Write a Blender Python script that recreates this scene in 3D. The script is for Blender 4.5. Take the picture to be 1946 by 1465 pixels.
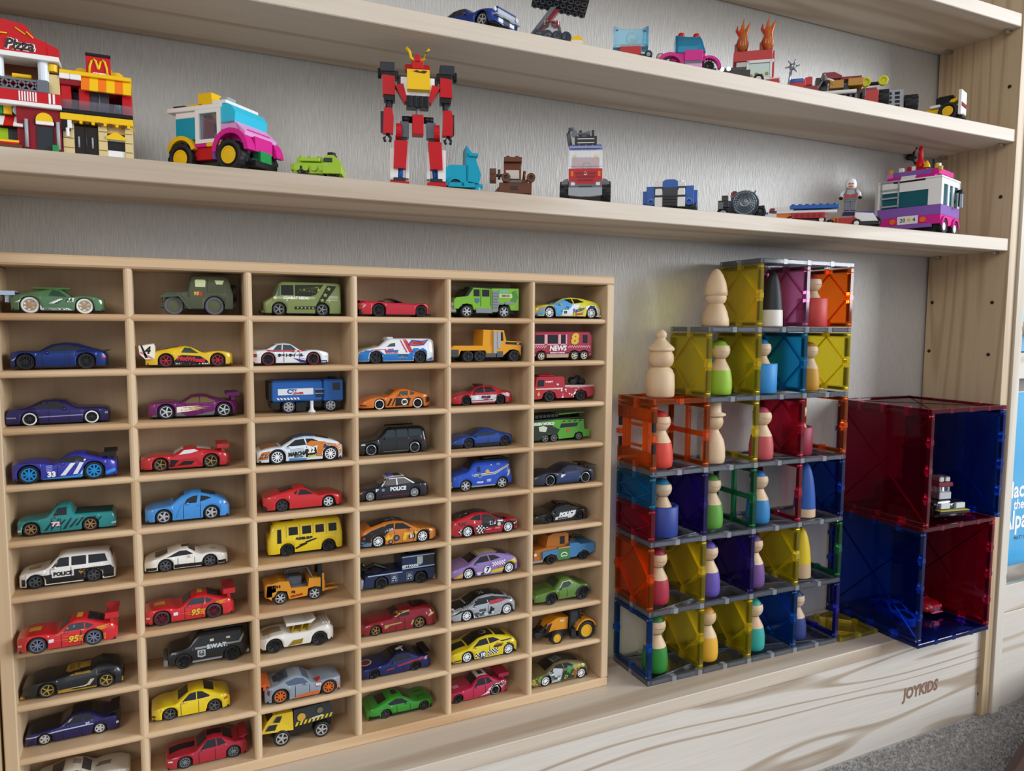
import bpy, bmesh, math, random
from mathutils import Vector, Matrix
from mathutils.geometry import tessellate_polygon
random.seed(7)
for o in list(bpy.data.objects): bpy.data.objects.remove(o)
SC = bpy.context.scene
COL = SC.collection
# ---------------------------------------------------------------- camera
cd = bpy.data.cameras.new('camera'); cam = bpy.data.objects.new('camera', cd); COL.objects.link(cam)
rx = Vector((0.90190709, -0.43188438, 0.0062832)); fw = Vector((0.43085822, 0.89854958, -0.08348559)); up = Vector((0.03041035, 0.07800341, 0.99648918))
M3 = Matrix((rx, up, -fw)).transposed()
cam.matrix_world = Matrix.Translation((0.11793, -0.69410, 0.41925)) @ M3.to_4x4()
cd.sensor_fit = 'HORIZONTAL'; cd.sensor_width = 36.0; cd.lens = 36.0 * 1393.905 / 1946.0
cd.clip_start = 0.01; cd.clip_end = 50
SC.camera = cam
# ---------------------------------------------------------------- world, window light and added fill, exposure
wd = bpy.data.worlds.new('room_light'); SC.world = wd; wd.use_nodes = True
bg = wd.node_tree.nodes['Background']; bg.inputs[0].default_value = (0.86, 0.90, 1.0, 1); bg.inputs[1].default_value = 0.47
def area(name, loc, target, sx, sy, watts, col):
    l = bpy.data.lights.new(name, 'AREA'); l.shape = 'RECTANGLE'; l.size = sx; l.size_y = sy; l.energy = watts; l.color = col
    o = bpy.data.objects.new(name, l); COL.objects.link(o); o.location = loc
    o.rotation_euler = (Vector(target) - Vector(loc)).to_track_quat('-Z', 'Y').to_euler(); return o
area('window_daylight', (3.95, -2.25, 1.45), (0.55, 0.0, 0.40), 1.7, 1.9, 148, (0.90, 0.95, 1.0))
area('front_left_fill', (-1.4, -2.4, 1.7), (0.5, 0.0, 0.3), 1.2, 1.3, 26, (1.0, 0.95, 0.88))  # weak fill added at front left to lift the case interiors, not a window
vs = SC.view_settings; vs.view_transform = 'Standard'; vs.look = 'None'; vs.gamma = 1.0; vs.exposure = 0.06; vs.use_curve_mapping = False
try:
    SC.cycles.transparent_max_bounces = 40; SC.cycles.max_bounces = 10
except Exception: pass
# ---------------------------------------------------------------- materials
MATS = {}
def lin(c):
    if isinstance(c, str): c = tuple(int(c[i:i+2], 16) / 255 for i in (0, 2, 4))
    return tuple((x / 12.92 if x <= 0.04045 else ((x + 0.055) / 1.055) ** 2.4) for x in c)
def newmat(name):
    m = bpy.data.materials.new(name); m.use_nodes = True; nt = m.node_tree
    return m, nt, nt.nodes['Principled BSDF']
def P(c, rough=0.35, metal=0.0, coat=0.0, spec=0.5):
    """plain procedural plastic / paint with a faint surface variation"""
    k = ('P', c, rough, metal, coat, spec)
    if k in MATS: return MATS[k]
    m, nt, b = newmat('plain_' + str(c)); n = nt.nodes
    r, g, bl = lin(c)
    tx = n.new('ShaderNodeTexNoise'); tx.inputs['Scale'].default_value = 140
    mx = n.new('ShaderNodeMix'); mx.data_type = 'RGBA'
    mx.inputs[6].default_value = (r * .94, g * .94, bl * .94, 1); mx.inputs[7].default_value = (min(1, r * 1.05), min(1, g * 1.05), min(1, bl * 1.05), 1)
    nt.links.new(tx.outputs[0], mx.inputs[0]); nt.links.new(mx.outputs[2], b.inputs['Base Color'])
    b.inputs['Roughness'].default_value = rough; b.inputs['Metallic'].default_value = metal
    b.inputs['Specular IOR Level'].default_value = spec; b.inputs['Coat Weight'].default_value = coat; b.inputs['Coat Roughness'].default_value = 0.08
    MATS[k] = m; return m
def paint(c): return P(c, .34, 0.0, .35, .4)
def met(c): return P(c, .38, .55, .5)
def pl(c): return P(c, .36, 0, 0, .28)
def tint(c, clear=.9, gloss=.09):
    """clear coloured plastic: tinted transparency, a little body colour and a glossy skin"""
    k = ('T', c, clear, gloss)
    if k in MATS: return MATS[k]
    m, nt, b = newmat('clear_' + str(c)); n = nt.nodes; n.remove(b); out = n['Material Output']
    r, g, bl = lin(c)
    tr = n.new('ShaderNodeBsdfTransparent'); tr.inputs[0].default_value = (r ** .5, g ** .5, bl ** .5, 1)
    di = n.new('ShaderNodeBsdfTranslucent'); di.inputs[0].default_value = (r, g, bl, 1)
    dd = n.new('ShaderNodeBsdfDiffuse'); dd.inputs[0].default_value = (r, g, bl, 1)
    ms = n.new('ShaderNodeMixShader'); ms.inputs[0].default_value = .5
    nt.links.new(di.outputs[0], ms.inputs[1]); nt.links.new(dd.outputs[0], ms.inputs[2])
    gl = n.new('ShaderNodeBsdfGlossy'); gl.inputs['Roughness'].default_value = .06; gl.inputs[0].default_value = (1, 1, 1, 1)
    m1 = n.new('ShaderNodeMixShader'); m1.inputs[0].default_value = 1 - clear
    nt.links.new(tr.outputs[0], m1.inputs[1]); nt.links.new(ms.outputs[0], m1.inputs[2])
    fr = n.new('ShaderNodeFresnel'); fr.inputs[0].default_value = 1.45
    mu = n.new('ShaderNodeMath'); mu.operation = 'MULTIPLY'; mu.inputs[1].default_value = gloss * 8
    nt.links.new(fr.outputs[0], mu.inputs[0])
    m2 = n.new('ShaderNodeMixShader'); nt.links.new(mu.outputs[0], m2.inputs[0])
    nt.links.new(m1.outputs[0], m2.inputs[1]); nt.links.new(gl.outputs[0], m2.inputs[2])
    nt.links.new(m2.outputs[0], out.inputs[0]); MATS[k] = m; return m
def wood(name, c1, c2, axis='X', rings=26.0, fine=1.0, dist=3.0, rough=.5, amt=.6, stretch=.07, thin=.55):
    """pine: long wavering growth-ring lines and fine fibre along one axis"""
    k = ('W', name, axis)
    if k in MATS: return MATS[k]
    m, nt, b = newmat('wood_' + name + '_' + axis); n = nt.nodes; L = nt.links.new
    tc = n.new('ShaderNodeTexCoord'); oi = n.new('ShaderNodeObjectInfo')
    ad = n.new('ShaderNodeVectorMath'); ad.operation = 'ADD'
    sc_ = n.new('ShaderNodeVectorMath'); sc_.operation = 'SCALE'; sc_.inputs[3].default_value = 3.7
    cb = n.new('ShaderNodeCombineXYZ')
    for i in range(3): L(oi.outputs['Random'], cb.inputs[i])
    L(cb.outputs[0], sc_.inputs[0]); L(tc.outputs['Object'], ad.inputs[0]); L(sc_.outputs[0], ad.inputs[1])
    mp = n.new('ShaderNodeMapping'); s = [1.0, 1.0, 1.0]; s['XYZ'.index(axis)] = stretch; mp.inputs['Scale'].default_value = s
    L(ad.outputs[0], mp.inputs[0])
    n1 = n.new('ShaderNodeTexNoise'); n1.inputs['Scale'].default_value = 9; n1.inputs['Detail'].default_value = 2
    L(mp.outputs[0], n1.inputs[0])
    mu = n.new('ShaderNodeMath'); mu.operation = 'MULTIPLY'; mu.inputs[1].default_value = rings * dist * .35; L(n1.outputs[0], mu.inputs[0])
    fr = n.new('ShaderNodeMath'); fr.operation = 'SINE'; L(mu.outputs[0], fr.inputs[0])
    cr = n.new('ShaderNodeValToRGB'); e = cr.color_ramp.elements
    e[0].position = thin; e[0].color = (0, 0, 0, 1); e[1].position = 1.0; e[1].color = (1, 1, 1, 1)
    mr = n.new('ShaderNodeMapRange'); mr.inputs[1].default_value = -1; L(fr.outputs[0], mr.inputs[0]); L(mr.outputs[0], cr.inputs[0])
    n2 = n.new('ShaderNodeTexNoise'); n2.inputs['Scale'].default_value = 380 * fine; n2.inputs['Detail'].default_value = 3
    mp2 = n.new('ShaderNodeMapping'); s2 = [1.0, 1.0, 1.0]; s2['XYZ'.index(axis)] = .03; mp2.inputs['Scale'].default_value = s2
    L(ad.outputs[0], mp2.inputs[0]); L(mp2.outputs[0], n2.inputs[0])
    m_a = n.new('ShaderNodeMath'); m_a.operation = 'MULTIPLY'; m_a.inputs[1].default_value = amt; L(cr.outputs[0], m_a.inputs[0])
    m_b = n.new('ShaderNodeMath'); m_b.operation = 'MULTIPLY_ADD'; m_b.inputs[1].default_value = .35; L(n2.outputs[0], m_b.inputs[0]); L(m_a.outputs[0], m_b.inputs[2])
    mx = n.new('ShaderNodeMix'); mx.data_type = 'RGBA'; mx.inputs[6].default_value = (*lin(c1), 1); mx.inputs[7].default_value = (*lin(c2), 1)
    L(m_b.outputs[0], mx.inputs[0]); L(mx.outputs[2], b.inputs['Base Color'])
    b.inputs['Roughness'].default_value = rough
    bp = n.new('ShaderNodeBump'); bp.inputs['Strength'].default_value = .12; bp.inputs['Distance'].default_value = .0005
    L(n2.outputs[0], bp.inputs['Height']); L(bp.outputs[0], b.inputs['Normal'])
    MATS[k] = m; return m
# ---------------------------------------------------------------- mesh helpers (all lengths in millimetres)
S = .001
def mk(name, me, mat, parent=None, loc=None, rot=None):
    o = bpy.data.objects.new(name, me); COL.objects.link(o)
    if mat is not None and not me.materials: me.materials.append(mat)
    if parent is not None: o.parent = parent
    if loc is not None: o.location = [c * S for c in loc]
    if rot is not None: o.rotation_euler = rot
    return o
def raw(v, f, smooth=False):
    me = bpy.data.meshes.new('m'); me.from_pydata([(x * S, y * S, z * S) for x, y, z in v], [], f)
    if smooth: me.polygons.foreach_set('use_smooth', [True] * len(me.polygons))
    me.update(); return me
def part(name, vf, mat, parent=None, smooth=False, loc=None, rot=None):
    return mk(name, raw(vf[0], vf[1], smooth), mat, parent, loc, rot)
def thing(name, label, cat, loc=(0, 0, 0), rz=0.0, group=None, kind=None):
    o = bpy.data.objects.new(name, None); o.empty_display_size = .01; COL.objects.link(o)
    o.location = [c * S for c in loc]; o.rotation_euler = (0, 0, math.radians(rz))
    tag(o, label, cat, group, kind); return o
def tag(o, label, cat, group=None, kind=None):
    o['label'] = label; o['category'] = cat
    if group: o['group'] = group
    if kind: o['kind'] = kind
    return o
def join(*parts):
    V, F = [], []
    for v, f in parts:
        n = len(V); V += list(v); F += [tuple(i + n for i in q) for q in f]
    return V, F
def box(x0, x1, y0, y1, z0, z1):
    return ([(x0, y0, z0), (x1, y0, z0), (x1, y1, z0), (x0, y1, z0), (x0, y0, z1), (x1, y0, z1), (x1, y1, z1), (x0, y1, z1)],
            [(0, 3, 2, 1), (4, 5, 6, 7), (0, 1, 5, 4), (1, 2, 6, 5), (2, 3, 7, 6), (3, 0, 4, 7)])
def bbox(x0, x1, y0, y1, z0, z1, r):
    """box with chamfered edges"""
    V = []
    for z, i in ((z0, r), (z0 + r, 0), (z1 - r, 0), (z1, r)):
        a0, a1, b0, b1 = x0 + i, x1 - i, y0 + i, y1 - i; c = r * .7 if i == 0 else r * .3
        V += [(a0 + c, b0, z), (a1 - c, b0, z), (a1, b0 + c, z), (a1, b1 - c, z), (a1 - c, b1, z), (a0 + c, b1, z), (a0, b1 - c, z), (a0, b0 + c, z)]
    F = [tuple(range(7, -1, -1)), tuple(range(24, 32))]
    for k in range(3):
        for i in range(8): F.append((k * 8 + i, k * 8 + (i + 1) % 8, k * 8 + 8 + (i + 1) % 8, k * 8 + 8 + i))
    return V, F
def prism(poly, y0, y1):
    """polygon in (x,z), counter-clockwise seen from -y, extruded from y0 to y1"""
    n = len(poly); V = [(x, y0, z) for x, z in poly] + [(x, y1, z) for x, z in poly]
    F = [tuple(range(n)), tuple(range(2 * n - 1, n - 1, -1))] + [((i + 1) % n, i, i + n, (i + 1) % n + n) for i in range(n)]
    return V, F
def prismx(poly, x0, x1):
    """polygon in (y,z) extruded along x"""
    v, f = prism(poly, x0, x1); return [(y, x, z) for x, y, z in v], [tuple(reversed(q)) for q in f]
def lathe(prof, n=24, c=(0, 0, 0), axis='z', cap=True):
    """profile of (radius, height)"""
    V, F = [], []
    for r, h in prof:
        for i in range(n):
            a = 2 * math.pi * i / n; p = (r * math.cos(a), r * math.sin(a), h)
            if axis == 'y': p = (p[0], h, p[1])
            if axis == 'x': p = (h, p[0], p[1])
            V.append((p[0] + c[0], p[1] + c[1], p[2] + c[2]))
    for k in range(len(prof) - 1):
        for i in range(n):
            j = (i + 1) % n; q = (k * n + i, k * n + j, k * n + n + j, k * n + n + i)
            F.append(q if axis != 'y' else tuple(reversed(q)))
    if cap:
        q = tuple(range(n - 1, -1, -1)); t = tuple((len(prof) - 1) * n + i for i in range(n))
        F += [q, t] if axis != 'y' else [tuple(reversed(q)), tuple(reversed(t))]
    return V, F
def cyl(x, y, z, r, h, n=12, axis='z'): return lathe([(r, 0), (r, h)], n, (x, y, z), axis)
def tube(pts, r, n=8):
    V, F = [], []; P_ = [Vector(p) for p in pts]; rr = r if isinstance(r, (list, tuple)) else [r] * len(pts)
    for k, p in enumerate(P_):
        d = (P_[min(k + 1, len(P_) - 1)] - P_[max(k - 1, 0)]).normalized()
        a = d.orthogonal().normalized() if abs(d.z) < .9 else Vector((1, 0, 0)) - d * d.x
        if abs(d.z) < .9: a = Vector((0, 0, 1)) - d * d.z
        a.normalize(); b = d.cross(a)
        for i in range(n):
            t = 2 * math.pi * i / n; V.append(tuple(p + (a * math.cos(t) + b * math.sin(t)) * rr[k]))
    for k in range(len(P_) - 1):
        for i in range(n):
            j = (i + 1) % n; F.append((k * n + i, k * n + j, k * n + n + j, k * n + n + i))
    F += [tuple(range(n - 1, -1, -1)), tuple((len(P_) - 1) * n + i for i in range(n))]
    return V, F
def arcpts(cx, cz, r, a0, a1, n): return [(cx + r * math.cos(math.radians(a0 + (a1 - a0) * i / n)), cz + r * math.sin(math.radians(a0 + (a1 - a0) * i / n))) for i in range(n + 1)]
def xf(vf, loc=(0, 0, 0), rx_=0, ry_=0, rz_=0, sc=1):
    m = Matrix.Translation(loc) @ Matrix.Rotation(math.radians(rz_), 4, 'Z') @ Matrix.Rotation(math.radians(ry_), 4, 'Y') @ Matrix.Rotation(math.radians(rx_), 4, 'X')
    return [tuple(m @ (Vector(v) * sc)) for v in vf[0]], vf[1]
def text_vf(s, size, shear=0, bold=0, align='CENTER'):
    cu = bpy.data.curves.new('t', 'FONT'); cu.body = s; cu.size = size; cu.align_x = align; cu.align_y = 'CENTER'; cu.shear = shear; cu.offset = bold; cu.resolution_u = 2
    o = bpy.data.objects.new('t', cu); me = bpy.data.meshes.new_from_object(o)
    V = [tuple(v.co) for v in me.vertices]; F = [tuple(p.vertices) for p in me.polygons]
    bpy.data.objects.remove(o); bpy.data.meshes.remove(me); bpy.data.curves.remove(cu)
    return V, F
def flat_text(name, s, size, mat, parent, x, y, z, shear=0, bold=0, rot=None, sx=1.0):
    """lettering lying in the xz plane, facing -y"""
    V, F = text_vf(s, size, shear, bold)
    return part(name, ([(vx * sx, 0, vy) for vx, vy, _ in V], F), mat, parent, False, (x, y, z), rot)
# ---------------------------------------------------------------- the setting
def wallmat():
    m, nt, b = newmat('wallpaper'); n = nt.nodes; L = nt.links.new
    tc = n.new('ShaderNodeTexCoord')
    hs = []
    for sc_, st in (((1, 1, .07), 900), ((1, 1, .16), 520), ((1, 1, .6), 1300)):
        mp = n.new('ShaderNodeMapping'); mp.inputs['Scale'].default_value = sc_; L(tc.outputs['Object'], mp.inputs[0])
        t = n.new('ShaderNodeTexNoise'); t.inputs['Scale'].default_value = st; t.inputs['Detail'].default_value = 2.5; L(mp.outputs[0], t.inputs[0]); hs.append(t)
    a = n.new('ShaderNodeMath'); a.operation = 'ADD'; L(hs[0].outputs[0], a.inputs[0]); L(hs[1].outputs[0], a.inputs[1])
    a2 = n.new('ShaderNodeMath'); a2.operation = 'MULTIPLY_ADD'; a2.inputs[1].default_value = .4; L(hs[2].outputs[0], a2.inputs[0]); L(a.outputs[0], a2.inputs[2])
    bp = n.new('ShaderNodeBump'); bp.inputs['Strength'].default_value = .55; bp.inputs['Distance'].default_value = .0006
    L(a2.outputs[0], bp.inputs['Height']); L(bp.outputs[0], b.inputs['Normal'])
    mr = n.new('ShaderNodeMapRange'); mr.inputs[1].default_value = .8; mr.inputs[2].default_value = 1.5; L(a2.outputs[0], mr.inputs[0])
    mx = n.new('ShaderNodeMix'); mx.data_type = 'RGBA'; mx.inputs[6].default_value = (*lin('b4b1ab'), 1); mx.inputs[7].default_value = (*lin('c4c1bb'), 1)
    L(mr.outputs[0], mx.inputs[0]); L(mx.outputs[2], b.inputs['Base Color']); b.inputs['Roughness'].default_value = .36
    b.inputs['Specular IOR Level'].default_value = .6
    return m
o = part('wall_back', box(-2600, 3000, 60, 90, -146, 2500), wallmat()); o['kind'] = 'structure'
def carpetmat():
    m, nt, b = newmat('carpet'); n = nt.nodes; L = nt.links.new
    tc = n.new('ShaderNodeTexCoord'); t = n.new('ShaderNodeTexNoise'); t.inputs['Scale'].default_value = 210; t.inputs['Detail'].default_value = 4; L(tc.outputs['Object'], t.inputs[0])
    mx = n.new('ShaderNodeMix'); mx.data_type = 'RGBA'; mx.inputs[6].default_value = (*lin('8a8784'), 1); mx.inputs[7].default_value = (*lin('bdbab6'), 1)
    L(t.outputs[0], mx.inputs[0]); L(mx.outputs[2], b.inputs['Base Color']); b.inputs['Roughness'].default_value = .95; return m
CARP = carpetmat()
o = part('floor', box(-2600, 3000, -2600, 60, -190, -150), CARP); o['kind'] = 'structure'
V, F = [], []
for i in range(52000):
    x = random.uniform(780, 1720); y = random.uniform(-300, -59.5)
    a = random.uniform(0, 6.28); l = random.uniform(.7, 1.3); h = random.uniform(2.2, 4.4); dx, dy = random.uniform(-1.6, .8), random.uniform(-1.4, 1.4)
    n = len(V); c, s = math.cos(a) * l, math.sin(a) * l
    V += [(x - c, y - s, -150.6), (x + c, y + s, -150.6), (x + dx + s * .6, y + dy - c * .6, -150.6 + h)]
    F.append((n, n + 1, n + 2))
o = part('carpet_pile', (V, F), CARP); tag(o, 'grey looped carpet pile covering the floor before the shelf', 'carpet', None, 'stuff')
# ---------------------------------------------------------------- pine wall shelf
PX = wood('pine', 'd9cdbc', '9f8466', 'X', 34, 1, 3, .5, .42); PZ = wood('pine', 'cfb896', '94754e', 'Z', 90, 1, 4, .5, .34); PF = wood('pinefront', 'e2dcd2', '9c8468', 'X', 62, 1, 3.2, .55, .6, .10, .86)
PU = wood('pineboard', 'd9cdbd', 'c4b298', 'X', 24, 1, 3, .5, .4)
unit = thing('pine_shelf_unit', 'pale pine wall shelf with three long boards above a wide ledge', 'shelf', (0, 0, 0))
for z0, z1 in ((525, 542), (673, 690), (825.5, 843)):
    part('shelf_board', bbox(-9, 1186, -60.5, 57, z0, z1, .8), PX, unit)
part('ledge_board', bbox(-9, 1186, -59, 57, -16.5, 0, .8), PX, unit)
fb = part('front_board', bbox(-9, 1186, -56, -40, -150, -17, .6), PF, unit)
side = part('side_panel', bbox(1186, 1203.5, -62.5, 56, -150, 1200, .9), PZ, unit)
part('side_panel', bbox(-27, -9, -62.5, 56, -150, 1200, .9), PZ, unit)
HOLE = P('2a2018', .8); STEEL = P('b9b4aa', .3, .9)
def disc(name, x, y, z, r, mat, par, axis='x', h=.4, n=10): return part(name, cyl(x, y, z, r, h, n, axis), mat, par)
for y, z in ((-49, 750), (-46, 601), (47, 456), (-43, 454), (48, 382), (-42, 380), (-52, -25), (-55, -118)): disc('peg_hole', 1185.5, y, z, 2.6, HOLE, side, 'x', .7)
for y in (-46, 38):
    for z in (822.5, 670.5, 522.5):
        part('shelf_pin', join(cyl(1174, y, z, 2.6, 12, 10, 'x'), xf(lathe([(3.4, 0), (3.4, 2.4)], 10), (1177, y, z - .5))), STEEL, unit)
part('cable_clip', join(bbox(1124, 1132, 49, 58, 665, 673, 1.5), tube([(1120, 51, 668), (1128, 49, 664), (1136, 51, 669)], 2)), P('141414', .5), unit)
# branded lettering pressed into the front board
V, F = text_vf('JOYKIDS', 22, .1, .9)
part('lettering', ([(1057 + x * .86, -56.25, -84 + y) for x, y, _ in V], F), P('8a6a55', .7), fb)
# ---------------------------------------------------------------- neighbouring book display
bk = thing('book_display_rack', 'pale pine front-facing book rack right of the shelf', 'bookshelf', (0, 0, 0))
NB = wood('rack', 'ddd7ce', 'b29c80', 'X', 44, 1, 3.4, .55, .5, .12, .8)
part('side_stile', bbox(1204.5, 1222, -66, 56, -150, 1200, .9), wood('rack', 'e0dace', 'b7a488', 'Z'), bk)
part('back_panel', box(1222, 1700, 8, 16, -30, 1200), NB, bk)
part('front_board', bbox(1222, 1700, -58, -42, -150, -4, .6), NB, bk)
part('front_board', bbox(1222, 1700, -58, -42, -3, 38, .6), NB, bk)
part('front_board', bbox(1222, 1700, -58, -42, 345, 382, .6), NB, bk)
for z in (57, 418):
    part('dowel_rail', lathe([(9.5, 1222), (9.5, 1700)], 18, (0, -58, z), 'x'), NB, bk, True)
def bookcover():
    m, nt, b = newmat('blue_cover'); n = nt.nodes; t = n.new('ShaderNodeTexNoise'); t.inputs['Scale'].default_value = 9
    tc = n.new('ShaderNodeTexCoord'); nt.links.new(tc.outputs['Object'], t.inputs[0])
    mx = n.new('ShaderNodeMix'); mx.data_type = 'RGBA'; mx.inputs[6].default_value = (*lin('1f8fd0'), 1); mx.inputs[7].default_value = (*lin('6cc3ea'), 1)
    nt.links.new(t.outputs[0], mx.inputs[0]); nt.links.new(mx.outputs[2], b.inputs['Base Color']); b.inputs['Roughness'].default_value = .3; return m
WH = P('f2f2f0', .5)
b1 = thing('picture_book', 'bright blue picture book with white title letters behind the dowel', 'book', (1224, -28, 38.5))
part('cover', bbox(0, 240, -6, 6, 0, 283, .8), bookcover(), b1); part('pages', bbox(1, 239, -4, 4, 1.5, 284, .5), WH, b1)
flat_text('lettering', 'Macca', 35, WH, b1, 72, -6.3, 133, 0, .9, None, .86)
flat_text('lettering', 'the', 21, WH, b1, 72, -6.3, 110.5, .1, .6, None, .95)
flat_text('lettering', 'Alpaca', 40, WH, b1, 80, -6.3, 86, 0, 1, None, .84)
flat_text('lettering', 'MATT COSGROVE', 8, P('2b4a66', .5), b1, 98, -6.3, 58, 0, 0, None, 1)
part('white_fleece', ([(0 + x, -6.15, z) for x, z in ((.5, 2), (9, 2), (13, 24), (10, 52), (12, 84), (6, 100), (.5, 96))], [tuple(range(7))]), P('e8eef2', .7), b1)
b2 = thing('picture_book', 'colourful picture book half hidden behind the upper dowel rail', 'book', (1224, -28, 383))
part('cover', bbox(0, 240, -6, 6, 0, 240, .8), P('58b3e6', .3), b2); part('pages', bbox(1, 239, -4, 4, 1.5, 241, .5), WH, b2)
for c, pts in (('f09ac0', [(0, 62), (18, 66), (26, 84), (16, 104), (0, 108)]), ('2f5fae', [(0, 108), (10, 112), (8, 134), (0, 140)]), ('e8d24a', [(2, 6), (30, 4), (34, 24), (10, 30)]), ('d8408a', [(4, 30), (30, 26), (28, 44), (10, 46)]), ('f4f4f0', [(0, 140), (60, 150), (60, 220), (0, 210)])):
    part('cover_patch', ([(x + .5, -6.2, z) for x, z in pts], [tuple(range(len(pts)))]), P(c, .4), b2)
# unidentified smooth brown shape in the near corner, stood in by a plain block
tag(part('brown_slab', bbox(-240, 420, -320, 0, 0, 62, 14), P('4f2d22', .7), None, False, (1075, -181, -145), (0, 0, math.radians(17.3))), 'smooth brown cushion edge on the carpet in the near corner', 'slab')
# ---------------------------------------------------------------- display case: 6 columns x 10 rows
CW, CH = 95.0, 45.937
def shelf_c(j): return 468.5 - CH * j
def shelf_top(r): return shelf_c(r) + 3 if r < 10 else 10.6
KX = wood('honey', 'dcbf99', 'b58a5e', 'X', 30, 1, 3, .42, .5); KZ = wood('honey', 'dcc3a0', 'b8946a', 'Z', 30, 1, 3, .42, .45); KB = wood('ply', 'd0b796', '9a7c58', 'Z', 22, .7, 3, .55, .35)
case = thing('toy_car_display_case', 'honey pine wall case of sixty cells filled with toy cars', 'display case', (0, 0, 0))
part('frame_rail', bbox(-7, 575.8, -1.5, 55, 463.4, 472.6, 1.6), KX, case)
part('frame_rail', bbox(-7, 575.8, -1.5, 55, 0, 10.6, 1.6), KX, case)
part('frame_stile', bbox(-7, 2.8, -1.5, 55, 10.6, 463.4, 1.2), KZ, case)
part('frame_stile', bbox(566.6, 575.8, -1.5, 55, 10.6, 463.4, 1.2), KZ, case)
part('back_panel', box(2.8, 566.6, 50, 54, 10.6, 463.4), KB, case)
def nose(w, a0, a1, d, n=6):
    """slat section in (y,z): round front nose"""
    pts = [(w + w * math.cos(math.radians(t)), w * math.sin(math.radians(t))) for t in [90 + 180 * i / n for i in range(n + 1)]]
    return pts + [(d, -w), (d, w)]
sec = [(y, z) for y, z in nose(2.95, 0, 0, 50)]
slat = raw(*prismx([(y, z) for y, z in reversed(sec)], 2.8, 566.6)); slat.materials.append(KX)
for j in range(1, 10): mk('shelf_slat', slat, None, case, (0, 0, shelf_c(j)))
for i in range(1, 6):
    for r in range(1, 11):
        zt = 463.4 if r == 1 else shelf_c(r - 1) - 2.95; zb = shelf_top(r)
        q = nose(3.4, 0, 0, 50)
        v = [(x + i * CW, y, zb) for y, x in q] + [(x + i * CW, y, zt) for y, x in q]; n = len(q)
        v = [(x, y, z - 2.4 if k < n else z + 2.4) for k, (x, y, z) in enumerate(v)]
        part('cell_divider', (v, [((k + 1) % n, k, k + n, (k + 1) % n + n) for k in range(n)]), KZ, case)
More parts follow.
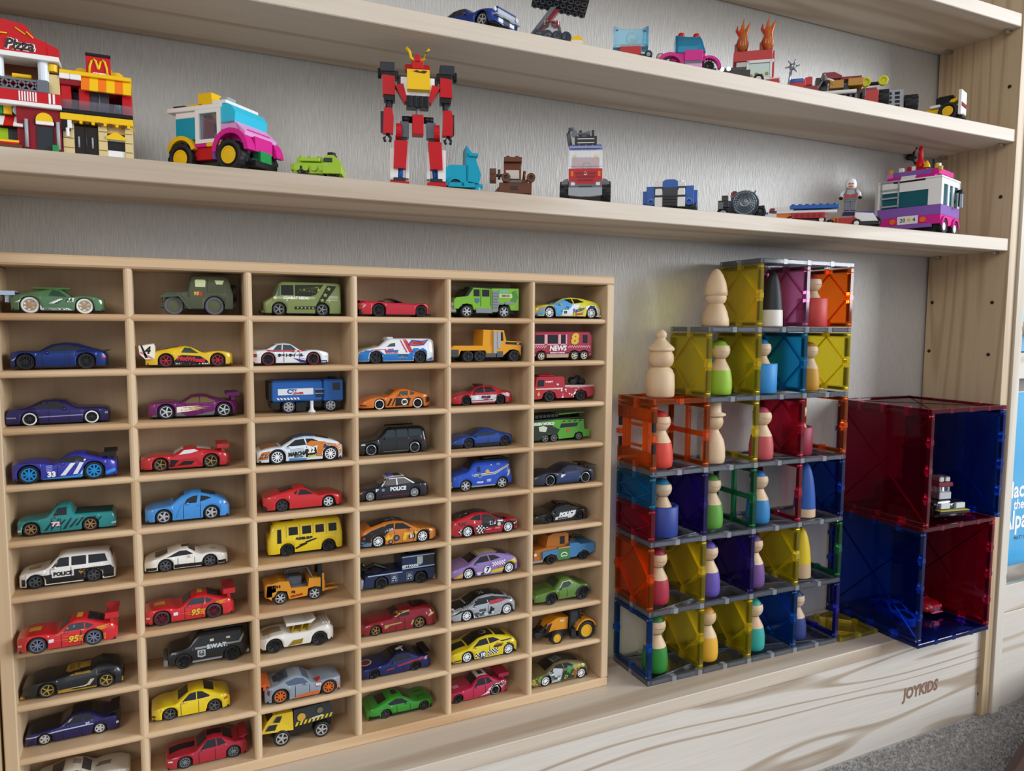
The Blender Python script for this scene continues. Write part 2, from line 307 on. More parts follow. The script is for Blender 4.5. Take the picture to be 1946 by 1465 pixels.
# ---------------------------------------------------------------- die-cast car builder
def ip(pts, u):
    if u <= pts[0][0]: return pts[0][1]
    for (a, b), (c, d) in zip(pts, pts[1:]):
        if u <= c: return b + (d - b) * (u - a) / (c - a) if c > a else d
    return pts[-1][1]
ARCH = {  # front at u=0, heights as a share of the car's height: roof line, belt line, side windows, windscreen, rear window, tumblehome
 'GT': dict(top=[(0, .30), (.03, .40), (.12, .50), (.31, .64), (.46, .94), (.55, 1), (.66, .97), (.84, .74), (.95, .66), (1, .50)], belt=[(0, .28), (.1, .46), (.3, .60), (.7, .66), (.95, .64), (1, .48)],
   wins=[[(.38, .67), (.48, .90), (.56, .93), (.56, .67)], [(.575, .67), (.575, .93), (.64, .91), (.74, .73), (.72, .69)]], ws=(.325, .465), rw=(.66, .80), tum=.42),
 'PULL': dict(top=[(0, .30), (.03, .42), (.10, .52), (.26, .64), (.42, .93), (.55, 1), (.70, .96), (.88, .82), (.97, .70), (1, .45)], belt=[(0, .28), (.1, .48), (.28, .60), (.7, .68), (.95, .66), (1, .42)],
   wins=[[(.33, .66), (.44, .89), (.54, .92), (.56, .70)], [(.575, .70), (.56, .92), (.64, .91), (.73, .78)]], ws=(.27, .43), rw=(.68, .86), tum=.46),
 'COUPE': dict(top=[(0, .40), (.02, .52), (.10, .56), (.36, .64), (.49, .96), (.57, 1), (.68, .97), (.83, .70), (.97, .68), (1, .45)], belt=[(0, .38), (.05, .52), (.36, .60), (.8, .66), (.97, .66), (1, .42)],
   wins=[[(.41, .66), (.50, .92), (.60, .94), (.61, .67)], [(.625, .67), (.615, .94), (.67, .92), (.73, .72)]], ws=(.37, .49), rw=(.69, .82), tum=.40),
 'SEDAN': dict(top=[(0, .36), (.02, .48), (.12, .56), (.29, .63), (.40, .93), (.47, 1), (.66, 1), (.80, .70), (.97, .66), (1, .42)], belt=[(0, .34), (.06, .50), (.3, .60), (.8, .65), (.97, .64), (1, .40)],
   wins=[[(.34, .66), (.42, .92), (.52, .94), (.52, .67)], [(.54, .67), (.54, .94), (.64, .93), (.73, .70)]], ws=(.30, .41), rw=(.67, .79), tum=.40),
 'LONG': dict(top=[(0, .26), (.03, .36), (.15, .46), (.40, .66), (.50, .90), (.58, 1), (.68, .98), (.85, .78), (.96, .72), (1, .55)], belt=[(0, .24), (.12, .44), (.4, .62), (.75, .70), (.95, .70), (1, .5)],
   wins=[[(.44, .70), (.52, .90), (.62, .93), (.72, .78), (.70, .72)]], ws=(.41, .51), rw=(.69, .83), tum=.42),
 'SUV': dict(top=[(0, .36), (.02, .52), (.24, .60), (.29, .65), (.39, .94), (.46, 1), (.90, .98), (.96, .93), (1, .40)], belt=[(0, .34), (.03, .50), (.28, .60), (.95, .64), (1, .38)],
   wins=[[(.33, .64), (.41, .91), (.51, .92), (.51, .65)], [(.535, .65), (.535, .92), (.69, .92), (.69, .65)], [(.715, .66), (.715, .92), (.89, .91), (.92, .67)]], ws=(.295, .40), rw=(.94, .975), tum=.28),
 'WEDGE': dict(top=[(0, .26), (.04, .36), (.15, .42), (.33, .62), (.46, .94), (.54, 1), (.70, .90), (.90, .76), (1, .62)], belt=[(0, .24), (.1, .38), (.33, .58), (.7, .68), (.95, .70), (1, .55)],
   wins=[[(.40, .66), (.49, .90), (.56, .93), (.60, .70)]], ws=(.335, .47), rw=(.62, .80), tum=.44),
 'VAN': dict(top=[(0, .30), (.02, .44), (.07, .50), (.14, .60), (.19, .96), (.24, 1), (.96, 1), (1, .96)], belt=[(0, .28), (.07, .44), (.16, .50), (1, .50)],
   wins=[], ws=(.125, .20), rw=None, tum=.05),
 'BUS': dict(top=[(0, .50), (.02, .62), (.05, .93), (.09, 1), (.95, 1), (.98, .95), (1, .55)], belt=[(0, .45), (.05, .55), (1, .55)], wins=[], ws=(.02, .06), rw=None, tum=.12),
 'FLAT': dict(top=[(0, .9), (.03, 1), (.97, 1), (1, .9)], belt=[(0, .8), (1, .8)], wins=[], ws=None, rw=None, tum=.1),
}
BLK = P('101113', .35, 0, .2); TYRE = P('17181a', .6); GLASSD = P('15181c', .12, 0, .5)
WM = {}
def wheel_mesh(r, w):
    k = ('t', r, w)
    if k not in WM:
        WM[k] = raw(*lathe([(.01, 1.2), (r * .72, 1.2), (r * .72, .4), (r * .82, 0), (r * .95, .25), (r, .9), (r, w - .6), (r * .9, w), (.01, w)], 26, axis='y', cap=False), smooth=True)
    return WM[k]
def rim_mesh(r, n, ring, sp):
    k = ('r', r, n, ring, sp)
    if k in WM: return WM[k]
    R = r * .72; q = [lathe([(R, .9), (R, .3), (R * (1 - ring), .3), (R * (1 - ring), .9)], 24, axis='y', cap=False), cyl(0, .25, 0, R * .2, 1, 10, 'y')]
    if n == 0: q.append(lathe([(.01, .15), (R * .9, .7), (R * .9, 1)], 22, axis='y', cap=False))
    for i in range(n):
        a = 360 * i / n
        q.append(xf(([(R * .12, .35, -R * sp), (R * .98, .55, -R * sp * .8), (R * .98, .55, R * sp * .8), (R * .12, .35, R * sp), (R * .12, 1.2, -R * sp), (R * .98, 1.2, -R * sp * .8), (R * .98, 1.2, R * sp * .8), (R * .12, 1.2, R * sp)],
                     [(0, 1, 2, 3), (0, 4, 5, 1), (1, 5, 6, 2), (2, 6, 7, 3)]), (0, 0, 0), 0, a, 0))
    WM[k] = raw(*join(*q)); return WM[k]
def put_wheel(par, x, y, z, r, w=5.0, rim=(5, 'c8ccd0', .14, .13), tyre=None, far=False, wall=None, metal=.6):
    o = mk('wheel', wheel_mesh(r, w), None, par, (x, y, z), (0, 0, math.pi) if far else None)
    if not o.data.materials: o.data.materials.append(TYRE)
    if tyre: o.material_slots[0].link = 'OBJECT'; o.material_slots[0].material = tyre
    m = P(rim[1], .3, metal, .2) if metal else P(rim[1], .35)
    h = mk('rim', rim_mesh(r, rim[0], rim[2], rim[3]), None, o)
    if not h.data.materials: h.data.materials.append(m)
    h.material_slots[0].link = 'OBJECT'; h.material_slots[0].material = m
    if wall: part('sidewall_ring', lathe([(r * .74, -.12), (r * .92, .05), (r * .93, .3), (r * .73, .3)], 26, axis='y', cap=False), P(wall, .5), o, True)
    return o
class Car:
    def __init__(s, name, label, x0, x1, y0, row, arch, H, wheels, body, flip=False, W=29.0, rim=(5, 'c8ccd0', .14, .13), tyre=None, wall=None, sill=None, glass=None, yaw=0, cat='toy car', z=None, ww=5.0, metal=.6, nr=.22, rng=.14, top=None, belt=None, wins=None, ws=0, rw=0, under=None, group='toy cars in the display case', noroof=False, tum=None):
        s.L = L = x1 - x0; s.W = W; s.H = H; a = ARCH[arch]
        F = (lambda u: 1 - u) if flip else (lambda u: u)
        fl = (lambda q: [(1 - u, h) for u, h in reversed(q)]) if flip else (lambda q: q)
        s.top = [(u, h * H) for u, h in fl(top or a['top'])]; s.belt = [(u, h * H) for u, h in fl(belt or a['belt'])]
        sm = [ip(s.top, i / 100) for i in range(101)]
        s.topv = [(i / 100, (sm[max(0, i - 1)] + 2 * sm[i] + sm[min(100, i + 1)]) / 4) for i in range(101)]
        s.tum = a['tum'] if tum is None else tum; s.nr = nr; s.rng = rng; s.wh = [((wx - x0), r) for wx, r in wheels]
        s.sill = sill if sill else min(r for _, r in wheels) * .42
        s.root = thing(name, label, cat, (x0, y0, shelf_top(row) if z is None else z), yaw, group); s.body = body
        xs = sorted(set([L * i / 40 for i in range(41)] + [x for wx, r in s.wh for x in (wx - r * 1.09, wx - r * 1.089, wx + r * 1.09, wx + r * 1.089, wx - r * 1.03, wx + r * 1.03, wx - r * .9, wx + r * .9, wx - r * .6, wx + r * .6, wx) if 0 < x < L]))
        V, Fc = [], []
        for x in xs:
            q = s.sec(x / L); ring = [(x, W / 2 - a_, z) for a_, z in q] + [(x, W / 2 + a_, z) for a_, z in reversed(q[:-1])]; m = len(ring); V += ring
        for i in range(len(xs) - 1):
            for k in range(m - 1): Fc.append((i * m + k, (i + 1) * m + k, (i + 1) * m + k + 1, i * m + k + 1))
        Fc += [tuple(range(m)), tuple(range((len(xs) - 1) * m + m - 1, (len(xs) - 1) * m - 1, -1))]
        s.shell = part('body', (V, Fc), body, s.root, True)
        zs = s.sill; part('chassis', box(L * .04, L * .96, ww + 1.2, W - ww - 1.2, zs - .8, max(zs + 2, min(H * .5, min(t for _, t in s.top) + H * .1))), under or BLK, s.root)
        q = [box(L * .02, max(.1 + L * .02, s.wh[0][0] - s.wh[0][1] * 1.2), 2.5, W - 2.5, zs - .6, zs + 1.5), box(min(L * .98 - .1, s.wh[-1][0] + s.wh[-1][1] * 1.2), L * .98, 2.5, W - 2.5, zs - .6, zs + 1.5), box(s.wh[0][0] + s.wh[0][1] * 1.2, s.wh[-1][0] - s.wh[-1][1] * 1.2, 1.8, W - 1.8, zs - .8, zs + 1.5)]
        part('base_plate', join(*q), under or BLK, s.root)
        for wx, r in s.wh:
            yy = s.sy(wx / L, r) + .5
            put_wheel(s.root, wx, yy, r, r, ww, rim, tyre, False, wall, metal); put_wheel(s.root, wx, W - yy, r, r, ww, rim, tyre, True, wall, metal)
        if arch in ('GT', 'PULL', 'COUPE', 'SEDAN', 'LONG', 'SUV') and a['wins'] and wins != []:
            us = [u for w in (wins or a['wins']) for u, _ in w]; q0 = min(us) - .015; q1 = max(us) * .6 + q0 * .4 if arch != 'SUV' else .53
            for u in (q0, q1):
                if min(abs(F(u) * L - wx) for wx, r in s.wh) < min(r for _, r in s.wh) * 1.2: continue
                s.p([(F(u) - .22 / L, s.sill + .6), (F(u) + .22 / L, s.sill + .6), (F(u) + .22 / L, ip(s.belt, F(u)) - .2), (F(u) - .22 / L, ip(s.belt, F(u)) - .2)], P('0d0d10', .5), 'door_seam', .12)
            zb = ip(s.belt, F(q0 + .05))
            for y in (s.sy(F(q0 + .05), zb) - .9, W - s.sy(F(q0 + .05), zb) + .9): part('wing_mirror', xf(lathe([(.01, -1.3), (1.0, -.9), (1.3, 0), (1.0, .9), (.01, 1.3)], 10, (0, 0, 0), 'y', False), (F(q0 + .05) * L, y, zb + .8)), body, s.root, True)
        g = glass or GLASSD
        for w in (a['wins'] if wins is None else wins):
            w2 = [(F(u), h * H) for u, h in w]; s.p(w2, g, 'side_window', .15, True); s.p(w2, g, 'side_window', .15, True, far=True)
        for nm, d, de in (('windscreen', ws, a['ws']), ('rear_window', rw, a['rw'])):
            d = de if d == 0 else d
            if d:
                u0, u1 = sorted((F(d[0]), F(d[1]))); e = .05 * (u1 - u0)
                s.tp([(u0 + e, -.62), (u1 - e, -.56), (u1 - e, .56), (u0 + e, .62)], g, nm)
    def sec(s, u):
        x = u * s.L; T = ip(s.topv, u); B = min(ip(s.belt, u), T); Z0 = s.sill
        for wx, r in s.wh:
            d = abs(x - wx) / (3.4 * r); n = 2.09 * r + 1.6
            if d < 1: T = max(T, n * (1 - .42 * d * d)); B = max(B, (n - .5) * (1 - .45 * d * d))
        B = min(B, T)
        for wx, r in s.wh:
            d = abs(x - wx); ra = r * 1.09
            if d < ra: Z0 = max(Z0, r + math.sqrt(ra * ra - d * d))
        B = max(B, Z0 + .9); T = max(T, B + .25)
        w = s.W / 2; g = s.rng; e = max(0, (g - u) / g, (u - 1 + g) / g); w *= 1 - s.nr * min(1, e) ** 2.2
        h = T - B; t = min(s.tum * h, w * .32); d = B - Z0
        return [(w * .93, Z0), (w * .985, Z0 + .28 * d), (w, Z0 + .62 * d), (w * .985, B - .1 * d), (w * .95, B), (w * .94 - t * .5, B + .5 * h), (w * .91 - t * .92, B + .88 * h), (w * .82 - t, B + .97 * h), (w * .45 - t * .4, T + .25), (0, T + .35)]
    def sy(s, u, z):
        q = s.sec(min(1, max(0, u)))
        if z <= q[0][1]: return s.W / 2 - q[0][0]
        for (a, b), (c, d) in zip(q, q[1:]):
            if z <= d: return s.W / 2 - (a + (c - a) * (z - b) / max(1e-6, d - b))
        return s.W / 2 - q[-2][0]
    def tz(s, u, v):
        q = s.sec(min(1, max(0, u))); y = abs(v) * s.W / 2
        for (a, b), (c, d) in zip(q[4:], q[5:]):
            if a >= y >= c: return b + (d - b) * (a - y) / max(1e-6, a - c)
        return q[4][1] if y > q[4][0] else q[-1][1]
    def tri(s, pts, mx):
        P3 = [Vector((a, b, 0)) for a, b in pts]; T = [[pts[i] for i in t] for t in tessellate_polygon([P3])]; out = []
        while T:
            t = T.pop(); e = [math.dist(t[i], t[(i + 1) % 3]) for i in range(3)]; k = e.index(max(e))
            if e[k] > mx:
                a, b, c = t[k], t[(k + 1) % 3], t[(k + 2) % 3]; m = ((a[0] + b[0]) / 2, (a[1] + b[1]) / 2); T += [[a, m, c], [m, b, c]]
            else: out.append(t)
        return out
    def col(s, c): return paint(c) if isinstance(c, str) else c
    def p(s, pts, c, name='stripe', eps=.22, tess=True, far=False):
        """patch on the side that faces out of the case; pts are (u, z mm)"""
        V, F = [], []
        for t in s.tri([(u * s.L, z) for u, z in pts], 2.0):
            cx = sum(a for a, _ in t) / 3; cz = sum(b for _, b in t) / 3
            if cz < s.sec(min(1, max(0, cx / s.L)))[0][1]: continue
            n = len(V)
            for x, z in t:
                z = max(z, s.sec(min(1, max(0, x / s.L)))[0][1])
                y = s.sy(x / s.L, z) - eps; V.append((x, s.W - y if far else y, z))
            ar = (t[1][0] - t[0][0]) * (t[2][1] - t[0][1]) - (t[2][0] - t[0][0]) * (t[1][1] - t[0][1])
            F.append((n, n + 1, n + 2) if (ar > 0) != far else (n, n + 2, n + 1))
        part(name, (V, F), s.col(c), s.root); return s
    def tp(s, pts, c, name='roof_panel', eps=.2):
        """patch on the upper surface; pts are (u, v) with v from -1 (near side) to 1"""
        V, F = [], []
        for t in s.tri([(u * s.L, v * s.W / 2) for u, v in pts], 3.2):
            n = len(V)
            V += [(x, s.W / 2 + y, s.tz(x / s.L, y / (s.W / 2)) + eps) for x, y in t]
            ar = (t[1][0] - t[0][0]) * (t[2][1] - t[0][1]) - (t[2][0] - t[0][0]) * (t[1][1] - t[0][1])
            F.append((n, n + 1, n + 2) if ar > 0 else (n, n + 2, n + 1))
        part(name, (V, F), s.col(c), s.root); return s
    def t(s, txt, u, z, size, c, shear=0, bold=.15, sx=1.0, eps=.36, rot=0):
        V, F = text_vf(txt, size, shear, bold); r = math.radians(rot); ca, sa = math.cos(r), math.sin(r)
        V = [((a * ca * sx - b * sa) + u * s.L, (a * sx * sa + b * ca) + z) for a, b, _ in V]
        part('lettering', ([(x, s.sy(x / s.L, zz) - eps, zz) for x, zz in V], F), P(c, .4), s.root); return s
    def d(s, u, z, r, c, name='roundel', n=16, eps=.28):
        return s.p([(u + r * math.cos(2 * math.pi * i / n) / s.L, z + r * math.sin(2 * math.pi * i / n)) for i in range(n)], c, name, eps)
    def b(s, name, u0, u1, y0, y1, z0, z1, c, r=.5):
        part(name, bbox(u0 * s.L, u1 * s.L, y0, y1, z0, z1, r), s.col(c), s.root); return s
    def g(s, name, vf, c, smooth=False): part(name, vf, s.col(c), s.root, smooth); return s
    def wing(s, u0, u1, z, c, h=2.5, tilt=1.2, end=True):
        q = [([(u0 * s.L, 2.5, z), (u1 * s.L, 2.5, z + tilt), (u1 * s.L, s.W - 2.5, z + tilt), (u0 * s.L, s.W - 2.5, z), (u0 * s.L, 2.5, z + .8), (u1 * s.L, 2.5, z + tilt + .9), (u1 * s.L, s.W - 2.5, z + tilt + .9), (u0 * s.L, s.W - 2.5, z + .8)], box(0, 1, 0, 1, 0, 1)[1])]
        um = (u0 + u1) / 2
        for y in (5, s.W - 6.4): q.append(box(um * s.L - 1.6, um * s.L + 1.2, y, y + 1.4, z - h - 2, z + .4))
        if end: q += [box(min(u0, u1) * s.L, max(u0, u1) * s.L, y, y + .7, z - .3, z + tilt + .9) for y in (2, s.W - 2.8)]
        part('rear_wing', join(*q), s.col(c), s.root); return s
    def chk(s, u0, z0, n, m, q, c1='111111', c2='f0f0f0', dz=0):
        """checkered flag band of q mm squares"""
        s.p([(u0, z0), (u0 + n * q / s.L, z0 + dz), (u0 + n * q / s.L, z0 + m * q + dz), (u0, z0 + m * q)], c2, 'checker_band', .2)
        V, F = [], []
        for i in range(n):
            for j in range(m):
                if (i + j) % 2 == 0:
                    k = len(V)
                    for a, b in ((0, 0), (1, 0), (1, 1), (0, 1)):
                        u = u0 + (i + a) * q / s.L; z = z0 + (j + b) * q + dz * (i + a) / n; V.append((u * s.L, s.sy(u, z) - .32, z))
                    F.append((k, k + 1, k + 2, k + 3))
        part('checker_squares', (V, F), s.col(c1), s.root); return s
    def fl(s, u0, u1, z, h, c, n=5, name='flame_stripe', up=.25):
        """licks of flame running from u0 to u1"""
        pts = [(u0, z - h * .5)]
        for i in range(n):
            a = u0 + (u1 - u0) * (.25 + .75 * (i % 2 * .35 + .65) * (1 - .12 * abs(i - n / 2))); b = z - h * .5 + h * (i + .5) / n + up * h
            pts += [(a, b), (u0 + (u1 - u0) * .38, z - h * .5 + h * (i + 1) / n)]
        pts.append((u0, z + h * .4)); return s.p(pts, c, name)
    def graf(s, cols, n, u0, u1, z0, z1, seed=1, name='printed_patch'):
        """loose printed shards of colour on the flank"""
        rn = random.Random(seed)
        for i in range(n):
            u = rn.uniform(u0, u1); z = rn.uniform(z0, z1); a = rn.uniform(0, 6.28); k = rn.randint(4, 6)
            r = rn.uniform(1.2, 3.2); pts = []
            for j in range(k):
                t = a + 6.283 * j / k; rr = r * rn.uniform(.55, 1.2); pts.append((min(u1 + .03, max(u0 - .03, u + rr * 1.5 * math.cos(t) / s.L)), min(z1 + .6, max(z0 - .6, z + rr * math.sin(t)))))
            s.p(pts, cols[i % len(cols)], name, .24 + .01 * (i % 8))
        return s
    def lamps(s, front=0, z=None, c='e8eef2', tail='b01818'):
        z = z or s.H * .42
        fu, ru = (.0, 1.0) if front == 0 else (1.0, 0.0); k = 1 if front == 0 else -1
        s.p([(fu + k * .025, z), (fu + k * .085, z + .4), (fu + k * .075, z + 1.6), (fu + k * .03, z + 1.2)], P(c, .15, 0, .6), 'headlight')
        return s.p([(ru - k * .02, z + 1.2), (ru - k * .07, z + 1.4), (ru - k * .06, z + 2.8), (ru - k * .02, z + 2.4)], P(tail, .2, 0, .5), 'tail_light')
# ---------------------------------------------------------------- column 1
W10 = (10, 'eef2f6', .12, .085)
def rm(n, c, ring=.14, sp=.12): return (n, c, ring, sp)
c = Car('toy_car', 'translucent green race car with white tyres and pale blue tail wing', 11, 76.6, 8, 1, 'WEDGE', 20.5, [(24.1, 6.6), (62.4, 6.3)], P('4f7a52', .2, 0, .8), True, rim=rm(6, 'c9a878', .1, .14), tyre=P('eceff0', .5), glass=P('2e4a38', .15, 0, .6))
c.p([(.24, 4.2), (.60, 4.6), (.66, 2.6), (.22, 2.4)], 'e8ecec').p([(.26, 4.0), (.58, 4.2), (.62, 3.0), (.26, 3.0)], '1c2a20').p([(.40, 8), (.52, 12), (.57, 12), (.47, 8)], 'e4e8e6').p([(.46, 8), (.55, 12), (.57, 12), (.49, 8)], '16201a').p([(.04, 8.5), (.14, 12), (.22, 11.6), (.15, 9)], 'dfe6e2').p([(.60, 9.4), (.67, 9.7), (.67, 12.9), (.60, 12.6)], 'f0f2f0').t('A6', .62, 11.1, 4, '101010', .15)
c.wing(-.12, .05, 14.6, P('b9cfe6', .2, 0, .6), 4, 2.2).b('roof_scoop', .20, .62, 8, 21, 19.5, 21.2, '4f7a3c', .6)
c = Car('toy_car', 'plain metallic navy blue fastback with black wheels', 8.6, 77.3, 8, 2, 'SEDAN', 21.8, [(19.2, 6.6), (61.9, 6.6)], met('12317a'), rim=rm(10, '2c2d30', .14, .1), top=[(0, .34), (.03, .46), (.10, .54), (.28, .68), (.42, .94), (.55, 1), (.68, .97), (.85, .78), (.96, .68), (1, .48)], wins=[[(.34, .68), (.46, .90), (.58, .93), (.72, .86), (.78, .76), (.58, .72)]], rw=(.72, .88))
c.p([(.02, 8.4), (.08, 10.2), (.07, 9.2), (.02, 7.4)], P('cfd8e0', .15, 0, .6), 'headlight').p([(.55, 3), (.555, 3), (.565, 15.5), (.56, 15.5)], '0c2258', 'door_seam').p([(.94, 9), (.99, 9.4), (.98, 11.2), (.94, 10.8)], P('b3202a', .2), 'tail_light').wing(.90, 1.02, 13.8, BLK, 1, 1.2, False)
c = Car('toy_car', 'dark purple classic sedan with white-walled wheels', 3.5, 77, 10.5, 3, 'COUPE', 20.6, [(19.9, 5.6), (64.1, 5.6)], met('2e2868'), True, rim=rm(10, '3a3a40', .1, .08), wall='f4f6f6', nr=.1, top=[(0, .52), (.02, .62), (.12, .66), (.33, .68), (.44, .97), (.55, 1), (.66, .97), (.80, .72), (.97, .66), (1, .46)])
c.p([(.27, 6.6), (.74, 7.4), (.74, 8.3), (.27, 7.5)], '8f89b8').p([(.01, 6.6), (.10, 6.6), (.10, 7.6), (.01, 7.6)], '8f89b8').p([(.95, 6), (.995, 6.2), (.99, 10.4), (.95, 10.6)], P('22242c', .3), 'grille').p([(.96, 8.2), (.985, 8.2), (.985, 9.6), (.96, 9.6)], P('d8dce2', .2), 'headlight').p([(.415, 3), (.42, 3), (.42, 14), (.415, 14)], '241b58', 'door_seam')
c = Car('toy_car', 'deep blue stock racer numbered 33 with bright blue wheels', 7.5, 81.7, -1, 4, 'LONG', 22.6, [(19.2, 7.6), (65, 7.6)], P('2b2fa0', .3, 0, .5), rim=rm(8, '2aa0ee', .18, .13), W=31)
c.t('33', .37, 7, 6, 'f4f6fa', 0, .35).p([(.45, 5.4), (.50, 5.6), (.60, 15.4), (.55, 15.2)], 'dfe6f2').p([(.57, 6), (.615, 6.2), (.68, 15.4), (.64, 15.4)], 'dfe6f2').p([(.60, 6), (.64, 6), (.665, 9), (.66, 6.2)], 'dfe6f2').p([(.28, 2.8), (.70, 3), (.69, 6.4), (.60, 5.2), (.28, 3.6)], '2a8ad6').p([(.86, 3.2), (.99, 6), (.98, 9), (.90, 7)], '2a8ad6').d(.69, 17.2, .9, 'e8ecf0', 'fuel_cap').wing(.86, 1.0, 19.6, BLK, 3, 2, True)
for i in range(4): c.p([(.32, 13.8 - i * 1.3), (.38 - .01 * (i % 2), 13.8 - i * 1.3), (.38, 14.4 - i * 1.3), (.32, 14.4 - i * 1.3)], '8f9ad8', 'sponsor_print')
PK = dict(top=[(0, .40), (.02, .54), (.24, .60), (.29, .64), (.38, .96), (.43, 1), (.53, .98), (.555, .66), (.97, .64), (1, .40)], belt=[(0, .38), (.03, .52), (.3, .58), (.97, .60), (1, .38)])
c = Car('toy_truck', 'teal pickup with black tiger stripes numbered 72', 7.9, 79.1, 10, 5, 'SEDAN', 24, [(17.1, 5.9), (59.8, 5.9)], P('1c8384', .3, 0, .5), rim=rm(6, 'b38a5c', .12, .13), wins=[[(.35, .66), (.40, .90), (.49, .92), (.49, .66)]], ws=(.295, .38), rw=None, nr=.1, **PK)
c.tp([(.57, -.78), (.96, -.78), (.96, .78), (.57, .78)], P('0e3d40', .6), 'cargo_bed')
for i in range(9): c.p([(.26 + i * .062, 4 + (i % 3)), (.29 + i * .062, 4.2 + (i % 3)), (.36 + i * .062, 12 + (i % 2)), (.345 + i * .062, 12.2 + (i % 2))], '0d2a30', 'tiger_stripe')
c.t('72', .38, 9, 4.6, 'f0c8d2', 0, .3, 1.3).p([(0, 4.4), (.05, 4), (.05, 6), (0, 6.4)], P('d8dcdc', .2, .6), 'bumper').p([(.95, 4.6), (1, 5), (1, 6.8), (.95, 6.4)], P('d8dcdc', .2, .6), 'bumper')
c = Car('toy_car', 'white and black police wagon with a gold star on its door', 6.8, 76.8, 14, 6, 'SUV', 26, [(18, 6), (60.5, 6)], P('eeeeea', .3, 0, .5), rim=rm(6, '5c6066', .12, .16), nr=.12)
c.p([(.02, 3.4), (.33, 3.4), (.33, 11.5), (.02, 9.6)], '15171b', 'lower_flank').p([(.33, 3.4), (.98, 3.4), (.985, 10.6), (.95, 13.8), (.56, 13.6), (.56, 8.4), (.33, 8.2)], '15171b', 'lower_flank').t('POLICE', .445, 11, 4.4, '101114', 0, .25, .95).p([(.03, 9.2), (.06, 9.4), (.06, 11.6), (.03, 11.2)], P('cfd6da', .15), 'headlight')
c.p([(.635 + (.045 if i % 2 == 0 else .02) * math.cos(i * math.pi / 6 + .5), 11 + (3 if i % 2 == 0 else 1.4) * math.sin(i * math.pi / 6 + .5)) for i in range(12)], 'c08a2a', 'star_badge').tp([(.08, -.4), (.2, -.4), (.2, .1), (.08, .1)], 'b79a62', 'hood_badge')
RED95 = [rm(8, '8e95b0', .14, .1), rm(8, '7a2430', .14, .1)]
for lb, x0, x1, y0, r, wa, wb, k in (('glossy red racer numbered 95 with grey wheels overhanging its slat', 6.7, 77.9, -12, 7, 20.6, 60.4, 0), ('glossy red racer numbered 95 with dark red wheels', 98.6, 171.9, 7, 7, 111.9, 154.9, 1)):
    c = Car('toy_car', lb, x0, x1, y0, r, 'LONG', 23, [(wa, 6.9), (wb, 6.9)], P('cf1f28', .22, 0, .8), rim=RED95[k], W=31, tyre=P('1b1c20', .6), wins=[[(.45, .68), (.52, .89), (.66, .90), (.66, .69)], [(.675, .69), (.675, .89), (.76, .79), (.72, .71)]], glass=P('33373f', .15, 0, .6), wall='3a3c42')
    c.fl(.88, .33, 8, 6, 'd9922e', 6).t('95', .55, 8.6, 8.4, 'b0261c', .2, .5).t('95', .552, 8.8, 7.4, 'e8b83c', .2, .25, 1, .44).p([(.01, 7.6), (.05, 8), (.05, 9.6), (.012, 9)], P('d8d4d0', .2), 'headlight').wing(.88, 1.02, 21.5, P('c41c26', .25, 0, .7), 4, 3.5, True).tp([(.70, -.5), (.86, -.5), (.86, .5), (.70, .5)], P('1a1618', .4), 'louvre').tp([(.10, -.3), (.22, -.3), (.22, .25), (.10, .25)], 'c8a03a', 'hood_print').fl(.78, .97, 14.5, 4, 'd58a2c', 4, 'tail_flame')
    c.p([(.31, 8.4), (.36, 8.6), (.36, 11.4), (.31, 11.2)], 'dfe4ee', 'sponsor_print').tp([(.58, -.35), (.64, -.35), (.64, .35), (.58, .35)], 'c8a03a', 'roof_number')
c = Car('toy_car', 'black open fantasy racer with gold trim and gold wheels', 6.1, 80, 5, 8, 'WEDGE', 21, [(23.7, 6.5), (67.1, 6.5)], P('16191c', .35, 0, .4), rim=rm(5, 'd3b05a', .1, .1), W=31, top=[(0, .30), (.05, .50), (.14, .66), (.30, .72), (.42, .80), (.50, .84), (.66, .86), (.74, 1), (.84, .98), (.94, .86), (1, .62)], wins=[[(.45, .74), (.50, .82), (.66, .84), (.68, .76)]], ws=(.44, .56), rw=None, glass=P('9a7a2a', .12, .4, .6))
c.p([(.32, 2.6), (.75, 3), (.76, 4.2), (.50, 4), (.44, 5.4), (.33, 5.4)], P('d3aa3a', .25, .6), 'gold_sill').p([(.62, 6), (.66, 6), (.71, 11), (.67, 11)], P('cfc7a8', .3, .3), 'gold_badge').p([(.36, 5.6), (.62, 5.4), (.65, 7), (.63, 7.2), (.60, 6.2)], 'd8cfae', 'pinstripe').b('front_splitter', -.03, .12, 4, 12, 1.4, 3.6, P('d3aa3a', .25, .6)).b('rear_bumper', .92, 1.0, 3, 28, 3, 7.6, P('d3aa3a', .25, .6))
c.tp([(.42, -.45), (.66, -.4), (.66, .4), (.42, .45)], P('b8913a', .15, .4), 'canopy').g('tail_fin', prism([(.66 * c.L, 17), (.98 * c.L, 14.5), (.90 * c.L, 20.5), (.78 * c.L, 23.5)], 10, 21), '101214')
c = Car('toy_car', 'dark purple muscle car with a silver side stripe and chrome wheels', 4.5, 74.9, 16, 9, 'COUPE', 21.5, [(18.6, 5.2), (59.8, 5.2)], met('2f2a66'), rim=rm(5, 'e6e8ea', .2, .24), nr=.12, W=31)
c.p([(.01, 8.4), (.36, 10.4), (.72, 11.2), (.72, 12.2), (.36, 11.5), (.01, 9.4)], 'b9c2dc').tp([(.02, -.75), (.36, -.8), (.36, .8), (.02, .75)], P('1a1820', .4), 'hood_panel').tp([(.48, -.55), (.70, -.55), (.70, .55), (.48, .55)], P('17151d', .4), 'roof_panel').wing(.90, 1.0, 16.5, BLK, 2.5, 1.5, False).p([(.97, 7), (1, 7.4), (.99, 9.4), (.965, 9)], P('d8d8dc', .2), 'bumper').t('R/T', .66, 12.8, 2, 'c4cce0')
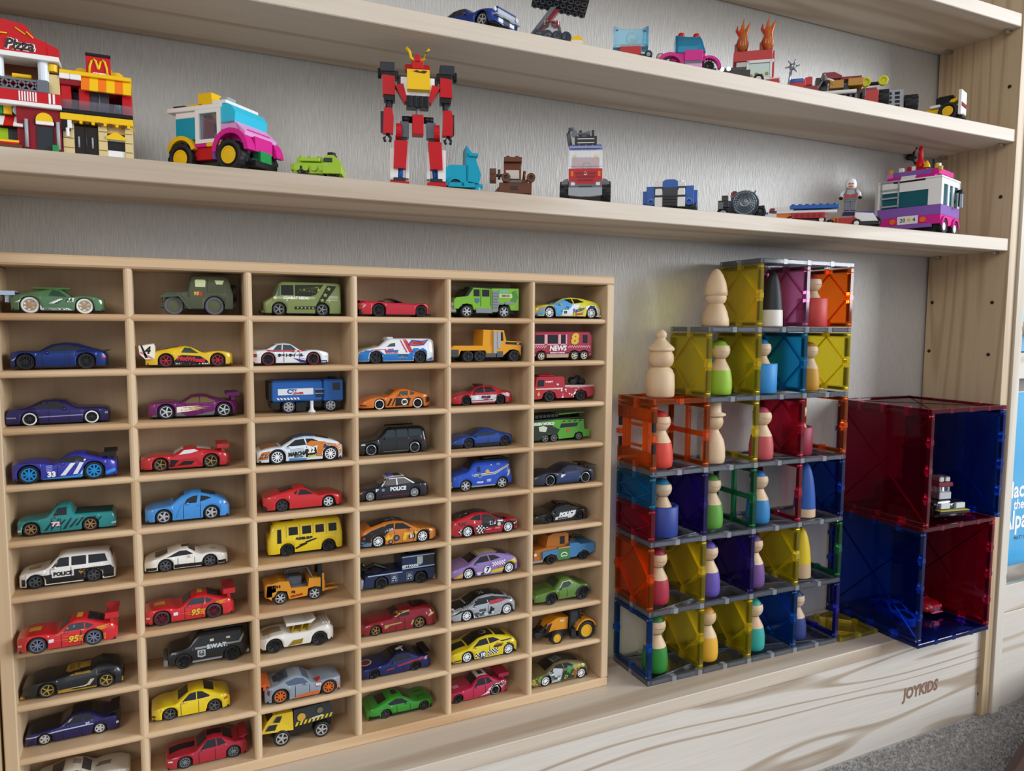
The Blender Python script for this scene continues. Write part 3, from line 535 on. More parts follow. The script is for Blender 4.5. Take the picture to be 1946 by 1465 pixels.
c = Car('toy_car', 'cream white racer cut off by the photo bottom edge', 9, 82, 10, 10, 'LONG', 23, [(22, 6.8), (66, 6.8)], P('cfc6b4', .3, 0, .5), True, rim=rm(8, '9a938a', .14, .1), W=31, glass=P('3c3a40', .15, 0, .6))
c.tp([(.62, -.1), (.78, -.2), (.80, .2), (.66, .3)], '7d766c', 'hood_print').tp([(.40, -.2), (.48, -.2), (.48, .3), (.40, .3)], '8f877a', 'roof_print')
# ---------------------------------------------------------------- column 2
c = Car('toy_jeep', 'olive army jeep with canvas top and a small flame number 95', 121, 178, 8, 1, 'SUV', 36, [(129.4, 7.9), (162.3, 7.9)], P('4a4f38', .6), rim=rm(0, '565a3e', .1, .1), tyre=P('5c5d6c', .8), sill=5.5, nr=.02, rng=.05, cat='toy jeep', top=[(0, .50), (.02, .55), (.33, .56), (.36, .60), (.385, .93), (.41, .97), (.93, .98), (.95, .93), (1, .50)], belt=[(0, .50), (.34, .53), (1, .55)], wins=[], ws=(.355, .39), rw=None, metal=0, W=30)
c.p([(.46, 24.5), (.60, 24.5), (.61, 30), (.585, 31), (.475, 31), (.455, 30)], P('c9cfa0', .5), 'side_window').p([(.76, 27), (.85, 27), (.875, 30.6), (.74, 30.6)], P('c9cfa0', .5), 'side_window').p([(.35, 15.5), (.355, 20), (.40, 32.5), (.41, 32.5), (.365, 20), (.37, 15.5)], '32361f', 'door_seam').p([(.63, 20), (.635, 20), (.645, 33), (.64, 33)], '32361f', 'door_seam').fl(.56, .37, 18.2, 4, 'a8402a', 3).t('95', .465, 18.4, 4.2, 'd8b04a', .2, .2)
c.g('front_fender', prism([(-.02 * c.L, 14.5), (.22 * c.L, 15.8), (.33 * c.L, 7), (.36 * c.L, 5), (.40 * c.L, 5), (.36 * c.L, 8), (.25 * c.L, 17.2), (-.02 * c.L, 17)], -1, 4), P('4a4f38', .6)).g('spare_wheel', xf(lathe([(3, 0), (6.5, 0), (7.4, 1), (7.4, 4), (6.5, 5), (3, 5)], 22, axis='x'), (c.L * .985, 15, 20)), TYRE).b('front_bumper', -.03, .02, 2, 28, 6, 9, P('3a3e2c', .6)).b('rear_bumper', .98, 1.04, 3, 27, 7, 10, P('3a3e2c', .6))
for i in range(3): c.b('grille_bar', -.01, .0, 8 + i * 5, 10 + i * 5, 11, 18, P('32361f', .6))
c = Car('toy_car', 'yellow race car with a big tail fin plate numbered 4', 106, 176.5, 8, 2, 'WEDGE', 18.6, [(122, 6), (163.8, 6)], P('e8c022', .25, 0, .7), True, rim=rm(6, 'c0263c', .1, .1), metal=.2, glass=P('2e4436', .12, 0, .6), top=[(0, .30), (.05, .44), (.16, .62), (.36, .70), (.46, .92), (.56, 1), (.70, .92), (.84, .80), (.95, .74), (1, .5)])
c.p([(.27, 2.6), (.72, 2.6), (.70, 5.6), (.62, 9.8), (.40, 11), (.32, 6)], '16171b').p([(.27, 2.4), (.72, 2.4), (.72, 3.6), (.27, 4.2)], 'e6e4de').t('HotWheels', .51, 7.1, 5.4, 'd8283a', .2, .25, .88, .36, -6).t('CLUB MOTOR SPORT', .50, 3.1, 1.5, '22242a')
c.g('tail_plate', prism([(-.07 * c.L, 19), (-.06 * c.L, 12), (.0 * c.L, 7.5), (.10 * c.L, 7.5), (.115 * c.L, 17), (.10 * c.L, 20.5)], -.4, .8), P('f0ead8', .3)).g('tail_plate', prism([(-.07 * c.L, 19), (-.06 * c.L, 12), (.0 * c.L, 7.5), (.10 * c.L, 7.5), (.115 * c.L, 17), (.10 * c.L, 20.5)], 28, 29.2), P('f0ead8', .3)).g('rear_wing', box(-5, 8, 0, 29, 18.4, 19.4), P('e8c022', .25, 0, .7))
V, F = text_vf('4', 8, .2, .4); c.g('lettering', ([(x + .025 * c.L, -.55, z + 15) for x, z, _ in V], F), '101010')
c.g('plate_stripe', ([(x * c.L, -.5, z) for x, z in ((-.06, 13), (.06, 8), (.10, 8), (-.04, 14.2))], [(0, 1, 2, 3)]), 'd07a8a').g('plate_stripe', ([(x * c.L, -.5, z) for x, z in ((-.05, 19.4), (-.03, 19.6), (.03, 8.6), (.0, 8.6))], [(3, 2, 1, 0)]), '14151a')
c = Car('toy_car', 'magenta purple sports car with white flames and a tail wing', 106.7, 179.6, 12, 3, 'GT', 20.6, [(120.8, 6.7), (168.2, 6.7)], met('7a2470'), rim=rm(5, 'e4e8ec', .12, .13), glass=P('6a5a24', .15, 0, .6), W=31)
c.fl(.31, .62, 8.6, 5.4, 'efe6da', 6, 'flame_stripe', .12).fl(.36, .72, 9, 3.6, 'd8a85a', 5, 'flame_stripe', .2).p([(.27, 2.6), (.42, 2.6), (.35, 6), (.30, 7)], '6c6a70', 'skirt').p([(.50, 2.6), (.72, 2.6), (.74, 6.4), (.66, 5.4)], '6c6a70', 'skirt').p([(.0, 2.6), (.11, 2.6), (.09, 4.4), (.02, 3.6)], '6c6a70', 'skirt').wing(.88, 1.03, 19.4, met('7a2470'), 4, 1.8, True)
c = Car('toy_car', 'red low fantasy racer with a white windscreen and black side vents', 99.2, 171.9, 12, 4, 'WEDGE', 19.5, [(114.9, 6.1), (156.2, 6.6)], P('c4202a', .25, 0, .7), rim=rm(5, 'b99a5a', .08, .09), wins=[[(.42, .72), (.48, .90), (.60, .93), (.64, .84), (.55, .76)]], glass=P('dfe2e6', .15, 0, .5), ws=(.36, .48))
c.p([(.40, 4.4), (.56, 5), (.60, 8), (.46, 8.6)], P('131316', .4), 'side_vent').p([(.31, 4), (.36, 3.4), (.42, 9.6), (.33, 10.4)], P('131316', .4), 'side_vent').p([(.34, 3.2), (.40, 3.2), (.48, 9.2), (.58, 9.4), (.66, 4), (.70, 4), (.62, 10.6), (.44, 10.4)], 'b01a24', 'side_blade').wing(.86, 1.0, 18.2, P('c4202a', .25, 0, .7), 4, 2.4, True).b('rear_diffuser', .90, 1.0, 4, 25, 5, 9, BLK)
c = Car('toy_car', 'sky blue rounded coupe with silver star wheels', 101.4, 170.3, 7, 5, 'GT', 25.5, [(116, 6.5), (155, 6.5)], P('3f8fd8', .3, 0, .5), rim=rm(5, 'd0d4d8', .12, .18), W=32, top=[(0, .34), (.03, .46), (.12, .54), (.30, .64), (.42, .90), (.54, 1), (.66, .98), (.84, .80), (.96, .64), (1, .45)], wins=[[(.46, .66), (.49, .80), (.56, .88), (.62, .89), (.60, .66)], [(.645, .68), (.655, .88), (.73, .84), (.78, .78)]])
c.p([(.95, 12.4), (.99, 12.8), (.98, 14.6), (.95, 14)], 'a8304a', 'tail_light').tp([(.70, -.4), (.84, -.4), (.84, .4), (.70, .4)], P('1c2830', .3), 'engine_cover').d(.62, 14.4, .9, '3a84c8', 'fuel_cap').p([(.355, 5), (.36, 5), (.42, 16), (.415, 16)], '2c70b4', 'door_seam')
c = Car('toy_car', 'plain white sports car with a black underside', 99.3, 168.2, 15, 6, 'GT', 19, [(116.3, 5.9), (152.9, 5.9)], P('ece9e0', .3, 0, .5), True, rim=rm(6, '6c7076', .12, .14), top=[(0, .34), (.06, .48), (.22, .56), (.40, .78), (.48, 1), (.58, 1), (.72, .86), (.90, .60), (1, .44)], wins=[[(.42, .74), (.50, .92), (.58, .93), (.66, .82), (.74, .70)]], ws=(.39, .48), rw=(.72, .88))
c.p([(.02, 3), (.98, 3), (.98, 5.6), (.40, 6.4), (.02, 5.4)], P('191a1c', .4), 'lower_flank').tp([(.44, -.3), (.52, -.3), (.52, .3), (.44, .3)], GLASSD, 'sunroof').tp([(.80, -.3), (.86, -.3), (.86, .1), (.80, .1)], P('bdb9b0', .4), 'hood_vent')
c = Car('toy_truck', 'black armoured police truck lettered SWAT', 115.3, 182.5, 14, 8, 'SUV', 31, [(128.5, 7), (169.7, 7)], P('17181b', .3, 0, .5), rim=rm(6, '1f2024', .12, .16), sill=6, nr=.1, W=30, wins=[], cat='toy truck', top=[(0, .44), (.03, .56), (.22, .62), (.28, .68), (.36, .93), (.42, 1), (.95, 1), (1, .62)], ws=(.28, .37))
c.p([(.40, 20), (.42, 26), (.50, 26.4), (.50, 20)], P('2a2c30', .15), 'side_window').p([(.34, 17), (.92, 17.4), (.99, 24), (.97, 25.5), (.90, 19), (.34, 18.8)], '8d9288').t('S.W.A.T.', .62, 17.6, 4.8, 'c4ccd2', 0, .3, 1.0, .45).p([(.37, 10), (.42, 8.6), (.47, 10), (.47, 16), (.37, 16)], 'a7aeb0', 'shield_badge').p([(.385, 11), (.42, 10), (.455, 11), (.455, 15), (.385, 15)], '2c3034', 'shield_badge').b('side_step', .30, .68, -1.2, 1.5, 5.4, 6.8, P('a0a4a8', .4, .5)).b('front_bumper', -.05, .0, 1, 29, 5, 11, P('80868a', .4, .5)).b('roof_rack', .45, .95, 5, 25, 31, 33, BLK).p([(.53, 22), (.58, 22), (.58, 24), (.53, 24)], 'c9c6a8', 'marker_print').p([(.74, 22.4), (.79, 22.4), (.79, 24.2), (.74, 24.2)], 'c9c6a8', 'marker_print').b('rear_step', .98, 1.04, 3, 27, 5, 8, P('a0a4a8', .4, .5))
c = Car('toy_car', 'bright yellow rounded coupe with black wheels', 100.8, 166.9, 14, 9, 'GT', 23, [(115.6, 6), (153.3, 6)], P('e8cc1c', .25, 0, .7), rim=rm(5, '8a8c90', .08, .07), W=31)
c.p([(.92, 10.4), (.97, 10.8), (.97, 12.8), (.92, 12.2)], 'c8502a', 'tail_light').p([(.02, 8), (.06, 8.6), (.055, 10.6), (.02, 9.6)], P('cfd4c8', .2), 'headlight').p([(.0, 5.4), (.04, 5), (.05, 6.6), (.01, 7)], P('22221a', .4), 'air_intake')
c = Car('toy_car', 'crimson coupe with a black striped bonnet', 111, 181, 11, 10, 'COUPE', 23, [(126.8, 6.1), (168.5, 6.1)], P('ab1c34', .28, 0, .6), rim=rm(10, '8c98a4', .12, .09), W=31)
c.tp([(.04, -.34), (.35, -.22), (.35, .34), (.04, .4)], P('1a1416', .4), 'hood_stripe').tp([(.50, -.3), (.68, -.3), (.68, .3), (.50, .3)], P('1a1416', .4), 'roof_stripe').wing(.90, 1.0, 17.8, P('a01a30', .3, 0, .5), 2.5, 1.6, False).lamps(0, 9)
# ---------------------------------------------------------------- column 3
def loose(name, label, x0, y0, row, cat, L, W=29.0, yaw=0, z=None, group='toy cars in the display case'):
    c = Car.__new__(Car); c.L = L; c.W = W; c.root = thing(name, label, cat, (x0, y0, shelf_top(row) if z is None else z), yaw, group); return c
c = Car('toy_van', 'olive green delivery van lettered COMBAT MEDIC with black stars', 205, 274, 8, 1, 'VAN', 31.5, [(217.4, 6.1), (256.6, 6.1)], P('7d8a4e', .3, 0, .4), rim=rm(5, '9a9a92', .1, .13), nr=.06, W=30, cat='toy van', glass=P('6f8a78', .15, 0, .5))
c.p([(.21, 19), (.21, 28.2), (.37, 28.4), (.37, 19)], P('15170f', .4), 'side_door_opening').p([(.155, 18.6), (.17, 28), (.195, 28), (.195, 18.6)], P('4c6a52', .2), 'side_window').p([(.39, 18.6), (.39, 28.6), (.77, 29.4), (.72, 25), (.66, 19.6), (.58, 18.2)], '1d2113', 'black_print').p([(.42, 21.6), (.44, 25.4), (.58, 26), (.74, 28.6), (.68, 24.6), (.66, 21.8), (.50, 22.6)], '9aa048', 'flame_print').t('HOT WHEELS', .545, 24, 3.3, '23280f', .25, .2, .95)
c.p([(.66, 9.6), (.76, 11), (.93, 26.5), (.94, 28.2), (.82, 28.6)], '1d2113', 'black_print').p([(.38, 8.6), (.66, 9), (.68, 6.4), (.38, 6)], '1d2113', 'black_print').p([(.14, 15.4), (.64, 15.4), (.66, 17.6), (.14, 17.6)], 'a6ac8a', 'pinstripe').t('COMBAT MEDIC', .40, 16.4, 3.2, 'e8ecd8', .15, .25, 1.0, .42)
for u, z, r in ((.70, 24.4, 2.2), (.79, 19.6, 2.4), (.84, 25.4, 2.2), (.745, 14.6, 2.3)):
    c.p([(u + (r if i % 2 == 0 else r * .42) * math.sin(i * math.pi / 5) / c.L, z + (r if i % 2 == 0 else r * .42) * math.cos(i * math.pi / 5)) for i in range(10)], '9aa552', 'star_print', .34)
for i in range(5): c.p([(.42 + i * .05 + (1.1 if k % 2 == 0 else .5) * math.sin(k * math.pi / 5) / c.L, 7.5 + (1.1 if k % 2 == 0 else .5) * math.cos(k * math.pi / 5)) for k in range(10)], 'b4bc7c', 'star_print', .34)
for i in range(4): c.p([(.83 - i * .012, 18.4 - i * 1.2), (.965, 18.4 - i * 1.2), (.965, 18.9 - i * 1.2), (.83 - i * .012, 18.9 - i * 1.2)], 'c9cdb4', 'pinstripe')
c.d(.13, 16.4, 1.5, 'd8dcc8').b('front_bumper', -.04, .06, 2, 28, 2.4, 5, P('4c5038', .5)).b('rear_hitch', .98, 1.04, 11, 19, 2.5, 4.5, P('5b5e58', .5))
c = Car('toy_car', 'white drift coupe with red and blue stripes and Japanese lettering', 192.8, 262, 8, 2, 'COUPE', 20.5, [(206.9, 6), (247.6, 6)], P('e8ebee', .25, 0, .6), True, rim=rm(5, '26282c', .1, .12), wall='7a2430', glass=P('33484e', .12, 0, .6))
c.p([(.20, 13.2), (.62, 12.4), (.72, 14), (.18, 14.6)], 'c2424a').p([(.16, 14.4), (.28, 12.8), (.38, 12.8), (.30, 14.4)], '2a3276').p([(.52, 7), (.72, 4), (.72, 2.6), (.62, 2.8)], '3a3a86').p([(.60, 7.2), (.71, 5.6), (.71, 4.8)], 'b8485a').p([(.88, 3), (.98, 3.4), (.97, 4.6), (.86, 4.4)], '3a3a86').t('ホットホイール', .49, 9.4, 3.1, '14161c', 0, .25, 1.05).p([(.01, 8), (.06, 8), (.06, 11), (.01, 11)], 'a8352c', 'tail_light').p([(.93, 8), (.99, 7.4), (.97, 9)], P('b8c4cc', .15), 'headlight').tp([(.02, -.7), (.06, -.7), (.06, .7), (.02, .7)], 'e8ebee', 'lip')
c = loose('toy_truck', 'blue street sweeper truck lettered City Cleaner', 209.1, 17, 3, 'toy truck', 68)
for wx in (16.5, 55.8): put_wheel(c.root, wx, .4, 6.2, 6.2, 6, rm(6, 'b9bdc2', .2, .2)); put_wheel(c.root, wx, 28.6, 6.2, 6.2, 6, rm(6, 'b9bdc2', .2, .2), far=True)
c.g('chassis', join(bbox(3, 65, 8, 21, 4, 12, .8), bbox(1, 9, 2, 27, 4, 11.4, .8)), BLK)
BL = paint('1f5fae')
c.b('tank_body', .02, .71, .3, 28.7, 11, 31, BL, 1.6).b('cab', .72, 1.0, .3, 28.7, 10, 31.5, BL, 1.4).b('rear_hatch', -.015, .05, 2, 27, 12, 30, P('14161c', .5)).b('roof_beacon', .84, .93, 8, 21, 31.5, 33, BLK)
c.g('tank_label', box(.10 * c.L, .58 * c.L, -.1, .4, 17.5, 23.5), 'dfe3e8').g('cab_window', box(.85 * c.L, .955 * c.L, -.1, .5, 21, 28), GLASSD).g('vent_window', box(.61 * c.L, .71 * c.L, -.1, .5, 14.5, 22), '16263e').g('vent_trim', join(box(.60 * c.L, .72 * c.L, -.15, .4, 22, 22.6), box(.60 * c.L, .72 * c.L, -.15, .4, 18, 18.5)), 'b9c0cc')
flat_text('lettering', 'ITY', 3.0, P('1a4f9a'), c.root, .32 * c.L, -.2, 21.6, 0, .2); flat_text('lettering', 'C', 6, P('1a4f9a'), c.root, .255 * c.L, -.2, 20.6, 0, .3); flat_text('lettering', 'LEANER', 2.8, P('c0392b'), c.root, .37 * c.L, -.2, 18.9, 0, .2)
for i in range(7): c.g('hazard_stripe', ([((.10 + i * .045) * c.L, 0.1, 13), ((.125 + i * .045) * c.L, .1, 13), ((.105 + i * .045) * c.L, .1, 15), ((.08 + i * .045) * c.L, .1, 15)], [(0, 1, 2, 3)]), 'e6e9ee')
c.g('sweeper_leg', lathe([(3.6, 0), (3.6, 1), (2.2, 2.4), (1.6, 4), (1.6, 11)], 16, (.56 * c.L, 2, .2)), 'e8ebee', True).b('hose_box', .34, .48, 1, 12, 1.5, 10.5, BLK)
def pullback(label, x0, x1, y0, row, wl, wr, body, flip=False, H=24.5, r=6.4, **k):
    return Car('toy_car', label, x0, x1, y0, row, 'PULL', H, [(wl, r), (wr, r)], body, flip, rim=W10, W=33, metal=0, ww=6, **k)
c = pullback('orange and pale blue rally car numbered 32 with MARCHA lettering', 195, 273.3, 4, 4, 212.7, 261.6, P('dfe8f2', .25, 0, .6), r=7)
c.p([(.66, 6), (.70, 17), (.74, 19), (.99, 15.5), (.985, 8), (.94, 4)], 'cf7a2a').p([(.55, 17.4), (.64, 15), (.80, 19), (.62, 20.5)], 'cf7a2a').p([(.0, 5), (.14, 6), (.20, 14), (.06, 12.6)], 'cf7a2a').p([(.02, 6), (.16, 7.6), (.14, 11.6), (.05, 11)], '17181c').p([(.05, 6.6), (.12, 7), (.12, 10.6), (.06, 10.2)], 'c7d6e6').p([(.36, 2.8), (.56, 3), (.55, 4.6), (.36, 5.6)], '4a86c4').p([(.545, 4.6), (.70, 6.2), (.68, 15.4), (.535, 14)], 'f0f0ea').p([(.553, 5.4), (.69, 6.8), (.672, 14.6), (.545, 13.2)], '17181c', 'number_plate', .3).t('32', .615, 11.6, 6.2, 'f0f0ee', .1, .35, 1, .46, 5).t('speed', .625, 6.9, 3.3, 'd8c42a', .15, .15, 1, .46, 5).t('MARCHA', .455, 9.2, 5, '14161a', .05, .35, .8, .36, 3).t('MARCHA', .47, 6.4, 2, '1a1c22', 0, .1).t('fix', .79, 15, 4.4, '2a3a5a', .2, .3).p([(.93, 11), (.98, 11), (.975, 14.4), (.94, 14.4)], 'e8ece8', 'tail_light')
for i in range(3): c.p([(.37, 13.6 - i), (.53, 14.2 - i), (.53, 14.5 - i), (.37, 13.9 - i)], '6b7886', 'sponsor_print')
c.tp([(.42, -.5), (.68, -.45), (.68, .45), (.42, .5)], P('3a5f8a', .4), 'roof_panel').tp([(.05, -.6), (.25, -.6), (.25, .6), (.05, .6)], 'a86a3a', 'hood_panel')
c = Car('toy_car', 'plain red supercar with one silver front wheel', 200.1, 273.2, 8, 5, 'WEDGE', 21.5, [(216.8, 5.9), (259.8, 5.9)], P('c8242a', .3, 0, .5), True, rim=rm(6, '4a4c52', .14, .17), W=31, wins=[[(.37, .68), (.47, .88), (.54, .91), (.58, .70)], [(.60, .72), (.57, .89), (.63, .80)]])
for w in [o for o in c.root.children if o.name.startswith('wheel')][2:3]: w.children[0].material_slots[0].material = P('e2e6ea', .3, .4)
c.b('rear_bumper', -.01, .10, 2, 29, 3, 6.5, BLK, .8)
YB = P('e3c51a', .3, 0, .5)
c = Car('toy_bus', 'yellow toy bus with black windows and zigzag side print', 204.5, 274.3, 16, 6, 'BUS', 33.5, [(221.7, 6.3), (260.8, 6.3)], YB, rim=rm(5, '2a2a2c', .1, .13), W=31, nr=.08, rng=.06, cat='toy bus', sill=3.6)
for a, b in ((.10, .17), (.27, .39), (.45, .57), (.63, .745), (.81, .92)):
    z0, z1 = (14, 27) if a < .2 else (20.5, 28); c.p([(a + (.012 if a < .2 else 0), z0), (b, z0), (b, z1), (a + (.02 if a < .2 else 0), z1)], P('16181c', .2), 'side_window')
for i in range(4): c.p([(.235 + i * .18, 18.5), (.242 + i * .18, 18.5), (.242 + i * .18, 30), (.235 + i * .18, 30)], 'b89c14', 'panel_seam')
c.t('SUPER BUS', .47, 16.6, 2.9, '1b1a12', .1, .3, 1.1).p([(.35, 8), (.42, 10.4), (.40, 11), (.50, 12.6), (.48, 13.2), (.80, 18.6), (.62, 15.6), (.66, 15), (.50, 11.6), (.52, 11), (.36, 6.6)], '17160f', 'zigzag_print').b('roof_hatch', .16, .34, 6, 25, 33.4, 34.4, BLK)
OR = paint('d99020')
c = loose('toy_forklift', 'orange toy forklift with grey cab frame and raised fork', 197.5, 16, 7, 'toy forklift', 73)
for wx in (16.8, 49): put_wheel(c.root, wx, .4, 6.2, 6.2, 6, rm(6, 'dfe2e6', .06, .14)); put_wheel(c.root, wx, 25.6, 6.2, 6.2, 6, rm(6, 'dfe2e6', .06, .14), far=True)
c.g('body', prism([(4, 9), (9, 5), (9.5, 12.5), (16.8, 13.6), (23, 12), (25, 4), (42, 5), (43, 12), (49, 13.2), (55, 12), (55, 21), (44, 22), (43, 14), (27, 14.5), (25, 21.5), (16, 22.5), (5, 20)], 1, 25), OR).g('counterweight', bbox(3, 14, 1, 25, 7, 21, 1.5), OR).g('grille', join(*[box(9 + i * 2.2, 10.4 + i * 2.2, .7, 1.4, 16.5, 19) for i in range(4)]), '2a2216')
GR = P('4a5058', .5)
c.g('seat', bbox(24, 38, 6, 20, 13, 24, 1.2), GR).g('seat', bbox(24, 43, 4, 22, 13, 16, 1), GR)
c.g('cab_frame', join(*[tube([(23, y, 20), (24, y, 33), (42, y, 33), (48, y, 20)], 1.1) for y in (3, 23)] + [box(23, 43, 3, 23, 32.4, 34)]), GR)
c.g('mast', join(box(53, 57, 4, 7, 3, 36), box(53, 57, 19, 22, 3, 36), box(54, 56, 7, 19, 30, 33)), BLK).g('fork_carriage', join(box(57, 59, 4, 22, 6, 24)), OR)
for y in (5, 18): c.g('fork_tine', prism([(58, 6), (72.5, 7.4), (72.5, 8.2), (60, 8.4), (60, 16), (58, 16)], y, y + 3), OR)
flat_text('lettering', '53', 3.4, P('2a1a10'), c.root, 29, .6, 10.4, 0, .3); flat_text('lettering', 'HERCULES', 2.4, P('a8301c'), c.root, 32, .6, 6.8, 0, .2, (0, -.1, 0)); c.g('hitch', bbox(-.5, 4, 11, 15, 8, 11, .6), BLK)
c = Car('toy_car', 'white open-top off-road racer with gold cockpit and black wheels', 193.8, 263.7, 12, 8, 'SUV', 21, [(207.5, 7.2), (249.8, 7.2)], P('e6e3da', .3, 0, .5), rim=rm(5, '2b2c30', .08, .1), W=31, wins=[], ws=None, rw=None, sill=5, top=[(0, .52), (.03, .62), (.15, .82), (.32, .86), (.42, .80), (.66, .80), (.80, .92), (.93, .98), (1, .78)], belt=[(0, .48), (.15, .72), (.4, .72), (.9, .85), (1, .7)])
GD = P('a98a2a', .3, .4)
c.p([(.37, 5.4), (.56, 6), (.58, 11), (.44, 10.6)], GD, 'gold_panel').tp([(.06, -.45), (.30, -.4), (.30, .4), (.06, .45)], 'a08a6a', 'hood_panel').b('seat', .42, .68, 5, 26, 15.5, 19, GD).g('roof_wing', join(prism([(.36 * c.L, 24), (.70 * c.L, 24), (.76 * c.L, 27.4), (.72 * c.L, 27.6), (.62 * c.L, 26), (.36 * c.L, 27)], 3, 28)), P('e6e3da', .3, 0, .5)).g('roll_cage', join(*[tube([(u * c.L, y, 15), ((u + .05) * c.L, y, 25)], .9) for u in (.42, .54, .64) for y in (4, 27)]), GD)
for i in range(3): c.b('rear_fin', .86 + i * .04, .885 + i * .04, 6, 25, 18, 21.5, P('e6e3da', .3, 0, .5))
c.b('front_bumper', -.02, .05, 3, 28, 4.5, 8, BLK)
c = Car('toy_car', 'matte grey racer with orange wheels, sills and tail wing', 197, 267.7, 1.5, 9, 'LONG', 24, [(210.7, 7.4), (256.1, 7.2)], P('8b95a0', .35, 0, .3), True, rim=rm(8, 'd86a22', .18, .12), W=33, metal=.1, glass=P('4a5c72', .15, 0, .5), wins=[[(.44, .68), (.50, .86), (.60, .92), (.74, .84), (.70, .70)]])
c.p([(.36, 3), (.70, 3.4), (.70, 7.4), (.60, 7), (.40, 5.4)], 'd8682a', 'sill_print').p([(.95, 5), (.99, 6), (.985, 9), (.95, 8)], 'd8682a', 'nose_print').p([(.66, 11), (.735, 11.4), (.73, 16.6), (.66, 16.2)], 'b02a2c', 'number_plate').t('003', .695, 13, 3.2, 'e8ecf0', 0, .2, 1, .4).wing(-.06, .07, 20.6, paint('d8682a'), 4, -1.5).tp([(.12, -.4), (.26, -.45), (.26, .45), (.12, .4)], P('3a3f48', .4), 'louvre').p([(.02, 12), (.05, 10), (.06, 15), (.03, 16)], '7a2a30', 'tail_light')
c = loose('toy_truck', 'yellow nosed black construction truck with hazard stripes', 193.5, 12, 10, 'toy truck', 71, 32)
for wx in (19, 57): put_wheel(c.root, wx, .2, 7.7, 7.7, 8, rm(5, 'c9ced2', .14, .16)); put_wheel(c.root, wx, 31.8, 7.7, 7.7, 8, rm(5, 'c9ced2', .14, .16), far=True)
YL = P('e2c21c', .3, 0, .6)
c.g('chassis', bbox(10, 68, 9, 23, 6, 16, 1), BLK).g('side_skirt', prism([(27, 8), (47, 9), (49, 17), (25, 17)], 2.5, 29.5), BLK)
c.g('cab', ([(0, 3, 15), (0, 29, 15), (30, 1, 14), (30, 31, 14), (30, 4, 31), (30, 28, 31), (6, 6, 24), (6, 26, 24), (12, 7, 29.5), (12, 25, 29.5)], [(0, 2, 4, 8, 6), (1, 7, 9, 5, 3), (0, 6, 7, 1), (6, 8, 9, 7), (8, 4, 5, 9), (2, 3, 5, 4), (0, 1, 3, 2)]), YL)
for pts in ([(4, 4.1, 17), (13, 3, 16.6), (15.5, 4.2, 21.6), (8, 4.9, 21.6)], [(11.6, 5.3, 23.6), (17.5, 4.3, 22.8), (20, 5.3, 28.4), (15.4, 6, 28.4)]): c.g('side_window', ([(x, y - .9, z) for x, y, z in pts], [(0, 1, 2, 3)]), GLASSD)
c.g('windscreen', ([(6.3, 7, 24.9), (6.3, 25, 24.9), (11.7, 24.4, 29.7), (11.7, 7.6, 29.7)], [(0, 3, 2, 1)]), GLASSD).g('cargo_box', ([(30.6, 2.5, 15), (70, 2.5, 18), (70, 29.5, 18), (30.6, 29.5, 15), (31, 4, 32), (66, 5, 33), (66, 27, 33), (31, 28, 32)], box(0, 1, 0, 1, 0, 1)[1]), P('2a2e33', .4, 0, .3)).b('roof_lamp', .22, .32, 10, 20, 31, 32.5, '8a6a20')
for i in range(9): x = 31.6 + i * 4.1; z = 16 + .075 * (x - 30.6); c.g('hazard_stripe', ([(x, 2.2, z), (x + 2.2, 2.2, z + .17), (x + 4, 2.5, z + 4), (x + 1.8, 2.5, z + 3.8)], [(0, 1, 2, 3)]), 'd9bc2a')
c.g('side_emblem', lathe([(.01, 0), (4, 0), (4, .3)], 16, (38, 2.6, 24), 'y', False), 'c9a03a').g('side_emblem', lathe([(.01, 0), (3, 0), (3, .3)], 16, (56, 3.0, 27), 'y', False), '6f6a48'); flat_text('lettering', 'ULTIMATE', 2.2, P('d8dad6'), c.root, 53, 2.2, 21.2, .1, .2, (0, -.1, 0))
# ---------------------------------------------------------------- column 4
c = Car('toy_car', 'red convertible sports car with a raised black windscreen', 291.9, 363, 8, 1, 'COUPE', 14, [(310.9, 6.3), (354.1, 5.8)], P('c01f34', .25, 0, .7), True, rim=rm(10, '2a2b2e', .12, .09), wins=[], ws=None, rw=None, top=[(0, .52), (.05, .70), (.18, .90), (.36, 1), (.50, .98), (.72, 1.02), (.88, 1.1), (.96, 1.08), (1, .6)], belt=[(0, .5), (.2, .85), (.5, .92), (.9, .98), (1, .6)])
c.g('windscreen', prism([(.62 * c.L, 13.8), (.645 * c.L, 13.8), (.47 * c.L, 18.4), (.43 * c.L, 18.2), (.43 * c.L, 17.6)], 3, 26), P('2c2d30', .2)).tp([(.38, -.6), (.60, -.62), (.60, .62), (.38, .6)], P('1b1416', .5), 'cockpit').b('seat', .33, .37, 5, 13, 13, 16, P('2a1a1c', .5)).b('seat', .33, .37, 16, 24, 13, 16, P('2a1a1c', .5)).wing(.0, .10, 15.6, P('c01f34', .25, 0, .7), 2, -1, False).b('rear_bumper', .0, .09, 2, 27, 2.5, 7.4, BLK).p([(.02, 11), (.06, 11), (.06, 13), (.02, 13)], 'd88a90', 'tail_light').b('front_splitter', .93, 1.03, 3, 26, 1.6, 2.8, BLK)
c = Car('toy_truck', 'white over blue tow van with red and orange flame logo', 289.5, 367.5, 8, 2, 'VAN', 24.5, [(307.4, 6.1), (352.7, 6.1)], P('e9ebee', .25, 0, .6), rim=rm(5, '3a3d42', .1, .13), W=30, cat='toy truck', top=[(0, .32), (.02, .46), (.12, .58), (.27, .68), (.37, .93), (.42, 1), (.97, 1), (1, .9)], ws=(.27, .37), belt=[(0, .3), (.25, .58), (1, .62)], nr=.14, glass=P('3f5258', .12, 0, .6))
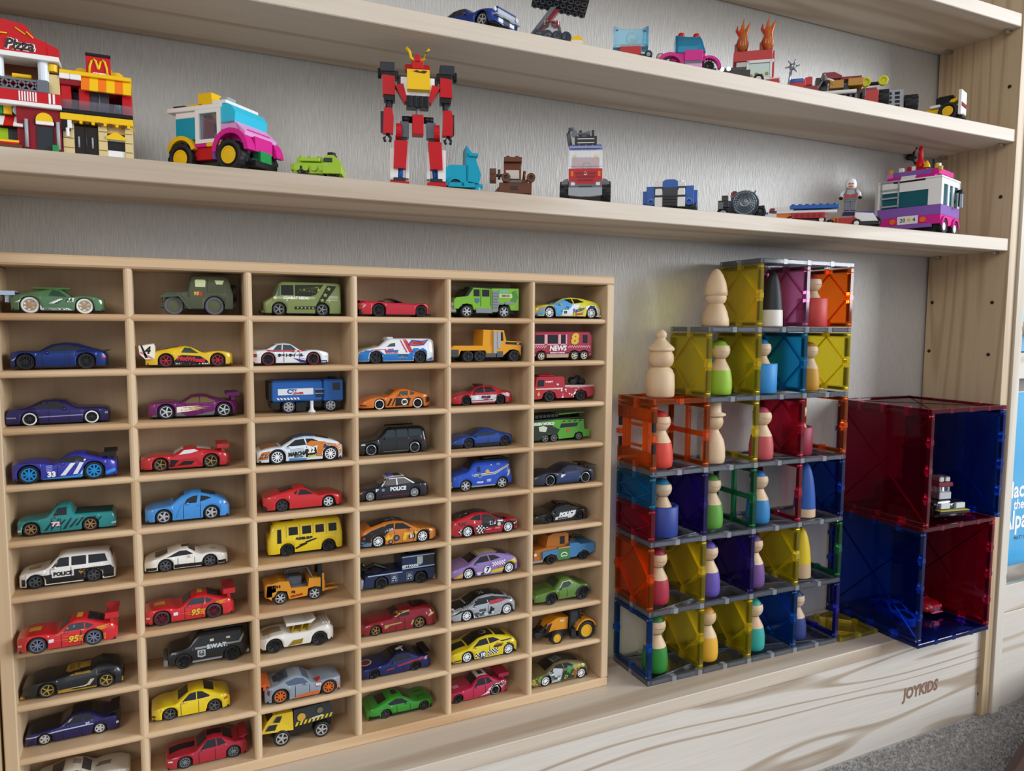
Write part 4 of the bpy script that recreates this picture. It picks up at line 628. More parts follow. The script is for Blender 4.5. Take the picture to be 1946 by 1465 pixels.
c.p([(.37, 16.6), (.42, 19.8), (.48, 20.4), (.48, 16.8)], P('3f5258', .12, 0, .6), 'side_window').p([(.0, 3), (.98, 3), (.98, 6), (.905, 4), (.895, 12.4), (.86, 15), (.72, 15), (.66, 9.4), (.34, 9.4), (.26, 13.4), (.12, 13.2), (.02, 11)], '2277c2', 'lower_flank').p([(.16, 13.2), (.34, 13.6), (.36, 9.8), (.52, 9.8), (.52, 10.6), (.38, 10.6), (.36, 14.4), (.18, 14)], 'c83a44').p([(.58, 24), (.63, 24), (.72, 11), (.66, 11)], 'c83a48').p([(.54, 23.6), (.555, 23.6), (.64, 11), (.62, 11)], 'c83a48').p([(.64, 18), (.70, 23.4), (.84, 22.4), (.93, 24), (.86, 18), (.74, 17)], '3a4ea0', 'flame_print').p([(.66, 18.6), (.72, 22), (.82, 21), (.90, 23), (.84, 18.8), (.74, 18)], 'd85a2a', 'flame_print', .28).t('WHEELS', .78, 20, 3.2, 'a82a1c', .2, .25, .9, .4).t('RACE', .42, 13.8, 2.1, 'c83a48', .2, .2).t('SUPPORT', .44, 12, 2.7, '2a62b4', .2, .3).p([(.52, 5), (.64, 5), (.64, 9.4), (.52, 9.4)], P('9fa4a8', .3, .5), 'side_step').p([(.08, 12.4), (.12, 12.6), (.115, 13.6), (.08, 13.4)], '22262c', 'headlight').b('roof_scoop', .40, .48, 8, 22, 24, 26, P('d8dbe0', .3))
c = Car('toy_car', 'orange classic sports car with a white roundel numbered 80', 291.6, 365, 12, 3, 'LONG', 20, [(311.9, 5.4), (351.4, 5.4)], P('d7721e', .28, 0, .5), rim=rm(10, '2c2d30', .1, .08), wall='f2f2ee', wins=[[(.53, .68), (.57, .88), (.68, .90), (.67, .68)], [(.70, .70), (.71, .88), (.78, .80), (.74, .70)]], glass=P('4a4a44', .15, 0, .5))
c.p([(.49, 3.6), (.68, 3.6), (.71, 11), (.50, 11.4)], '1b1a18').d(.62, 7.2, 3.3, 'f0f0ea').t('80', .62, 7.1, 4.6, '141414', 0, .3, .95, .42).p([(.37, 3.8), (.40, 3.8), (.455, 11), (.425, 11)], '1b1a18').p([(.44, 3.8), (.455, 3.8), (.50, 11), (.48, 11)], '1b1a18').p([(.93, 5), (.99, 7), (.985, 11.4), (.92, 11.6)], '1b1a18', 'rear_print').p([(.01, 5.6), (.10, 5), (.10, 4.2), (.02, 4.4)], '22201c', 'grille')
c = Car('toy_car', 'glossy black sport utility vehicle with chrome ringed wheels', 291.3, 362.7, 13, 4, 'SUV', 27, [(303.5, 6.2), (348.5, 6.2)], P('11161c', .15, 0, .9), rim=rm(6, '3c4046', .12, .1), wall=None, nr=.1, glass=P('26343a', .1, 0, .7), W=30)
for o in [o for o in c.root.children if o.name.startswith('wheel')]: part('chrome_ring', lathe([(4.5, .05), (5.0, -.05), (5.1, .3)], 26, axis='y', cap=False), P('c8d4da', .2, .8), o, True)
c.b('roof_rail', .44, .88, 4.6, 5.6, 26.6, 27.6, BLK).b('roof_rail', .44, .88, 24.4, 25.4, 26.6, 27.6, BLK).p([(.34, 3.4), (.70, 3.6), (.70, 4.2), (.34, 4)], P('9aa6ac', .2, .7), 'sill_trim').p([(.24, 12), (.29, 12), (.29, 13.4), (.25, 13.4)], P('5a666c', .3, .5), 'fender_vent').lamps(0, 11)
c = Car('toy_car', 'black police sedan with white roof, blue beacon and white POLICE lettering', 290.3, 363.5, 13, 5, 'SEDAN', 22.5, [(302, 5.4), (348, 5.4)], P('171c2c', .25, 0, .7), rim=rm(10, 'c4cacf', .16, .1), glass=P('6a6460', .15, 0, .5), nr=.14)
c.tp([(.40, -.62), (.66, -.62), (.66, .62), (.40, .62)], 'e6e8ea', 'roof_panel').p([(.40, 20.6), (.41, 21.6), (.66, 21.6), (.79, 15.6), (.76, 15.2), (.645, 20.8), (.545, 20.8), (.545, 15), (.525, 15), (.525, 20.8)], 'e6e8ea', 'roof_pillar').p([(.33, 14.6), (.41, 21), (.40, 21.6), (.31, 14.6)], 'e6e8ea', 'roof_pillar').t('POLICE', .545, 11.2, 5, 'dfe6ea', .05, .3, 1.0).t('39', .25, 11, 3, 'dfe6ea', .1, .25).p([(.31, 4.4), (.70, 4.8), (.70, 5.3), (.31, 4.9)], '8a3048', 'pinstripe').p([(.0, 8.4), (.05, 8.6), (.05, 10.4), (.0, 10)], 'd07a30', 'indicator').b('beacon', .43, .50, 9, 20, 22, 24.4, P('2a3ab0', .15, 0, .6)).b('beacon_bar', .52, .63, 9, 20, 22, 23.4, P('20242c', .3)).d(.335, 11, 1.5, '7f8a98')
c = pullback('orange and black graffiti car numbered 21 with yellow print', 289.5, 369.6, 6.5, 6, 307.9, 354.4, P('c9762a', .3, 0, .5), True, r=6.5)
c.p([(.0, 4), (.28, 10), (.40, 18), (.30, 21), (.14, 18), (.02, 13)], '1c1b1e').p([(.0, 3), (.14, 3.4), (.13, 6.6), (.02, 8)], '4a86b8').p([(.30, 8.4), (.36, 13), (.38, 9.6), (.43, 13.8), (.40, 7.6), (.34, 6.6)], 'e3b82a', 'letter_print').p([(.54, 8), (.56, 13.2), (.66, 12), (.73, 15), (.66, 10.6), (.60, 10), (.58, 4.6), (.545, 5)], 'e3b82a', 'letter_print').d(.46, 8.4, 3.2, '22262c').d(.46, 8.4, 1.9, '6f7680', 'roundel', 14, .34).d(.385, 5.2, 2.4, '22262c').d(.385, 5.2, 1.4, 'b88a8a', 'roundel', 14, .34).p([(.62, 6), (.70, 6.4), (.70, 11), (.62, 10.6)], '14161a', 'number_plate', .3).t('21', .66, 8.6, 4.2, 'f0f2f4', 0, .3, 1, .42).p([(.33, 16), (.42, 17), (.42, 18.6), (.34, 18)], 'aab4bc').graf(['26221e', '26221e', 'e0b040'], 9, .70, .95, 9, 15, 4).tp([(.30, -.5), (.58, -.5), (.58, .5), (.30, .5)], '24222a', 'roof_panel').tp([(.36, -.3), (.5, -.3), (.46, .2), (.36, .3)], '8a9ab0', 'roof_print').d(.05, 11, 1.3, 'b03a40', 'tail_light')
c = loose('toy_truck', 'dark blue police tow truck lettered CITY POLICE', 293, 16, 7, 'toy truck', 77, 30)
NV = paint('1c2b4e')
for wx in (20, 62): put_wheel(c.root, wx, .3, 6.2, 6.2, 6, rm(5, '26282c', .1, .13)); put_wheel(c.root, wx, 29.7, 6.2, 6.2, 6, rm(5, '26282c', .1, .13), far=True)
c.g('tow_bed', prism([(1, 3), (12, 3), (13, 10), (17, 13.4), (23, 13.4), (27, 10), (28, 4), (54, 4), (55, 10), (58, 13.4), (66, 13.4), (69, 10), (70, 4), (77, 5), (77, 16), (42, 16.4), (4, 15)], .3, 29.7), NV).g('cab', bbox(42, 77, .4, 29.6, 16, 31.5, 1.2), NV).g('roof_light_bar', bbox(50, 74, 6, 24, 31.5, 34, .8), BLK).g('cab_window', box(66, 75, .1, .7, 21, 29), GLASSD).g('cab_stripe', box(42, 77, .05, .6, 17.4, 18.6), 'a9b8c8').g('cab_edge', box(42, 77, .05, .6, 29.6, 30.6), 'a9b8c8').g('bed_stripe', box(6, 42, .05, .5, 14.6, 15.6), 'a9b8c8')
c.g('badge', prism([(58, 22), (61, 20), (64, 22), (64, 29), (58, 29)], .0, .5), 'a9b2ac'); flat_text('lettering', 'CITY POLICE', 3.0, P('dfe6ee'), c.root, 50.5, .25, 20.2, 0, .2)
for x in (30, 46): c.g('tool_hatch', box(x, x + 7, -.1, .4, 5.4, 14), '5a6478'); c.g('hatch_frame', box(x + .6, x + 6.4, -.15, .3, 6, 13.4), '20304e'); c.g('hatch_dot', join(cyl(x + 2, -.4, 7.6, .7, .4, 8, 'y'), cyl(x + 5, -.4, 7.6, .7, .4, 8, 'y')), 'd8dde2'); flat_text('lettering', 'CITY', 1.6, P('c8d0da'), c.root, x + 3.5, -.25, 11.6, 0, .1); flat_text('lettering', 'POLICE', 1.4, P('c8d0da'), c.root, x + 3.5, -.25, 9.8, 0, .1)
c.g('tow_arm', join(tube([(30, 15, 16), (16, 15, 22), (7, 15, 19), (4, 15, 24)], 2), bbox(5, 14, 7, 23, 15, 19, 1), bbox(2, 7, 6, 24, 19, 22, 1)), BLK).g('rear_bumper', box(-.5, 2, 1, 29, 2.5, 12), 'a0a8b4').g('front_bumper', bbox(75.5, 78, 1, 29, 3, 8, .6), P('b4bac2', .3, .6))
c = Car('toy_car', 'metallic crimson fantasy coupe with gold trim', 290.5, 370.3, 10, 8, 'LONG', 22.5, [(305.6, 5.6), (351.6, 6.4)], P('8c1626', .25, .2, .7), rim=rm(5, 'b99448', .1, .1), W=31, wins=[[(.46, .72), (.52, .88), (.62, .90), (.64, .74)]], glass=P('22120e', .12, 0, .6), top=[(0, .36), (.03, .52), (.12, .62), (.40, .70), (.50, .90), (.60, .95), (.72, 1), (.88, .98), (.96, .86), (1, .6)])
GO = P('d9c07a', .2, .7, .4)
c.p([(.29, 8.6), (.52, 10), (.52, 11.2), (.30, 10.2)], GO, 'gold_trim').p([(.29, 6.6), (.33, 6.8), (.36, 9), (.30, 8.8)], GO, 'gold_trim').p([(.64, 6.4), (.68, 6.2), (.70, 11), (.66, 11)], GO, 'gold_trim').p([(.41, 16.4), (.48, 20.2), (.64, 21.2), (.64, 20), (.52, 18.6), (.46, 16.6)], GO, 'window_trim', .3).p([(.88, 12), (.97, 13.4), (.97, 15.6), (.88, 14.6)], GO, 'gold_trim').p([(.10, 5), (.14, 5.4), (.16, 9), (.12, 8)], GO, 'gold_trim').tp([(.68, -.4), (.92, -.35), (.92, .35), (.68, .4)], P('1c1216', .3), 'engine_cover')
c = Car('toy_car', 'dark metallic blue muscle car with red streaks and a round hood badge', 291.2, 364.5, 12.5, 9, 'COUPE', 21.5, [(303.9, 5.2), (347.8, 5.2)], met('22306e'), rim=rm(5, '1c1d22', .1, .13), W=31, nr=.14)
c.p([(.50, 9), (.94, 12.4), (.95, 14.4), (.70, 13), (.50, 10.6)], '9a2a3e').p([(.34, 6.6), (.46, 8), (.46, 9.4), (.36, 8.4)], '9a2a3e').tp([(.10 + .085 * math.cos(i * .3927), .0 + .45 * math.sin(i * .3927)) for i in range(16)], 'c9c4bc', 'hood_roundel').tp([(.10 + .068 * math.cos(i * .3927), .0 + .36 * math.sin(i * .3927)) for i in range(16)], '7a2430', 'hood_roundel', .3).tp([(.44, -.62), (.98, -.62), (.98, .62), (.44, .62)], P('14151c', .4), 'roof_panel').d(.92, 12.4, 1.4, 'b9a8b4').wing(.90, 1.0, 16.4, P('14151c', .4), 2, 1, False)
c.tp([(.53, -.25), (.57, -.25), (.66, .15), (.66, .3), (.53, .0)], 'd8d8dc', 'roof_letter', .32).tp([(.60, -.5), (.62, -.5), (.62, .28), (.60, .28)], 'd8d8dc', 'roof_letter', .32)
c = Car('toy_car', 'grass green sports car with a black underside', 298, 368.7, 17, 10, 'GT', 20, [(317.2, 5.2), (358.3, 5.2)], P('2f8f2c', .3, 0, .5), True, rim=rm(6, '4c5054', .14, .16), W=31, wins=[[(.38, .66), (.48, .88), (.57, .92), (.70, .78), (.66, .68)]], rw=(.70, .84))
c.p([(.02, 2.6), (.98, 2.6), (.98, 5.4), (.6, 4.6), (.3, 5.6), (.02, 6.2)], P('17191a', .4), 'lower_flank').tp([(.40, -.3), (.48, -.3), (.48, .3), (.40, .3)], GLASSD, 'sunroof').tp([(.78, -.5), (.90, -.42), (.90, -.2), (.78, -.25)], '1f6f22', 'hood_vent').tp([(.78, .5), (.90, .42), (.90, .2), (.78, .25)], '1f6f22', 'hood_vent')
# ---------------------------------------------------------------- column 5
LG = P('7ab32a', .28, 0, .5); SV = P('8d9298', .35, .5)
c = loose('toy_truck', 'lime green fire engine with grey side lockers', 386, 8, 1, 'toy truck', 77, 30)
for wx in (16.9, 59.1): put_wheel(c.root, wx, .2, 6.3, 6.3, 6, rm(6, 'c8ccd0', .06, .16)); put_wheel(c.root, wx, 29.8, 6.3, 6.3, 6, rm(6, 'c8ccd0', .06, .16), far=True)
c.g('body', prism([(3, 9), (8, 9), (11, 13.4), (17, 14.6), (23, 13.4), (25, 8), (45, 8), (45, 30), (24, 30.6), (18, 22), (6, 20.6), (3, 18)], .6, 29.4), LG).g('rear_body', prism([(45, 6), (51, 6), (53, 13.6), (59, 14.8), (65, 13.6), (67, 8), (76, 8), (76, 31), (45, 30.4)], .3, 29.7), LG)
c.g('windscreen', prism([(14.6, 22.2), (18.4, 22.4), (24, 30.2), (20.6, 30.2)], .4, 29.6), P('20241f', .2)).g('side_window', box(24.5, 31, .3, .8, 22, 29), GLASSD).g('side_window', box(34, 42, .3, .8, 22, 29), GLASSD).g('door_seam', join(box(32.2, 32.6, .2, .7, 12, 29.5), box(43.4, 43.8, .2, .7, 12, 29.5)), '4a7a18')
c.g('side_locker', join(box(45.6, 52, -.2, .8, 7, 28), box(27, 45, -.3, 1, 5, 9.6), box(52, 58, -.2, .8, 13.8, 16), box(60, 70, -.2, .8, 14, 17)), SV).g('locker_bar', join(*[box(45.8, 51.8, -.5, .3, 10 + i * 3, 11 + i * 3) for i in range(6)]), P('6c7278', .4, .5)).g('side_print', join(box(53, 68, -.1, .5, 21, 25)), 'b9d2a0').g('side_print', box(53, 64, -.1, .5, 26, 29), '6fb0a0'); flat_text('lettering', 'RESCUE', 2.5, P('9a4a3a'), c.root, 60.5, -.25, 23, 0, .2)
c.g('badge', prism([(26, 17), (28.4, 14.6), (30.8, 17), (30.8, 20), (26, 20)], .1, .6), '4a6f9a').g('front_bumper', join(bbox(-1, 6, 2, 28, 5, 12, 1), bbox(0, 12, 1, 29, 11, 16, 1)), P('9aa08c', .35, .4)).g('roof_ladder', bbox(22, 74, 7, 23, 30.6, 32, .5), P('3c4a2a', .5)).g('chassis', box(6, 74, 8, 22, 4, 10), BLK); c.g('rear_print', prism([(66, 18), (72, 16), (75, 22), (72, 29), (68, 27), (70, 22)], -.1, .4), '4a8a3a')
c = loose('toy_truck', 'amber flatbed semi truck with chrome exhaust stacks', 386, 8, 2, 'toy truck', 80, 29)
for wx in (18.4, 31.2, 71): put_wheel(c.root, wx, .3, 5.9, 5.9, 6, rm(5, '3a3c40', .1, .13)); put_wheel(c.root, wx, 28.7, 5.9, 5.9, 6, rm(5, '3a3c40', .1, .13), far=True)
AM = paint('e09a14')
c.g('flatbed', prism([(0, 9), (8, 6), (10.5, 12), (38, 12), (40, 8), (48, 8), (48, 17), (3, 17), (0, 15)], 1, 28), AM).g('sleeper_cab', prism([(35, 17), (47, 17), (52, 33), (36, 33.6)], 1.5, 27.5), AM).g('cab', prism([(46, 9), (60, 9), (62, 21.5), (59, 33), (46, 33.4)], .6, 28.4), AM).g('hood', prism([(58, 6), (63, 10), (66, 12.4), (71, 13), (77, 11), (79, 6), (79.5, 21), (60, 22)], .8, 28.2), AM)
c.g('exhaust_stack', join(box(47, 50.6, -.4, 1.5, 9, 32), box(51.4, 55, -.4, 1.5, 14, 32)), P('e8ecee', .1, .95)).g('side_window', prism([(54.6, 22), (58.4, 22), (57.6, 31), (54.6, 31.4)], .3, .7), GLASSD).g('windscreen', prism([(59.4, 22.5), (61.6, 22), (59.4, 31.5), (58.8, 31.5)], 3, 26), GLASSD).g('hood_stripe', prism([(61, 18.4), (79.3, 17.4), (79.3, 19.8), (61, 21)], .5, .9), '16140f').g('grille', bbox(78.6, 80.4, 3, 26, 5, 20, .4), P('22231f', .3, .4)).g('fuel_tank', join(box(38, 50, .2, 4, 5, 9), box(51, 58, .2, 4, 5, 11)), P('5a5d60', .4, .5)).g('chassis', box(4, 78, 9, 20, 4, 10), BLK).g('bed_edge', join(box(-.6, 8, .5, 28.5, 6, 13)), P('3a3d40', .5)); flat_text('lettering', '6x6', 1.8, P('e8d8b0'), c.root, 75.6, .3, 18.7, 0, .15)
c = Car('toy_car', 'red fire chief sedan with silver side graphic and roof beacon', 388.3, 459.2, 14, 3, 'SEDAN', 20, [(405, 5.2), (444.4, 5.2)], P('b71e2e', .25, 0, .6), rim=rm(10, '1c1d20', .1, .08), top=[(0, .38), (.04, .52), (.12, .58), (.28, .66), (.42, .94), (.55, 1), (.68, .97), (.84, .74), (.97, .68), (1, .45)])
c.p([(.28, 3.2), (.70, 3.6), (.74, 9), (.82, 12.6), (.95, 11), (.93, 8), (.84, 9.6), (.70, 8), (.66, 5), (.30, 4.4)], 'c9ccd4').p([(.20, 9.6), (.40, 10.8), (.72, 10.8), (.72, 6), (.32, 5.4)], 'c9ccd4').t('STAGE', .545, 8.4, 3.3, '2a2440', 0, .35, 1, .4).t('CHIEF', .545, 5.8, 1.9, 'a02a40', 0, .2, 1, .4).d(.40, 8, 2.2, 'e6e8ec').d(.65, 9.6, 1.6, 'd9c8b0').b('beacon', .44, .55, 9, 20, 19.6, 21.6, BLK)
c = Car('toy_car', 'plain dark blue sports coupe with a black sill', 388.4, 460, 15, 4, 'GT', 19.5, [(408.7, 5.6), (450.3, 5.6)], P('173f8e', .35, 0, .4), rim=rm(6, '3a3c42', .12, .14), W=30, wins=[[(.36, .66), (.46, .86), (.56, .90), (.74, .78), (.66, .68)]], glass=P('1b2a44', .15, 0, .5))
c.p([(.02, 2.6), (.98, 2.6), (.98, 5.6), (.02, 5)], P('1d2024', .4), 'lower_flank').tp([(.48, -.3), (.58, -.3), (.58, .3), (.48, .3)], GLASSD, 'sunroof')
c = Car('toy_truck', 'royal blue armoured truck with cream side stripes and silver wheels', 389.5, 459, 14, 5, 'SUV', 31, [(404.8, 6.4), (447.3, 6.4)], P('1f4fc0', .28, 0, .5), rim=rm(6, 'd8dce0', .06, .16), wins=[], ws=(.28, .37), nr=.1, W=30, cat='toy truck', sill=6, top=[(0, .44), (.03, .58), (.22, .66), (.28, .72), (.36, .95), (.42, 1), (.95, 1), (1, .66)])
c.p([(.34, 16), (.70, 17), (.97, 25.4), (.985, 27.4), (.70, 19.4), (.34, 18.2)], 'd6cfae').p([(.34, 16.8), (.70, 17.9), (.97, 26.2), (.97, 26.7), (.70, 18.5), (.34, 17.4)], '23449a', 'pinstripe', .3).p([(.40, 20.5), (.41, 25.4), (.46, 26), (.46, 20.5)], P('1a2c66', .2), 'side_window').d(.445, 16.4, 2.3, '9aa29a').d(.445, 16.4, 1.5, '2f4a8a', 'roundel', 6, .34).d(.575, 20, 2.4, 'c9a44a', 'badge').t('POLICE', .445, 9.4, 2.2, 'e8ecf4', 0, .2).p([(.56, 9.2), (.63, 9.4), (.63, 12.4), (.56, 12.2)], 'aab4d0', 'marker_print').p([(.90, 13), (.94, 15), (.97, 21), (.93, 20)], 'd6cfae').p([(.64, 26), (.66, 26), (.66, 27.2), (.64, 27.2)], 'd8dce8', 'marker_print').p([(.74, 26), (.80, 26), (.80, 28), (.74, 28)], '6f8ad0', 'marker_print').b('roof_rack', .38, .97, 4, 26, 30.6, 32.4, BLK).b('roof_hatch', .55, .85, 8, 22, 32.4, 34.4, P('2a2d32', .4)).b('side_step', .30, .70, -1, 1.4, 4.8, 6.2, P('a8adb2', .4, .5)).b('front_bumper', -.05, .01, 2, 28, 5, 12, P('9aa0a8', .4, .5))
c = pullback('red and black rally car numbered 69 with checkered flag', 384, 460.4, 2, 6, 402.3, 449.2, P('b5202c', .28, 0, .6), True)
c.p([(.44, 10), (.46, 22), (.60, 21), (.80, 17), (.98, 12), (.98, 6), (.80, 11), (.62, 9)], '1b1c20').p([(.45, 4), (.72, 5), (.74, 8.6), (.50, 8.8)], 'a81c28').chk(.355, 6.6, 7, 3, 1.9).chk(.37, 3.4, 5, 2, 1.9).chk(.10, 5, 3, 3, 1.7).t('69', .60, 13.6, 4.6, '101114', 0, .3, 1, .5).p([(.56, 11.6), (.645, 11.9), (.645, 15.7), (.56, 15.4)], 'dfe3e6', 'number_plate', .3).d(.70, 11.4, 2.0, 'c4c6b0').t('Yokomo', .72, 14.8, 1.9, 'e8ecee', .1, .15).t('racing', .54, 7.2, 2.4, 'e89aa0', .3, .1).t('SPEED', .68, 7.4, 2.2, 'd8808a', 0, .15).p([(.93, 8.4), (.99, 10.4), (.985, 11.8), (.96, 10), (.93, 11)], 'dfe6ea', 'headlight').tp([(.30, -.45), (.56, -.45), (.56, .45), (.30, .45)], '2a2a2e', 'roof_panel').tp([(.05, -.5), (.25, -.5), (.25, .4), (.05, .4)], '3a3a3e', 'tail_panel').tp([(.16, -.3), (.28, -.35), (.28, -.15), (.16, -.1)], 'b4bac0', 'tail_print').chk(.10, 13.6, 5, 2, 1.7, 'b5202c', '2a1418')
c = pullback('lilac rally car with a white roundel numbered 7', 384, 462.3, 4, 7, 404.1, 451.4, P('8d74ac', .3, 0, .5))
c.d(.525, 8.4, 4.6, '22242a').d(.525, 8.4, 4.2, 'e6ebf0', 'roundel', 20, .34).t('7', .525, 8.4, 7, '15171b', .1, .35, 1, .5).chk(.60, 11.4, 11, 3, 1.35, 'eef0f4', '8d74ac', 1.2).p([(.57, 4), (.75, 4.6), (.80, 12), (.98, 12), (.975, 15.4), (.86, 15.4), (.74, 8.4), (.60, 7.2)], 'd8c222').p([(.04, 3.4), (.14, 3.4), (.19, 8.6), (.10, 6.6)], 'd8a222').graf(['3a3a44', 'd8d0e0', '4a3a6a'], 7, .35, .48, 3.6, 6.6, 3).tp([(.40, -.55), (.72, -.5), (.72, .5), (.40, .55)], 'a89a72', 'roof_panel').d(.69, 9.6, .9, 'c03a3a').d(.76, 9.9, .9, 'c03a3a').p([(.94, 14.8), (.965, 14.8), (.965, 17), (.945, 17)], 'e8eef2', 'tail_light')
c = pullback('silver and black rally car numbered 74 with a red rear window panel', 384, 459.7, 4.5, 8, 402.5, 449.4, P('aab0b6', .3, .2, .5))
c.p([(.48, 4.6), (.62, 5), (.66, 10), (.60, 13.6), (.58, 8)], '1b1d22').p([(.0, 8), (.20, 13), (.36, 18.6), (.60, 20.4), (.94, 17), (.92, 19.4), (.64, 23), (.40, 22), (.20, 16)], '1b1d22').p([(.585, 15.4), (.72, 15.8), (.84, 17.6), (.76, 19.4), (.59, 19)], 'b3283a', 'rear_panel', .3).t('74', .385, 4.8, 4.2, '14161a', 0, .3, 1, .5).p([(.345, 3), (.425, 3.2), (.425, 6.6), (.345, 6.4)], 'e4e8ec', 'number_plate', .3).t('KING', .475, 10.6, 3, '2a2e36', 0, .25).p([(.43, 8.9), (.52, 9.2), (.52, 12.2), (.43, 11.9)], '8f969e').p([(.44, 9.3), (.512, 9.6), (.512, 11.9), (.44, 11.6)], 'b8bec4', 'number_plate', .28).graf(['4a5058', 'c9ced4', '3a3f48'], 7, .36, .55, 5, 8.4, 9).d(.63, 6.4, 1.6, 'c4cad0').tp([(.40, -.55), (.72, -.5), (.72, .5), (.40, .55)], '17181c', 'roof_panel').tp([(.48, -.3), (.56, -.3), (.56, .2), (.48, .2)], 'a4a9b0', 'roof_print').tp([(.04, -.6), (.26, -.6), (.26, .6), (.04, .6)], '1b1c20', 'hood_panel').p([(.03, 12.2), (.08, 12.6), (.08, 14), (.03, 13.6)], 'dfe3e6', 'hood_number')
c = pullback('yellow and black rally car with a blue roundel numbered 10', 384, 462.9, 5.5, 9, 403.3, 452.1, P('dcc71e', .28, 0, .5))
c.chk(.36, 4.2, 4, 3, 1.7).chk(.54, 4.4, 8, 4, 1.5, '17181c', 'f0f0ea', 1.5).d(.465, 6.8, 4.0, '1f4f92').t('10', .465, 6.8, 5.6, 'f2f4f6', 0, .35, 1, .46).t('RACING', .69, 13.4, 2.5, '2a2418', .2, .3).p([(.62, 14), (.68, 16.8), (.78, 15.4), (.74, 13)], 'a8642a', 'sponsor_print').t('PRO', .85, 14.6, 1.8, '3a3420', 0, .15).p([(.16, 3.6), (.34, 4), (.34, 5.6), (.18, 6)], '26241a').p([(.72, 18.2), (.90, 18.6), (.92, 17.6), (.76, 17)], '26241a').tp([(.42, -.55), (.66, -.52), (.66, .52), (.42, .55)], '1b1a18', 'roof_panel').tp([(.54 + .05 * math.cos(i * .5236), .3 * math.sin(i * .5236)) for i in range(12)], '9a9a92', 'roof_roundel', .3).tp([(.53 + .035 * math.cos(i * .5236), .22 * math.sin(i * .5236)) for i in range(12)], '1b1a18', 'roof_roundel', .36).tp([(.04, -.4), (.26, -.4), (.26, .4), (.04, .4)], '20201e', 'hood_panel').p([(.04, 3.6), (.14, 4.2), (.16, 6), (.06, 5)], '22221a', 'grille')
c = Car('toy_car', 'deep pink muscle car with white splash print and tall tail wing', 386.7, 455.5, 14, 10, 'COUPE', 23, [(396.2, 5.2), (440.2, 6)], P('b3214a', .28, 0, .6), rim=rm(5, '2a2b30', .1, .12), W=31)
c.p([(.52, 3.4), (.68, 5), (.64, 8.4), (.72, 13.6), (.86, 12.4), (.97, 14), (.96, 11), (.84, 9), (.76, 11.4), (.66, 9.6), (.60, 6)], 'e0d6dc', 'splash_print').graf(['d8ccd4', '4a3a42', 'e6dde2'], 10, .62, .94, 8, 14, 5).tp([(.48, -.5), (.66, -.5), (.66, .5), (.48, .5)], 'd9d4d2', 'roof_panel').tp([(.54, -.3), (.62, -.3), (.62, .25), (.54, .25)], '22242a', 'roof_number', .3).tp([(.10, -.4), (.20, -.4), (.20, 0), (.10, 0)], 'c88a9a', 'hood_print').wing(.84, 1.02, 19.6, P('a81c44', .3, 0, .5), 4, 2.6, True)
for o in [o for o in c.root.children if o.name.startswith('wheel')][2:3]: part('chrome_ring', lathe([(4.2, .05), (4.9, -.05), (5.0, .3)], 26, axis='y', cap=False), P('d0d4d8', .2, .7), o, True)
# ---------------------------------------------------------------- column 6
c = pullback('blue and yellow rally car with Racing script and white wheels', 481.5, 565, 6, 1, 499.1, 552, P('d9cf3a', .28, 0, .5), H=23.5)
c.p([(.0, 4), (.18, 14), (.34, 18.6), (.42, 21), (.56, 15), (.46, 8), (.36, 3)], '4f9fd8').p([(.0, 3), (.14, 9), (.20, 14), (.06, 12)], 'a8977c').p([(.78, 3), (.98, 3), (.985, 10), (.86, 15), (.74, 14)], 'e6ecf0').p([(.40, 3), (.52, 3), (.66, 15.4), (.56, 16)], 'dfe9f2').p([(.36, 7), (.44, 13), (.50, 14), (.46, 7)], '22262e').p([(.385, 3.6), (.49, 3.8), (.47, 10), (.395, 9.6)], 'dfe3e0', 'number_plate', .3).t('03', .435, 6.8, 3.8, '1b1d22', 0, .25, 1, .42).t('Racing', .63, 9.6, 6, '2b3a86', .25, .2, .95, .38, 12).t('Speed', .64, 5.4, 4.4, 'b8486a', .3, .15, .9, .38, 6).t('PRO', .845, 13, 3, '1d3d78', .1, .4).b('front_splitter', -.02, .08, 3, 30, 2, 3.6, BLK).b('rear_bumper', .93, 1.0, 2, 31, 2, 4, 'd8dde0').tp([(.40, -.5), (.68, -.5), (.68, .5), (.40, .5)], '2c4f86', 'roof_panel')
c = loose('toy_bus', 'crimson news bus with a big yellow 8 and six wheels', 481, 8, 2, 'toy bus', 72.5, 30)
for wx in (8.8, 50.4, 62.6): put_wheel(c.root, wx, .2, 5.2, 5.2, 5, rm(5, 'd9cdb0', .18, .18)); put_wheel(c.root, wx, 29.8, 5.2, 5.2, 5, rm(5, 'd9cdb0', .18, .18), far=True)
CR = P('a3243c', .28, 0, .5)
c.g('body', prism([(-.5, 5), (2, 5), (3.4, 10), (8.8, 11.8), (14, 10), (15, 4), (43, 4), (44.6, 10), (50.4, 11.6), (56.5, 9.6), (62.6, 11.6), (68, 10), (69, 4), (72, 6), (72, 27), (69, 31), (2, 30.4), (-.5, 18)], .5, 29.5), CR).g('roof', bbox(2, 70, 3, 27, 30, 31.6, .6), CR)
for a, b in ((.6, 12), (16.4, 29), (33, 38.4), (61, 66.6)): c.g('side_window', prism([(a, 19), (b, 19), (b, 28), (a + (1.5 if a < 3 else 0), 28)], .1, .8), GLASSD)
c.g('window_frame', join(box(12.4, 16, .0, .7, 17.4, 28.6), box(29.4, 32.6, .0, .7, 17.4, 28.6), box(0, 40, .0, .7, 17, 18.2), box(38.8, 40.4, 0, .7, 17.4, 28.6)), 'dfa0a8').g('skirt', box(15.4, 42, -.2, 1, 3.4, 7), 'b39a86').g('stripe', box(0, 72, .2, .7, 8.4, 9.2), '1c1c20')
